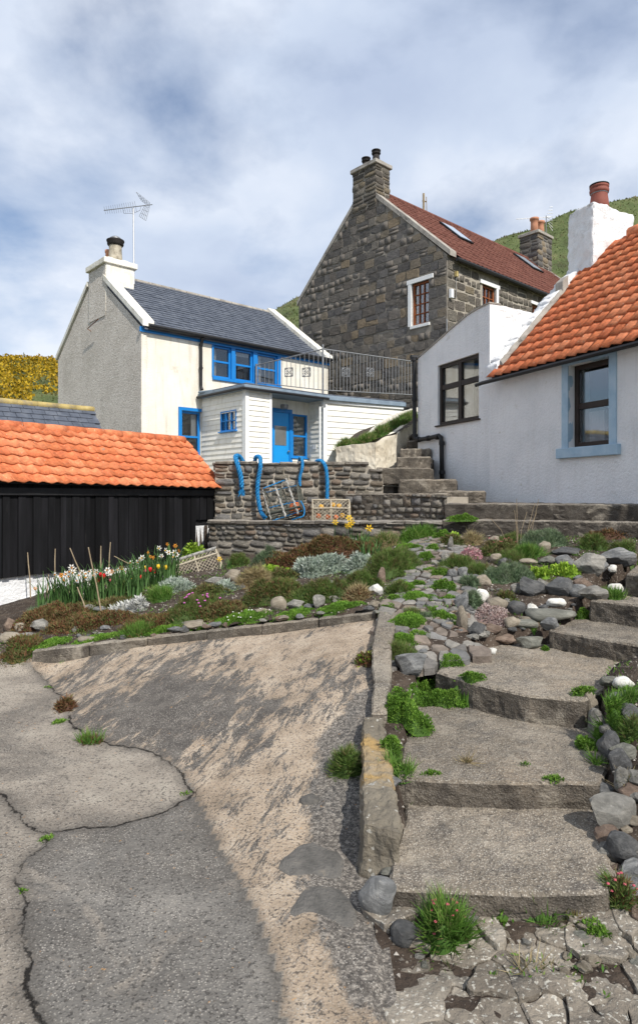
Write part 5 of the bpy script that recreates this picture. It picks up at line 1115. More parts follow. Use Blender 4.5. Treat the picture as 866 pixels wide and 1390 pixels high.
# flat rough stones bedded in the ground below the lowest step
pts = []; tries = 0
while tries < 5000 and len(pts) < 170:
    tries += 1; p = Vector((r_.uniform(.34,2.6), r_.uniform(1.95,2.95)))
    if inside(p.x, p.y, GARDEN) and float(H(p.x,p.y)) < -1.64 and all(math.hypot(p.x-q.x, (p.y-q.y)*1.2) > r_.uniform(.09,.2) for q in pts): pts.append(p)
for (p, poly) in voronoi_cells(pts, .16):
    poly = wiggle(poly, .06, 4, 8)
    g = r_.uniform(.94,1.0); lift = r_.uniform(-.004,.022); mb = MB(); z = float(gard_h(p.x, p.y)); pl = [p+(q-p)*g for q in poly]
    mb.prism([Vector((q.x,q.y,z-.08)) for q in pl], [Vector((q.x,q.y,z+lift)) for q in pl]); mb.build('stone', M['low_stone'], BED, bevel=.007, cut=.04, rough=.012)
# ============================================================ rocks
from mathutils import noise as mnoise
def rock_mesh(seed, facets, sub=3, rough=.12):
    r = random.Random(seed); bm = bmesh.new(); bmesh.ops.create_icosphere(bm, subdivisions=sub, radius=.5)
    planes = []
    for k in range(facets):
        v = Vector((r.gauss(0,1), r.gauss(0,1), r.gauss(0,1))).normalized(); planes.append((v, r.uniform(.28,.43)))
    off = Vector((r.uniform(0,99), r.uniform(0,99), 0))
    for v in bm.verts:
        for (n, d) in planes:
            k = v.co.dot(n)-d
            if k > 0: v.co -= n*k*.96
        v.co *= 1+rough*mnoise.noise(v.co*2.4+off)*1.6+rough*.35*mnoise.noise(v.co*8+off)
    xs = [v.co.x for v in bm.verts]; ys = [v.co.y for v in bm.verts]; zs = [v.co.z for v in bm.verts]
    c = Vector(((max(xs)+min(xs))/2, (max(ys)+min(ys))/2, (max(zs)+min(zs))/2)); s = (max(xs)-min(xs), max(ys)-min(ys), max(zs)-min(zs))
    for v in bm.verts: v.co = Vector(((v.co.x-c.x)/s[0], (v.co.y-c.y)/s[1], (v.co.z-c.z)/s[2]))
    me = bpy.data.meshes.new('rock'); bm.to_mesh(me); bm.free(); me.materials.append(None)
    if facets < 7: me.shade_smooth()
    return me
ANG = [rock_mesh(100+i, 11) for i in range(8)]; RND = [rock_mesh(200+i, 3, 3, .12) for i in range(6)]
EXTRA = {}
def rock(px, py, w, h, kind, label, shape='a', deep=.75, rot=None, tilt=0, steps=True, group=None, name='rock'):
    P = hit(px, py, steps); Y = P.y; wm = w/FPX*Y; dm = wm*deep if w > h*.7 else wm*1.1; dm = min(dm, .6)
    hm = max(h/FPX*Y - dm*(-P.z)/Y*.75, wm*.28 if h > w*.3 else wm*.18); sink = hm*.18; c = P+Vector((0, dm*.42, hm/2-sink*.5))
    me = (RND if shape == 'r' else ANG)[random.randrange(6)]
    Mx = Matrix.Translation(c) @ Matrix.Rotation(tilt, 4, 'Y') @ Matrix.Diagonal((wm, dm, hm+sink, 1)) @ Matrix.Rotation(random.choice([0, math.pi]) if rot is None else rot, 4, 'Z')
    o = inst(name, me, Mx, None, M['rock_'+kind]); return tag(o, label, 'rock', group)
ROCKS = [
 (725,810,37,29,'dark','black angular boulder, largest dark one in the middle of the rockery','a'),
 (764,812,41,30,'dark','blue-black blocky boulder right of the black angular one','a'),
 (739,806,18,22,'grey','small grey block squeezed behind the black angular boulder','a'),
 (793.5,806,27,20,'brown','red-brown flat topped rock right of the blue-black boulder','a'),
 (808,780,47,31,'grey','big pale lichened boulder at the back right of the rockery','a'),
 (769.6,773,29,21,'blue','blue-grey pointed boulder left of the big pale lichened one','a'),
 (747,768,24,14,'green','low greenish grey rock behind the black angular boulder','a'),
 (689.5,769,25,13,'dark','dark wedge shaped rock among green cushions at the back','a'),
 (675,766,17,15,'tan','round brown stone left of the dark wedge shaped rock','r'),
 (740.7,749,17,15,'tan','round reddish brown cobble high among the green cushions','r'),
 (774.5,755,41,13,'dark','long flat dark rock at the back under the grey-green cushion','a'),
 (845,788,46,26,'blue','wide grey slab-like boulder at the right edge above the steps','a'),
 (856,768,26,13,'tan','pale tan slab at the right edge beside the wide grey boulder','a'),
 (758,826,26,15,'white','white domed cobble above the long grey boulder','r'),
 (756,848,71,23,'green','long smooth grey boulder lying left of the third concrete step up','r'),
 (703.5,836,27,22,'dark','dark round boulder beside the pink stonecrop patch','r'),
 (677.5,834,31,26,'tan','egg-shaped tan boulder between white cobble and dark round boulder','r'),
 (656,819,19,20,'white','creamy white cobble left of the egg-shaped tan boulder','r'),
 (657.6,797,21,18,'tan','grey-brown rock above the creamy white cobble','a'),
 (787,829,25,20,'blue','blue-grey rounded boulder at the left corner of a dark step','r'),
 (810,815,39,22,'grey','sloping lichened grey boulder below the two white cobbles','a'),
 (820,800,16,16,'blue','small square blue-grey stone left of the two white cobbles','a'),
 (833,793,12,11,'white','smaller upper cobble of the two white ones by the dark steps','r'),
 (838,808,21,17,'white','larger lower cobble of the two white ones by the dark steps','r'),
 (629.5,831,20,29,'blue','upright blue-grey stone edging the right side of the path','a'),
 (629,868,16,40,'tan','tall narrow tan stone standing upright at the path edge','a'),
 (649,877,25,23,'dark','dark square block at the lower corner of the rockery','a'),
 (648,862,23,15,'white','cream stone resting behind the dark square block','a'),
 (698,858,23,20,'tan','round mossy tan boulder below the dark round boulder','r'),
 (717,864,37,17,'green','grey-green boulder crossed by a pale line, front of the rockery','r'),
 (723,881,38,20,'green','lowest grey-green boulder resting on the wide concrete tread','a'),
 (725,834,17,15,'white','small white lump between dark round boulder and long grey boulder','a'),
 (715,848,19,12,'tan','little grey stone above the grey-green boulder','r'),
 (681,877,46,20,'brown','flat brown rock along the lower front of the rockery','a'),
 (672,863,23,17,'brown','brown block behind the flat brown rock','a'),
 (748,866,26,19,'blue','flat grey stone tucked under the long smooth boulder','a'),
 (728,847,9,8,'white','tiny white pebble left of the long smooth boulder','r'),
 (669,889,13,10,'white','single white pebble lying on the wide concrete tread','r'),
 (672,738,17,11,'tan','small tan rock at the back near the kerb step','a'),
 (605,767,12,19,'grey','pale upright stone on the left edge of the rockery','a'),
 (612,747,8,19,'grey','thin pale upright sliver at the top of the path','a'),
 (614.6,788,14,16,'blue','left of two rounded grey stones beside the path','r'),
 (629,787,15,18,'blue','right of two rounded grey stones beside the path','a'),
 (836.6,762,13,13,'tan','small tan stone by the red heath at the back right','a'),
 (719.5,767,27,10,'tan','flat pale stone half buried in the green cushions','r'),
 (702.7,806,18,15,'grey','grey squared stone left of the black angular boulder','a'),
 (637,813,17,13,'grey','little grey block on top of the path edging','a'),
 (655,843,16,7,'blue','flat slate sliver beside the upright blue-grey stone','a'),
 (803,987,24,54,'tan','narrow lichened stone standing beside the right end of a step','a'),
 (816,1000,24,42,'grey','tall grey stone right of the narrow lichened one','a'),
 (831,1030,29,42,'dark','dark leaning stone on the right side of the steps','a'),
 (845,1054,33,42,'dark','dark slab stone behind the leaning stone on the right','a'),
 (851,1076,26,36,'grey','grey stone above the big greenish boulder at the right edge','a'),
 (840,1133,66,62,'grey','big greenish grey flat faced boulder at the right of the steps','a'),
 (852,1178,50,58,'dark','dark split boulder below the big greenish one at the right edge','a'),
 (825,1080,23,18,'blue','small blue stone at the corner of the second step','a'),
 (831,934,26,18,'green','rounded green-grey stone at the right end of the wide tread','r'),
 (850,937,28,21,'white','white and grey veined cobble by the right edge','r'),
 (858,985,34,34,'dark','dark stone in the green cushion at the right edge','a'),
 (49,859,28,20,'grey','grey wedge of rock at the left end of the flower bed','a'),
 (33,872,32,15,'grey','flat pale grey boulder at the left end of the bed','r'),
 (6,875,34,19,'tan','flat tan boulder at the left edge of the photograph','r'),
 (10,858,16,20,'brown','brown stone behind the flat tan boulder on the far left','a'),
 (25,860,18,16,'tan','rounded tan stone in the left corner of the bed','r'),
 (116,832,23,12,'grey','oval grey stone below the tall daffodils','r'),
 (134,832,20,10,'blue','flat blue-grey stone beside the oval stone below the daffodils','r'),
 (117,873,29,10,'tan','flat tan stone beside the long kerb','r'),
 (135,845,10,14,'white','small pale stone set in the rust brown heath','a'),
 (235,864,20,9,'blue','blue-grey flat stone by the long kerb, left of the tan pair','a'),
 (263,862,36,12,'tan','wide tan stone lying against the long kerb','a'),
 (292,859,20,8,'blue','bluish slate piece by the long kerb near its middle','a'),
 (289,797,27,15,'grey','pale oblong stone in front of the netted creel','a'),
 (378,831,23,23,'tan','round speckled boulder below the long heath cushion','r'),
 (401,827,25,14,'grey','low grey rock right of the round speckled boulder','a'),
 (433,826,17,19,'grey','squarish grey rock below the middle of the heath cushion','a'),
 (459,817,33,13,'grey','long pale grey rock under the right end of the heath cushion','a'),
 (419,827,15,8,'blue','small slate between two grey rocks under the heath cushion','a'),
 (357,835,21,10,'tan','flat oval tan stone near the round speckled boulder','r'),
 (518,793,12,24,'brown','upright brown standing stone beside the round green cushion','a'),
 (510.5,809,21,17,'white','cream quartz lump at the right end of the heath cushion','a'),
 (508,826,17,12,'tan','tan block by the corner where the two kerbs meet','a'),
 (315,789,22,17,'tan','rounded stone at the foot of the low rubble wall','r'),
 (330,800,14,9,'grey','small grey stone beside the yellow-green moss','r'),
 (514,1250,54,66,'blue','smooth dark boulder at the foot of the upright slab','r'),
 (551,1290,40,44,'dark','dark rounded stone below the lowest step','r'),
 (560,918,46,36,'blue','slanted blue-grey slab beside the wide step, under green tufts','a'),
 (584,912,16,10,'tan','small tan stone at the left corner of the wide step','a')]
for q in ROCKS:
    px_, py_, w_, h_, kd, lb_, shp = q
    rock(px_, py_, w_, h_, kd, lb_, shp)
M['bedded_stone'] = mat('worn bedded stone', [(.10,.095,.085), (.15,.14,.125), (.20,.185,.16)], 4, bump=.9, bscale=25, bdist=.02, stains=((.27,.23,.18), 4, .6))
# stones bedded flat in the slipway
for (px_, py_, w_, h_, lb_) in ((421,1166,74,56,'flat grey stone embedded in the slipway, upper of two'), (434,1232,78,66,'flat grey stone embedded in the slipway, lower and larger of two'), (424,1085,28,14,'small grey stone bedded in the tan part of the slipway')):
    P = hit(px_, py_); Y = P.y; wm = w_/FPX*Y*1.25; dm = h_/FPX*Y*Y/1.72*1.1
    o = inst('rock', RND[(int(py_)+2) % 6], Matrix.Translation(P+V2(0,0,-.026)) @ Matrix.Rotation(.3,4,'Z') @ Matrix.Diagonal((wm,dm,.085,1)), None, M['bedded_stone']); tag(o, lb_, 'rock')
# loose small stones between the boulders: parts of the bed
r_ = random.Random(77); k = 0
def bedstones(reg, n, s0, s1, kinds):
    for _ in range(n):
        px_ = r_.uniform(reg[0], reg[2]); py_ = r_.uniform(reg[1], reg[3]); P = hit(px_, py_, False)
        if not inside(P.x, P.y, GARDEN) or float(H(P.x,P.y)) > P.z+.03: continue
        s = r_.uniform(s0, s1); inst('stone', ANG[r_.randrange(8)], Matrix.Translation(P+V2(0,0,s*.12)) @ Matrix.Rotation(r_.uniform(0,6.28),4,'Z') @ Matrix.Diagonal((s, s*r_.uniform(.6,1), s*r_.uniform(.35,.7), 1)), BED, M['rock_'+r_.choice(kinds)])
KS_ = ['grey','tan','blue','brown','green','dark','grey']
bedstones((615,790,660,880), 45, .06, .12, KS_); bedstones((640,740,860,870), 60, .04, .1, KS_); bedstones((50,845,520,880), 50, .05, .14, KS_); bedstones((560,1236,866,1330), 25, .03, .08, ['tan','grey','green','tan']); bedstones((590,735,650,790), 20, .05, .1, KS_); bedstones((525,760,640,905), 70, .04, .11, KS_); bedstones((300,790,520,835), 20, .06, .13, KS_); bedstones((800,930,866,1250), 40, .06, .16, KS_)
bedstones((520,900,590,1240), 26, .05, .11, KS_)
n = 9000; X = RNG.uniform(-3.5, 4.2, n); Y = RNG.uniform(2.3, 9.5, n); kq = inside(X, Y, GARDEN) & (H(X, Y, True) <= H(X, Y, False)+.01); X, Y = X[kq], Y[kq]; n = len(X); Z = H(X, Y, False)
g = np.array([[1,0,0],[-.5,.87,0],[-.5,-.87,0],[0,0,.8]]); s = RNG.uniform(.005,.016, n); ang = RNG.uniform(0, 6.28, n)
cs, sn = np.cos(ang), np.sin(ang); Vg = np.stack([np.stack([X+s*(cs*a-sn*b), Y+s*(sn*a+cs*b), Z+s*c], 1) for a, b, c in g], 1).reshape(-1, 3); b = np.arange(n)*4
M['grit'] = leafmat('grit', [(.10,.085,.07), (.22,.20,.17), (.34,.31,.27), (.42,.38,.33)], .9, 0)
tag(link(bpy.data.objects.new('gravel', npmesh('gravel', Vg, np.concatenate([np.c_[b,b+1,b+3], np.c_[b+1,b+2,b+3], np.c_[b+2,b,b+3]]), [M['grit']], {'rnd': np.repeat(RNG.uniform(0,1,n),4)})), None, (0,0,0)), 'fine gravel and grit scattered over the soil between the rocks', 'gravel', kind='stuff')
# ============================================================ plants
KIND = { # material, blade length, width, density per m2, lean, leaf?
 'moss': ('lf_moss', .020, .0036, 24000, .8, True), 'thrift': ('lf_thrift', .055, .0026, 15000, .5, False), 'grass': ('lf_grass', .09, .003, 9000, .45, False),
 'rust': ('lf_rust', .045, .0045, 9500, .8, True), 'olive': ('lf_olive', .045, .0045, 9500, .8, True), 'silver': ('lf_silver', .055, .006, 6500, .8, True),
 'white': ('lf_white', .06, .008, 3600, .9, True), 'cushion': ('lf_greygreen', .045, .0032, 13000, .55, False), 'lime': ('lf_lime', .045, .012, 3600, .8, True),
 'straw': ('lf_straw', .09, .0028, 9000, .8, False), 'pink': ('lf_pink', .022, .008, 7000, .9, True), 'palepink': ('lf_palepink', .02, .008, 7000, .9, True), 'strap': ('lf_strap', .3, .011, 420, .4, False)}
def clump(px, py, w, h, kind, label, cat, deep=.85, loft=1.0, group=None, name=None, ground=None, flowers=None, P=None, layers=None, dens=1.0):
    if P is None: P = hit(px, py)
    Y0 = P.y; rx = w/2/FPX*Y0; ry = rx*deep
    tanv = max(-P.z, .05)/Y0; hz = max(h/FPX*Y0 - 2*ry*tanv, .03)*loft*{'rust':.8,'olive':.85,'silver':.75,'white':.7}.get(kind,1)
    if h/FPX*Y0 < 2*ry*tanv+.03: ry = max((h/FPX*Y0-.03)/2/tanv, rx*.3)
    cx, cy = P.x, P.y+ry*.9
    K = [(kind, 1.)] if layers is None else layers
    gf = ground or (lambda x, y: H(x, y))
    sd = random.randrange(9999); r2 = np.random.default_rng(sd)
    def dome(th, r):
        out = 1+.22*np.sin(2*th+sd)+.14*np.sin(3*th+sd*1.7)+.10*np.sin(5*th+sd*.3)+.07*np.sin(9*th+sd)
        x = cx+rx*r*out*np.cos(th)*.88; y = cy+ry*r*out*np.sin(th)*.88
        lump = .5+.55*ns(x, y, 2.2/max(rx, .05)*.45, sd)+.4*ns(x, y, 5/max(rx, .05)*.45, sd+1)+.25*ns(x, y, 7, sd+2)
        z = np.minimum(gf(x, y), P.z+.03+.3*np.abs(y-P.y))+hz*np.clip(1-r**2.4, 0, 1)**.62*(.5+.6*lump)-.012
        return x, y, z, lump
    # body
    nt, nr = 22, 7; th, r = np.meshgrid(np.linspace(0, 2*np.pi, nt, endpoint=False), np.linspace(0, .97, nr)); x, y, z, l_ = dome(th.ravel(), r.ravel()); z = z-.012-hz*.05
    i = np.arange(nr-1)[:,None]*nt; j = np.arange(nt)[None,:]; Fq = np.stack([i+j, i+(j+1)%nt, i+nt+(j+1)%nt, i+nt+j], -1).reshape(-1, 4)
    Ft = np.concatenate([Fq[:,[0,1,2]], Fq[:,[0,2,3]]]); Vs = [np.c_[x, y, z]]; Fs = [Ft]; At = [np.full(len(x), .15)]; Mi = [np.zeros(len(Ft))]; base = len(x)
    mats = []
    for mi, (kd, frac) in enumerate(K):
        mname, bl, bw, den, lean, leaf = KIND[kd]; mats.append(M[mname])
        area = math.pi*rx*ry*(1+1.2*hz/max(rx, ry)); scl = max(1, Y0/6.0)**.8
        n = int(min(12000, max(60, area*den*frac*dens/scl**1.6*1.15)))
        th = r2.uniform(0, 2*np.pi, n); r = np.sqrt(r2.uniform(0, 1, n))*r2.uniform(.86,1.16,n); x, y, z, lump = dome(th, np.minimum(r, 1.12))
        nx = (x-cx)/(rx*rx+1e-6)*hz*.9; ny = (y-cy)/(ry*ry+1e-6)*hz*.9
        D = unit(np.c_[nx, ny, np.full(n, 1.)]+r2.normal(size=(n, 3))*lean); D[:,2] = np.abs(D[:,2])*.9+.05; D = unit(D)
        L_ = bl*scl**.5*r2.uniform(.5, 1.3, n); rr = np.clip(.25+.55*lump+r2.normal(size=n)*.22, 0, 1)
        Vb, Fb, Rb = blades(np.c_[x, y, z-.006], D, L_, bw*scl*r2.uniform(.7, 1.3, n), rr, leaf)
        Vs.append(Vb); Fs.append(Fb+base); base += len(Vb); At.append(Rb); Mi.append(np.full(len(Fb), mi))
    V_ = np.concatenate(Vs)-np.array([P.x, P.y, P.z]); o = bpy.data.objects.new(name or 'plant', npmesh(name or 'plant', V_, np.concatenate(Fs), mats, {'rnd': np.concatenate(At)}, midx=np.concatenate(Mi)))
    if flowers is None:
        link(o, None, tuple(P)); tag(o, label, cat, group); return o
    root = empty(name or 'plant', tuple(P), label, cat, group); o.name = 'foliage'; o.data.name = 'foliage'; link(o, root, tuple(P))
    m, n, s, hh = flowers
    for k in range(n):
        t_ = random.uniform(0, 6.28); rr = math.sqrt(random.random())*.9; x, y, z, _ = dome(np.array([t_]), np.array([rr])); q = Vector((x[0], y[0], z[0]+hh))
        mb = MB(); mb.lathe(q, [(s*.2,-s*.5),(s,0),(s*.8,s*.5),(s*.1,s*.7)], 7); mb.build('flower', M[m], root)
    return root
C = clump
# ---- left bed
C(52,858,96,46,'rust','rust brown heath cushion spilling over the left end of the bed','heath', name='heath_cushion', layers=[('rust',.8),('olive',.3)])
C(20,900,70,34,'olive','dark green and rust heath trailing down at the left edge','heath', name='heath_cushion', layers=[('olive',.6),('rust',.5)])
C(110,860,130,34,'rust','reddish brown heath cushion in front of the tall daffodils','heath', deep=.5, name='heath_cushion', layers=[('rust',.75),('olive',.35)])
C(200,858,120,30,'rust','red brown heath below the chalk white plants','heath', deep=.5, name='heath_cushion', layers=[('rust',.7),('olive',.4)])
C(130,832,150,22,'olive','green heath strip under the daffodils','heath', deep=.45, name='heath_cushion')
C(214,818,44,20,'thrift','bright green thrift cushion right of the chalk white plants','thrift', name='thrift_cushion', layers=[('grass',.7)])
C(125,876,70,16,'moss','bright green ground cover on the left by the long kerb','ground cover', deep=.6, name='saxifrage_mat')
C(62,884,70,16,'moss','green saxifrage mat at the left end of the long kerb','ground cover', deep=.6, name='saxifrage_mat')
C(184,873,44,18,'thrift','tufty green thrift mound by the long kerb','thrift', name='thrift_cushion', layers=[('grass',1)])
C(215,868,50,14,'moss','small bright mat right of the tufty thrift mound','ground cover', deep=.6, name='saxifrage_mat')
C(60,835,70,16,'cushion','grey green tufts beneath the first cane','cushion plant', name='cushion_plant', deep=.5)
C(232,806,46,28,'silver','silver leaved artemisia at the foot of the netted creel','artemisia', name='artemisia')
C(300,806,36,22,'silver','small silver artemisia against the low rubble wall','artemisia', name='artemisia')
C(171,833,62,20,'white','low chalk white plant creeping below the tulips','silver plant', name='silver_plant', deep=.5)
C(185,832,22,30,'white','taller pointed chalk white plant below the red tulips','silver plant', name='silver_plant')
C(262,764,26,34,'lime','lime green spurge behind the netted creel','spurge', name='spurge')
C(255,846,84,46,'olive','thrift mound dotted with magenta flower heads','thrift', name='thrift_cushion', layers=[('thrift',.6),('olive',.5)], flowers=('petal_pink',26,.014,.04))
C(300,845,70,36,'olive','olive and rust heath right of the magenta thrift','heath', name='heath_cushion', layers=[('olive',.6),('rust',.45)])
# ---- middle bed
C(440,768,180,48,'rust','large rust brown heath bank beneath the low rubble wall','heath', deep=.35, name='heath_cushion', layers=[('rust',.85),('olive',.25)])
C(360,775,56,34,'cushion','grey green bushy plant against the low rubble wall','shrub', name='cushion_plant', deep=.6)
C(432,784,84,46,'silver','broad silver artemisia clump in the middle of the bed','artemisia', name='artemisia', deep=.6, layers=[('silver',1.2)])
C(488,778,40,34,'silver','silver artemisia between the broad clump and the round green cushion','artemisia', name='artemisia')
C(360,782,70,14,'lime','yellow green moss below the grey green bush','moss', name='moss_patch', deep=.5)
C(345,800,40,34,'straw','straw coloured tuft left of the long heath cushion','grass', name='dry_grass_tuft')
C(534,786,80,46,'thrift','big round dark green thrift cushion left of the path','thrift', name='thrift_cushion', deep=.9)
C(370,822,100,48,'olive','left part of the long mixed heath cushion above the kerb','heath', name='heath_cushion', deep=.6, layers=[('olive',.5),('thrift',.4),('rust',.3)])
C(440,822,90,44,'olive','middle part of the long mixed heath cushion above the kerb','heath', name='heath_cushion', deep=.6, layers=[('thrift',.6),('olive',.4)])
C(492,806,64,34,'thrift','green thrift cushion at the right end of the long heath','thrift', name='thrift_cushion', deep=.6)
C(486,818,36,26,'straw','dry straw and rust tuft above the cream quartz lump','grass', name='dry_grass_tuft', layers=[('straw',.6),('rust',.5)])
C(460,836,66,16,'moss','bright green mat under the pale grey rock','ground cover', deep=.6, name='saxifrage_mat')
C(400,845,70,14,'moss','bright green mat along the kerb near the round speckled boulder','ground cover', deep=.6, name='saxifrage_mat')
C(325,850,84,20,'moss','green mat with small white flowers by the kerb','ground cover', deep=.6, name='saxifrage_mat', flowers=('petal_white',16,.008,.02))
C(265,858,40,10,'moss','thin green mat near the wide tan stone','ground cover', deep=.6, name='saxifrage_mat')
C(540,810,30,22,'thrift','dark green cushion right of the standing stone','thrift', name='thrift_cushion')
C(495,742,26,18,'olive','olive heath beneath the single yellow daffodil','heath', name='heath_cushion')
C(520,745,50,20,'straw','dry yellowish turf at the top of the path','grass', name='dry_grass_tuft', deep=.6, layers=[('straw',.6),('grass',.5)])
C(570,735,60,20,'moss','large bright green mat at the top left of the path','ground cover', deep=.7, name='saxifrage_mat', layers=[('moss',.8),('grass',.4)])
C(602,734,30,16,'moss','bright mat against the kerb step at the head of the path','ground cover', deep=.7, name='saxifrage_mat')
C(322,770,34,20,'thrift','green thrift cushion at the foot of the low rubble wall','thrift', name='thrift_cushion')
C(335,792,30,18,'olive','small olive heath near the foot of the low rubble wall','heath', name='heath_cushion')
C(275,815,60,24,'olive','olive heath below the netted creel','heath', name='heath_cushion', deep=.6)
C(160,812,70,22,'thrift','green undergrowth below the canes','thrift', name='thrift_cushion', deep=.5)
C(380,790,60,22,'olive','low heath in front of the broad silver artemisia','heath', name='heath_cushion', deep=.5)
# ---- tufts in the path
for (a, b, w, h, l) in ((555,749,40,12,'green tuft below the dry turf at the top of the path'),(580,763,26,14,'tuft beside the top of the round cushion'),(601,786,28,16,'tuft against the path edging near the pale upright stone'),(606,806,32,20,'tuft left of the two rounded grey stones'),(568,799,22,12,'small tuft right of the round green cushion'),(554,803,24,12,'small tuft below the round green cushion'),
  (568,820,46,16,'wide tuft in the middle of the path'),(535,818,20,12,'little tuft by the kerb corner'),(604,854,36,18,'tuft at the middle right of the path'),(556,857,56,24,'large bright tuft on the left side of the path'),(528,829,22,10,'tuft touching the upright kerb'),(591,833,22,10,'small tuft left of the tall blue-grey stone'),(545,880,46,22,'bright tuft above the dark thrift at the kerb')):
    C(a, b, w*1.2, h*1.1, 'moss', l+', among paving stones', 'ground cover', name='saxifrage_tuft', deep=.8)
C(640,962,44,22,'moss','bright green mat at the foot of the wide step, right of the spreading one','ground cover', name='saxifrage_mat', deep=.6)
C(575,945,50,26,'moss','green mat tucked under the left corner of the wide step','ground cover', name='saxifrage_mat', deep=.6)
C(572,872,40,16,'moss','wide low tuft just above the wide step, among paving stones','ground cover', name='saxifrage_tuft')
C(620,872,26,12,'moss','tuft left of the tall narrow tan stone, among paving stones','ground cover', name='saxifrage_tuft')
C(548,795,26,10,'moss','thin tuft right of the standing stone, among paving stones','ground cover', name='saxifrage_tuft')
C(585,780,26,10,'moss','thin tuft halfway up the path, among paving stones','ground cover', name='saxifrage_tuft')
C(562,840,30,12,'thrift','dull green tuft between path tufts','cushion plant', name='cushion_plant')
C(612,820,26,14,'moss','tuft beside the top of the tall blue-grey stone, among paving stones','ground cover', name='saxifrage_tuft')
C(552,778,22,12,'moss','tiny tuft at the foot of the round cushion, among paving stones','ground cover', name='saxifrage_tuft')
C(588,750,24,12,'moss','tuft near the head of the path, among paving stones','ground cover', name='saxifrage_tuft')
C(862,1010,30,40,'thrift','dark thrift cushion behind the stones right of the steps','thrift', name='thrift_cushion')
C(860,960,30,26,'grass','grass tuft at the right edge behind the veined cobble','grass', name='grass_tuft')
C(608,906,84,28,'moss','long bright green cushion lying across the left corner of the wide step','ground cover', name='saxifrage_mat', deep=.6)
C(541,904,56,34,'thrift','dark green thrift on the kerb left of the bright cushion','thrift', name='thrift_cushion')
C(499,906,34,28,'rust','rust and green heath hanging over the upright kerb','heath', name='heath_cushion', layers=[('rust',.6),('lime',.15),('olive',.4)])
C(596,962,118,36,'moss','bright green mat spreading under the front of the wide step','ground cover', name='saxifrage_mat', deep=.35)
C(556,1000,72,70,'moss','tall bright green clump between kerb and second tread','ground cover', name='saxifrage_clump', deep=1.0)
C(530,1030,40,40,'moss','green clump above the mixed tuft at the step corner','ground cover', name='saxifrage_clump')
C(538,1060,58,32,'thrift','mixed green thrift tuft at the left corner of the second step','thrift', name='thrift_cushion', layers=[('grass',.6),('moss',.4)])
C(586,1054,30,14,'moss','sprig of green creeping over the second step edge','ground cover', name='saxifrage_tuft')
C(470,1060,42,50,'thrift','round thrift cushion growing on the slipway beside the upright slab','thrift', name='thrift_cushion', deep=.9, loft=1.1)
C(714,1040,18,8,'moss','tiny green tuft in the middle of the second tread','ground cover', name='saxifrage_tuft')
C(755,1065,26,16,'moss','small green tuft on the edge of the second step','ground cover', name='saxifrage_tuft')
C(634,1036,14,7,'straw','tiny dry tuft in the crack of the second tread','moss', name='dry_tuft')
C(799,952,34,24,'moss','green tuft beside the narrow lichened stone','ground cover', name='saxifrage_tuft')
C(836,994,46,60,'moss','bushy green clump among the stones right of the steps','ground cover', name='saxifrage_clump', layers=[('moss',.7),('grass',.4)])
C(800,1022,34,32,'moss','green clump between tall grey stone and second tread','ground cover', name='saxifrage_tuft')
C(812,1040,14,16,'grass','grass wisp between the leaning stone and second tread','grass', name='grass_tuft')
C(850,950,34,20,'moss','green mat above the veined cobble at the right edge','ground cover', name='saxifrage_mat')
C(855,1075,20,26,'straw','dry tuft at the right edge above the big greenish boulder','grass', name='dry_tuft', layers=[('straw',.5),('thrift',.5)])
C(610,1302,80,92,'grass','big grassy thrift tuft with pink buds below the lowest step','thrift', name='thrift_tuft', deep=.7, layers=[('grass',1.),('thrift',.3)], flowers=('petal_rose',12,.007,.05))
C(676,1264,50,26,'moss','creeping green sprigs right of the big grassy tuft','ground cover', name='saxifrage_tuft', dens=.6)
C(742,1266,48,30,'grass','small leafy tuft below the middle of the lowest step','grass', name='grass_tuft', dens=.5)
C(778,1256,30,16,'olive','little dull tuft right of the leafy tuft','grass', name='grass_tuft', dens=.6)
C(818,1286,54,48,'moss','bright feathery clump below the right end of the lowest step','ground cover', name='saxifrage_clump')
C(850,1246,48,62,'thrift','dark thrift with rosy buds at the lower right edge','thrift', name='thrift_tuft', layers=[('thrift',.8),('rust',.3)], flowers=('petal_rose',8,.007,.04))
C(720,1330,70,24,'straw','dry moss on the rough ground below the steps','moss', name='moss_patch', dens=.5)
# ---- slipway edge
C(84,968,28,30,'rust','small rust brown heath in the slipway crack','heath', name='heath_tuft')
C(77,984,24,12,'moss','green tuft at the lower end of the rust brown heath','ground cover', name='saxifrage_tuft')
C(118,1013,34,20,'thrift','small thrift mound in the slipway joint','thrift', name='thrift_tuft', layers=[('grass',.6),('rust',.3)])
C(86,900,14,8,'moss','tiny green tuft just below the long kerb','ground cover', name='saxifrage_tuft')
C(60,1145,22,16,'moss','green weeds in the crack at the far left','weeds', name='weed_tuft', dens=.5)
C(30,1212,10,9,'moss','single weed in the crack near the lower left','weeds', name='weed_tuft', dens=.6)
C(252,1080,18,9,'moss','weed where three slipway slabs meet','weeds', name='weed_tuft', dens=.5)
C(64,935,18,6,'moss','thin weeds along the upper slipway joint','weeds', name='weed_tuft', dens=.5)
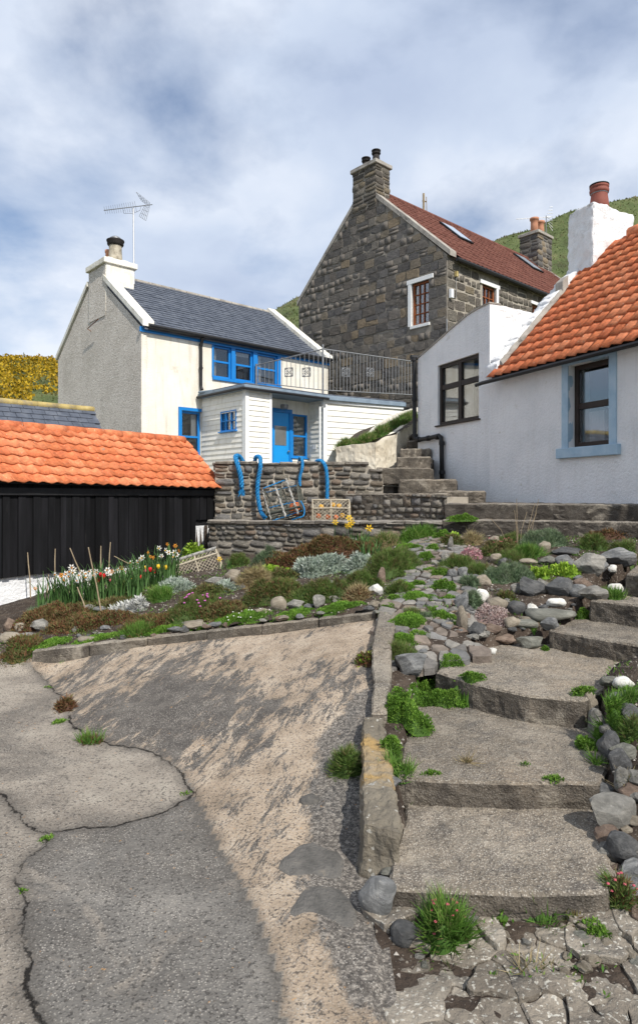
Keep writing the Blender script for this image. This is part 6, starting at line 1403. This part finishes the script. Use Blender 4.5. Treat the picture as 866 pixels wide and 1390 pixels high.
# ---- rockery
for a in ((626,775,46,20,'thrift','dark green cushion right of the pale upright stone'),(600,784,24,14,'thrift','small dark cushion by the path edging'),(655,786,42,20,'thrift','green cushion above the grey-brown rock'),(698,794,66,30,'cushion','large grey-green cushion in the centre of the rockery'),(686,754,54,24,'olive','olive cushion with pink buds at the back'),
   (746,746,70,28,'cushion','broad grey-green dome against the kerb step'),(700,768,56,20,'thrift','green cushion around the flat pale stone'),(812,748,38,22,'thrift','dark green cushion at the back right'),(856,768,40,28,'thrift','green cushion at the right edge of the rockery'),(640,802,28,24,'cushion','grey green tuft on the path edging'),
   (720,760,40,18,'grass','green tuft under the reddish brown cobble'),(646,830,26,28,'cushion','tuft between the upright blue stone and creamy cobble'),(615,742,30,20,'olive','olive tuft beside the thin pale sliver'),(668,756,36,16,'olive','dull green mat right of the pink stonecrop')):
    C(a[0], a[1], a[2], a[3], a[4], a[5], 'cushion plant', name='cushion_plant', flowers=('petal_rose',18,.007,.05) if 'pink buds' in a[5] else None)
C(643,741,24,17,'straw','round dry straw coloured tuft near the kerb step','grass', name='dry_grass_tuft')
C(644,760,40,18,'pink','pink stonecrop mat near the top of the rockery','stonecrop', name='stonecrop', deep=.9)
C(676,852,56,30,'palepink','grey pink stonecrop carpet left of the dark round boulder','stonecrop', name='stonecrop', deep=1.2, dens=1.2)
C(772,784,46,18,'lime','lime green leafy plant below the blue-grey pointed boulder','leafy plant', name='leafy_plant')
C(738,786,34,16,'lime','lime green leafy plant right of the grey-green cushion','leafy plant', name='leafy_plant')
C(815,783,20,16,'moss','green tuft under the big pale lichened boulder','ground cover', name='saxifrage_tuft')
C(838,814,38,14,'grass','grassy strip beneath the two white cobbles','grass', name='grass_tuft')
C(795,842,20,20,'moss','green tuft at the left end of a dark step','ground cover', name='saxifrage_tuft')
C(742,884,14,10,'moss','small tuft at the corner of the lowest dark step','ground cover', name='saxifrage_tuft')
C(726,856,10,6,'moss','tiny tuft above the grey-green boulder','ground cover', name='saxifrage_tuft')
C(690,818,30,16,'olive','low green mat behind the egg-shaped boulder','cushion plant', name='cushion_plant')
C(618,735,18,12,'lime','small lime leaved plant by the kerb step','leafy plant', name='leafy_plant')
C(830,733,86,18,'rust','dark red heath hanging on the face of the kerb step at right','heath', name='heath_cushion', deep=.25)
C(700,740,40,14,'thrift','low green cushion against the kerb step','cushion plant', name='cushion_plant')
C(580,843,20,12,'cushion','small grey tuft between paving stones','cushion plant', name='cushion_plant')
gl = lambda z: (lambda x, y: z+0*x)
C(630,707,46,11,'moss','bright green patch growing on the step below the landing','ground cover', name='saxifrage_mat', P=px3(630,706,8.95), ground=gl(-.315), deep=.5)
# ---- planter grass
gps = lambda x, y: 1.03+.35*np.clip(x-.6,0,9)+.18*np.clip(y-14.4,0,9)*np.clip(x,0,1)
for (x, y, w, h, l) in ((.6,14.3,26,22,'grass tuft with dry stems at the left of the planter'),(1.0,14.2,30,18,'grass tuft at the bend of the planter wall'),(1.4,14.6,30,20,'dry grass in the middle of the planter'),(1.8,15.2,30,16,'green turf climbing the planter'),(2.15,15.8,30,16,'green turf at the top of the planter by the drainpipe')):
    z = psoil(x, y); C(0,0,w*1.1,h*.6,'grass',l,'grass', name='grass_tuft', P=Vector((x,y,z)), ground=gps, deep=.9, layers=[('grass',1.),('straw',.35)])
# ============================================================ daffodils, tulips, canes
def petal_mesh(name, R_, m, cm, kind):
    mb = MB()
    if kind == 'daff':
        for k in range(6):
            t = k*math.pi/3; c, s = math.cos(t), math.sin(t)
            def q(r, a, h): return (r*math.cos(t+a), h, r*math.sin(t+a))
            mb.add([q(.006,0,0), q(R_*.6,.42,-.003), q(R_,0,.004), q(R_*.6,-.42,-.003)], [(0,1,2,3)])
        mb.mi = 1; n = 8; vs = []
        for (r, h) in ((R_*.15,0),(R_*.17,-R_*.25),(R_*.26,-R_*.36)):
            for j in range(n): a = 2*math.pi*j/n; vs.append((r*math.cos(a), h, r*math.sin(a)))
        mb.add(vs, [(i*n+j, i*n+(j+1)%n, (i+1)*n+(j+1)%n, (i+1)*n+j) for i in range(2) for j in range(n)])
    else:
        n = 9; vs = []
        for (r, h) in ((R_*.3,-R_),(R_*.72,-R_*.3),(R_*.75,R_*.3),(R_*.5,R_*.95)):
            for j in range(n): a = 2*math.pi*j/n; vs.append((r*math.cos(a)*(1+.12*math.cos(3*a)), r*math.sin(a)*(1+.12*math.cos(3*a)), h*(1+(.12*math.cos(3*a) if h > R_*.5 else 0))))
        mb.add(vs, [(i*n+j, i*n+(j+1)%n, (i+1)*n+(j+1)%n, (i+1)*n+j) for i in range(3) for j in range(n)]+[tuple(range(n))])
    return mb.mesh(name, [m, cm], recalc=False)
FL = {'white': petal_mesh('flower', .036, M['petal_white'], M['petal_orange'], 'daff'), 'double': petal_mesh('flower', .036, M['petal_white'], M['petal_yellow'], 'daff'), 'yellow': petal_mesh('flower', .036, M['petal_yellow'], M['petal_yellow'], 'daff'),
      'red': petal_mesh('flower', .026, M['petal_red'], M['petal_red'], 'tulip'), 'ytulip': petal_mesh('flower', .024, M['petal_yellow'], M['petal_yellow'], 'tulip'), 'rose': petal_mesh('flower', .018, M['petal_rose'], M['petal_rose'], 'tulip'), 'orange': petal_mesh('flower', .026, M['petal_orange'], M['petal_orange'], 'daff')}
def bulbs(px, py, w, h, label, cat, flowers, nleaf=90, name='daffodil_clump', bl=.3, P=None, sc=1.0):
    P = P or hit(px, py); Y0 = P.y; rx = w/2/FPX*Y0; root = empty(name, tuple(P), label, cat)
    Vs = []; Fs = []; A_ = []; b = 0; top = h/FPX*Y0
    for k in range(nleaf):
        x = P.x+random.uniform(-1,1)*rx; y = P.y+random.uniform(-.3,1)*rx*.7; z = float(H(x, y))-.01; L_ = top*random.uniform(.55,1.05); a = random.uniform(0,6.28); le = random.uniform(.05,.55)*L_; wd = random.uniform(.006,.011)*sc
        sx, sy = -math.sin(a), math.cos(a)
        for j in range(5):
            f = j/4; ww = wd*(1-f**2.5)+.001; cx_ = x+math.cos(a)*le*f*f; cy_ = y+math.sin(a)*le*f*f; cz = z+L_*(f-.12*f*f*f)
            Vs += [(cx_+sx*ww, cy_+sy*ww, cz), (cx_-sx*ww, cy_-sy*ww, cz)]
            if j: i = b+2*j; Fs.append((i-2, i-1, i+1, i))
            A_ += [random.random()*.0+((k*37)%100)/100]*2
        b += 10
    V_ = np.array(Vs)-np.array(P); o = bpy.data.objects.new('leaves', npmesh('leaves', V_, np.array(Fs), [M['lf_strap']], {'rnd': np.array(A_)})); link(o, root, tuple(P))
    for (fx, fy, kd) in flowers:
        yy = P.y+random.uniform(-.08,.3)*rx; q = px3(fx, fy, yy); gx = q.x+random.uniform(-.04,.04); gz = float(H(gx, yy))
        mb = MB(); mb.tube([(gx,yy,gz), ((gx+q.x)/2+.01,yy,(gz+q.z)/2), (q.x,yy+.01,q.z)], .004, 5, caps=False); mb.build('stem', M['lf_strap'], root)
        face = Matrix.Rotation(random.uniform(-.9,.7), 4, 'Z') @ Matrix.Rotation(random.uniform(-.35,.25), 4, 'X') if kd not in ('red','ytulip','rose') else Matrix.Rotation(random.uniform(0,6), 4, 'Z')
        s_ = random.uniform(.9,1.15)*sc*1.12; inst('flower', FL[kd], Matrix.Translation(q) @ face @ Matrix.Scale(s_, 4), root)
    return root
Wt = 'white'
bulbs(92,826,90,60,'drift of white daffodils with orange trumpets behind the heath, left of the canes','daffodils',[(75,780,Wt),(83,781,'orange'),(87,787,'orange'),(95,776,Wt),(99,777,Wt),(94,783,Wt),(105,788,Wt),(112,777,Wt),(108,781,Wt),(117,779,Wt),(95,794,'orange'),(114,794,Wt),(118,793,Wt),(117,784,Wt),(97,770,Wt),(48,799,'orange'),(90,779,Wt),(102,774,Wt)],150)
bulbs(150,818,80,60,'daffodil and red tulip clump between the leaning canes','tulips',[(128,781,Wt),(131,776,Wt),(137,780,'red'),(141,782,'red'),(134,788,'red'),(122,776,Wt),(146,774,Wt),(149,778,Wt),(152,776,'orange'),(160,774,'double'),(150,788,'rose')],150)
bulbs(192,800,70,50,'bright red tulips with yellow one under the white daffodils','tulips',[(191,783,'red'),(204,773,'red'),(209,776,'red'),(197,775,'rose'),(196,771,'ytulip'),(225,770,'ytulip'),(215,769,'ytulip'),(181,785,'orange'),(170,776,Wt),(165,771,'orange')],120)
bulbs(213,790,50,56,'tall white daffodils left of the netted creel','daffodils',[(190,760,'double'),(193,757,'double'),(187,763,Wt),(178,764,Wt),(216,744,'double'),(225,747,'double'),(229,750,Wt),(237,750,'double'),(240,753,Wt),(236,756,'double'),(219,755,Wt),(227,739,'orange'),(238,741,'orange'),(204,756,'orange'),(201,750,'orange'),(208,757,'orange'),(243,748,'orange')],90)
bulbs(480,752,36,36,'yellow daffodils in front of the lobster creel','daffodils',[(455,709,'yellow'),(474,703,'yellow'),(475,712,'yellow'),(471,714,'yellow'),(478,709,'yellow')],44, sc=1.2)
bulbs(503,760,26,32,'single yellow daffodil with long leaves right of the others','daffodils',[(501,717,'yellow')],34, sc=1.2)
bulbs(307,772,12,20,'lone small yellow flower at the foot of the rubble wall','daffodils',[(298,759,'yellow')],10)
for (a, b, c, d, l) in ((37.5,750,41.5,800,'short bamboo cane on the far left of the flower bed'),(75,745,73,793,'upright bamboo cane second from the left'),(95,744,123,804,'bamboo cane leaning steeply right through the daffodils'),(96,750,91,781,'short cane crossing behind the leaning one'),(120,743,137,819,'long cane leaning right, in front of the red tulips'),(137,741,136,800,'pale upright cane in the middle of the bed'),(150,736,145,787,'tallest bamboo cane, brown, right of the pale one'),(155,755,173,769,'thin stick slanting before the black boards'),(66,780,62,804,'stubby cane beneath the black boards'),(105,797,117,820,'broken cane low among the daffodils')):
    P = hit((a+c)/2, d+14); q0 = px3(c, d+6, P.y); q1 = px3(a, b, P.y+.1); mb = MB(); q0.z = min(q0.z, float(H(q0.x, q0.y))+.02) if d > 775 else q0.z
    if d <= 775: q0 = Vector((q0.x+.35, q0.y, float(H(q0.x, q0.y))))
    mb.tube([q0, q0+(q1-q0)*.4+V2(.008,0,0), q0+(q1-q0)*.75, q1], [.009,.008,.007,.006], 7); o = mb.build('garden_cane', M['cane'], None, L=tuple(q0)); tag(o, l, 'cane')
# dry stems rising at the kerb step
mb = MB(); P = hit(702, 742)
for k in range(9):
    a = R(-1,1); mb.tube([P+V2(a*.12,0,0), P+V2(a*.2,.02,.2), P+V2(a*.3+R(-.05,.05),.02,R(.3,.6))], .003, 4)
tag(mb.build('dead_stems', M['cane'], None, L=tuple(P)), 'thin dead flower stems rising before the pale ledge', 'dead stems')
# ============================================================ ropes over the wall
def rope(pts, r, m, label, fray=False):
    pts = [Vector(p) for p in pts]; out = []          # Catmull-Rom
    for i in range(len(pts)-1):
        p0, p1, p2, p3 = pts[max(i-1,0)], pts[i], pts[i+1], pts[min(i+2,len(pts)-1)]
        for k in range(8):
            t = k/8; out.append(.5*((2*p1)+(p2-p0)*t+(2*p0-5*p1+4*p2-p3)*t*t+(3*p1-p0-3*p2+p3)*t**3))
    out.append(pts[-1]); root = empty('rope', tuple(out[-1]), label, 'rope'); d_ = [0]
    for a, b in zip(out[:-1], out[1:]): d_.append(d_[-1]+(b-a).length)
    for s_ in range(3):
        st_ = []; a = None; n = max(24, int(d_[-1]/.02))
        for i in range(n+1):
            D = d_[-1]*i/n; j = min(int(np.searchsorted(d_, D)), len(out)-1); j = max(j, 1); f = (D-d_[j-1])/max(1e-6, d_[j]-d_[j-1]); p = out[j-1]+(out[j]-out[j-1])*f; t = (out[j]-out[j-1]).normalized()
            if a is None: a = t.cross(Vector((0,1,0.01))).normalized()
            a = (a-t*a.dot(t)).normalized(); b = t.cross(a); ph = D*2*math.pi/(r*4.2)+s_*2.094; st_.append(p+(a*math.cos(ph)+b*math.sin(ph))*r*.6)
        mb = MB(); mb.tube(st_, r*.47, 6); mb.build('strand', m, root, smooth=True)
    if fray:
        mb = MB(); p = out[-1]
        for k in range(46): e = V2(R(-.06,.06),R(-.04,.05),-R(.06,.16)); mb.tube([p+V2(R(-.03,.03),R(-.02,.02),.05), p+e*.6, p+e+V2(R(-.01,.01),0,0)], .006, 4)
        mb.build('frayed_end', m, root)
    return root
YW = 11.93; BLUE_ROPE_BUMP = 1
rope([px3(334,636,12.35), px3(326,621,12.2), px3(320,620,12.0), px3(323,632,11.86), px3(327,648,11.85), px3(328,662,11.85)], .046, M['rope_blue'], 'thick blue rope with frayed end, leftmost on the wall', True)
rope([px3(346,632,12.35), px3(347,621,12.2), px3(353,621,12.0), px3(353.5,634,11.86), px3(350,655,11.85), px3(350,675,11.83), px3(354,694,11.8), px3(360,703,11.6)], .040, M['rope_blue'], 'long blue rope hanging down to the creel, second from left')
rope([px3(405,632,12.35), px3(407,622,12.2), px3(410,623,12.0), px3(410.5,634,11.86), px3(407,648,11.85), px3(407,660,11.84)], .03, M['rope_blue'], 'thinner blue rope hanging in the middle of the wall')
rope([px3(428,634,12.4), px3(430,626,12.2), px3(437,626,12.0), px3(442,634,11.87), px3(444,652,11.85), px3(444,668,11.84), px3(444,678,11.82)], .036, M['rope_blue'], 'blue rope above the yellow creel, rightmost on the wall')
# ============================================================ lobster creels
def creel(O, ang, tilt, L, W, Hh, label, net, frame_m, rails, slats=True, roll=0, nn=12, hoop_r=.011, extra=None):
    rot = Matrix.Rotation(ang, 4, 'Z') @ Matrix.Rotation(tilt, 4, 'Y') @ Matrix.Rotation(roll, 4, 'X'); O = Vector(O)
    T = lambda x, y, z: O + rot @ Vector((x, y, z)); root = empty('lobster_creel', tuple(O), label, 'creel')
    def arc(t): # t 0..1 around the D-shaped hoop from front bottom over the top
        if t < .3: return (-W/2, Hh*.62*t/.3)
        if t > .7: return (W/2, Hh*.62*(1-t)/.3)
        a = (t-.3)/.4*math.pi; return (-W/2*math.cos(a), Hh*.62+Hh*.38*math.sin(a))
    b = MB()
    for (x0, y0, x1, y1) in ((0,-W/2,L,-W/2),(0,W/2,L,W/2),(0,-W/2,0,W/2),(L,-W/2,L,W/2),(0,0,L,0)): b.tube([T(x0,y0,0), T(x1,y1,0)], .014, 6)
    b.build('base_frame', frame_m, root)
    for k in range(3):
        x = L*k/2; mb = MB(); mb.tube([T(x, arc(i/16)[0], arc(i/16)[1]) for i in range(17)], hoop_r, 6); mb.build('hoop', frame_m, root)
    for t, m, r in rails:
        y, z = arc(t); mb = MB()
        mb.tube([T(-.01, y*1.03, z*1.02), T(L/2, y*1.03, z*1.02+.004), T(L+.01, y*1.03, z*1.02)], r, 7); mb.build('rail', m, root)
    mb = MB(); N = nn
    for s_ in (-1, 1):
        for k in range(-N, 2*N):
            pts = []
            for i in range(19):
                t = i/18; x = (k/N + s_*t*W*1.9/L*1.1)*L
                if -.001 <= x <= L+.001:
                    y, z = arc(t); pts.append(T(x, y*.985, z*.985))
                else:
                    if len(pts) > 1: mb.tube(pts, .0032, 3, caps=False)
                    pts = []
            if len(pts) > 1: mb.tube(pts, .0032, 3, caps=False)
    for x in (0, L):
        for k in range(1, 8):
            y = -W/2+W*k/8; top = Hh*(.62+.38*math.sqrt(max(0,1-(2*y/W)**2))); mb.tube([T(x,y,0), T(x,y,top)], .003, 3, caps=False); zz = Hh*k/8; yy = W/2 if zz < Hh*.62 else W/2*math.sqrt(max(0,1-((zz-Hh*.62)/(Hh*.38))**2)); mb.tube([T(x,-yy,zz), T(x,yy,zz)], .003, 3, caps=False)
    mb.build('netting', net, root)
    if slats:
        mb = MB()
        for k in range(5): y = -W/2+W*(k+.5)/5; mb.tube([T(0,y,-.005), T(L,y,-.005)], .012, 5)
        mb.build('base_slats', frame_m, root)
    return root, T
O1 = px3(361,708,11.35); O1.z = -.40
r1, T1_ = creel(px3(366,704,11.25), -.12, -.22, .58, .42, .5, 'dark lobster creel with grey and white rope bars leaning on the wall', M['net_dark'], M['net_dark'], [(.5,M['rope_blue'],.012)], nn=8, roll=-.45)
for (a, b) in (((371,653),(388,702)),((388,650),(405,698)),((356,665),(368,706))):
    mb = MB(); A = px3(*a, 11.22); B = px3(*b, 10.98); n = 26; mb.tube([A+(B-A)*(i/n)+V2(.008*math.sin(i*1.9),0,.008*math.cos(i*1.9)) for i in range(n+1)], .017 if a[0] != 356 else .01, 6); mb.build('rope_bar', M['rope_white'], r1)
for (a, b) in (((366,689),(405,680)),((370,707),(410,693)),((357,663),(386,652))):
    mb = MB(); A = px3(*a, 11.14); B = px3(*b, 11.12); n = 20; mb.tube([A+(B-A)*(i/n)+V2(0,.006*math.sin(i*2.1),.006*math.cos(i*2.1)) for i in range(n+1)], .011, 6); mb.build('blue_lashing', M['rope_blue'], r1)
r2_, T2_ = creel(px3(424,708,11.2), .03, .0, .62, .42, .36, 'netted lobster creel holding yellow and orange floats on the wall ledge', M['netting'], M['netting'], [(.3,M['netting'],.01),(.5,M['netting'],.012),(.7,M['netting'],.01)], nn=9)
r3_, T3_ = creel(px3(246,797,9.35), .12, -.30, .62, .42, .40, 'weathered cream netted creel tilted among the plants by the shed', M['netting'], M['netting'], [(.3,M['netting'],.014),(.38,M['rope_white'],.022),(.62,M['netting'],.014)], nn=11, roll=-.35)
mb = MB(); mb.tube([T3_(.02,-.2,.1), T3_(.1,-.18,.05), T3_(.2,.0,.04), T3_(.42,.05,.06), T3_(.5,-.1,.08)], .03, 7); mb.build('inner_net', M['netting'], r3_, smooth=True)
for (x, y, z, m) in ((.15,-.05,.25,'yellow'),(.34,-.1,.28,'yellow'),(.45,.02,.26,'yellow'),(.1,-.1,.1,'orange'),(.26,-.12,.08,'orange'),(.5,-.08,.1,'yellow'),(.4,.0,.07,'orange')):
    q = T2_(x, y, z); mb = MB(); mb.lathe(q, [(.005,-.045),(.035,-.035),(.046,0),(.035,.035),(.005,.045)], 10); o = mb.build('float', M['buoy_'+m], r2_, smooth=True)
mb = MB(); q = px3(401,692,11.3); mb.lathe(q-V2(0,0,.1), [(.01,0),(.09,.02),(.12,.1),(.10,.19),(.03,.24)], 14); o = mb.build('fishing_float', M['buoy_orange'], None, L=tuple(q), smooth=True); tag(o, 'faded orange fishing float between the two creels on the ledge', 'float')
rope([px3(396,706,11.1), px3(404,703,11.0), px3(412,700,11.0), px3(413,690,11.1), px3(408,680,11.2)], .014, M['rope_blue'], 'thin dark blue line coiled beside the orange float')
# brown netting heap between the creels
mb = MB()
for k in range(60):
    a = R(0,6.28); c = px3(412,696,11.35)+V2(R(-.09,.09),R(-.08,.08),R(-.08,.12)); mb.tube([c+V2(math.cos(a+t)*.08,math.sin(a+t)*.05,math.sin(t*1.3+k)*.06) for t in (0,.8,1.6,2.4,3.2)], .005, 4, caps=False)
tag(mb.build('net_heap', mat('brown tangled net', [(.10,.06,.04),(.19,.12,.08)], 9), None, L=tuple(px3(412,706,11.35))), 'tangled brown net heaped between the two creels', 'net')

# sparse creeping green over the soil
n = 60000; X = RNG.uniform(-3.4, 4.2, n); Y = RNG.uniform(2.2, 9.6, n); k = inside(X, Y, GARDEN) & (ns(X, Y, 1.1, 41)+.7*ns(X, Y, 3.1, 42) > .22) & (H(X, Y, True) <= H(X, Y, False)+.01); X, Y = X[k], Y[k]; n = len(X)
V_, F_, r__ = blades(np.c_[X, Y, H(X, Y, False)+RNG.uniform(0, .02, n)], unit(RNG.normal(size=(n,3))*.7+[0,0,1]), RNG.uniform(.015,.045,n), RNG.uniform(.003,.006,n), RNG.uniform(0,1,n), True)
tag(link(bpy.data.objects.new('ground_cover', npmesh('ground_cover', V_, F_, [M['lf_grass']], {'rnd': r__})), None, (0,0,0)), 'small creeping green weeds scattered over the soil of the beds', 'ground cover', kind='stuff')
# shared groups for things of one kind
GR = {'rock': 'stones of the rock garden and beds', 'rope': 'blue ropes on the rubble wall', 'lobster_creel': 'lobster creels', 'garden_cane': 'canes in the flower bed', 'saxifrage_tuft': 'bright green saxifrage cushions', 'saxifrage_mat': 'bright green saxifrage cushions', 'saxifrage_clump': 'bright green saxifrage cushions', 'thrift_cushion': 'thrift cushions', 'thrift_tuft': 'thrift cushions', 'heath_cushion': 'heath cushions', 'cushion_plant': 'grey green cushion plants', 'artemisia': 'silver artemisias', 'silver_plant': 'chalk white plants', 'stonecrop': 'stonecrop mats', 'grass_tuft': 'grass tufts', 'dry_grass_tuft': 'dry grass tufts', 'daffodil_clump': 'spring bulbs in flower', 'weed_tuft': 'weeds in the slipway cracks', 'leafy_plant': 'lime green leafy plants', 'stone_wall': 'rubble retaining walls', 'kerb': 'concrete kerbs', 'television_aerial': 'television aerials'}
for o in bpy.data.objects:
    if o.parent is None and 'label' in o.keys() and 'group' not in o.keys() and 'kind' not in o.keys():
        g = GR.get(o.name.split('.')[0])
        if g: o['group'] = g
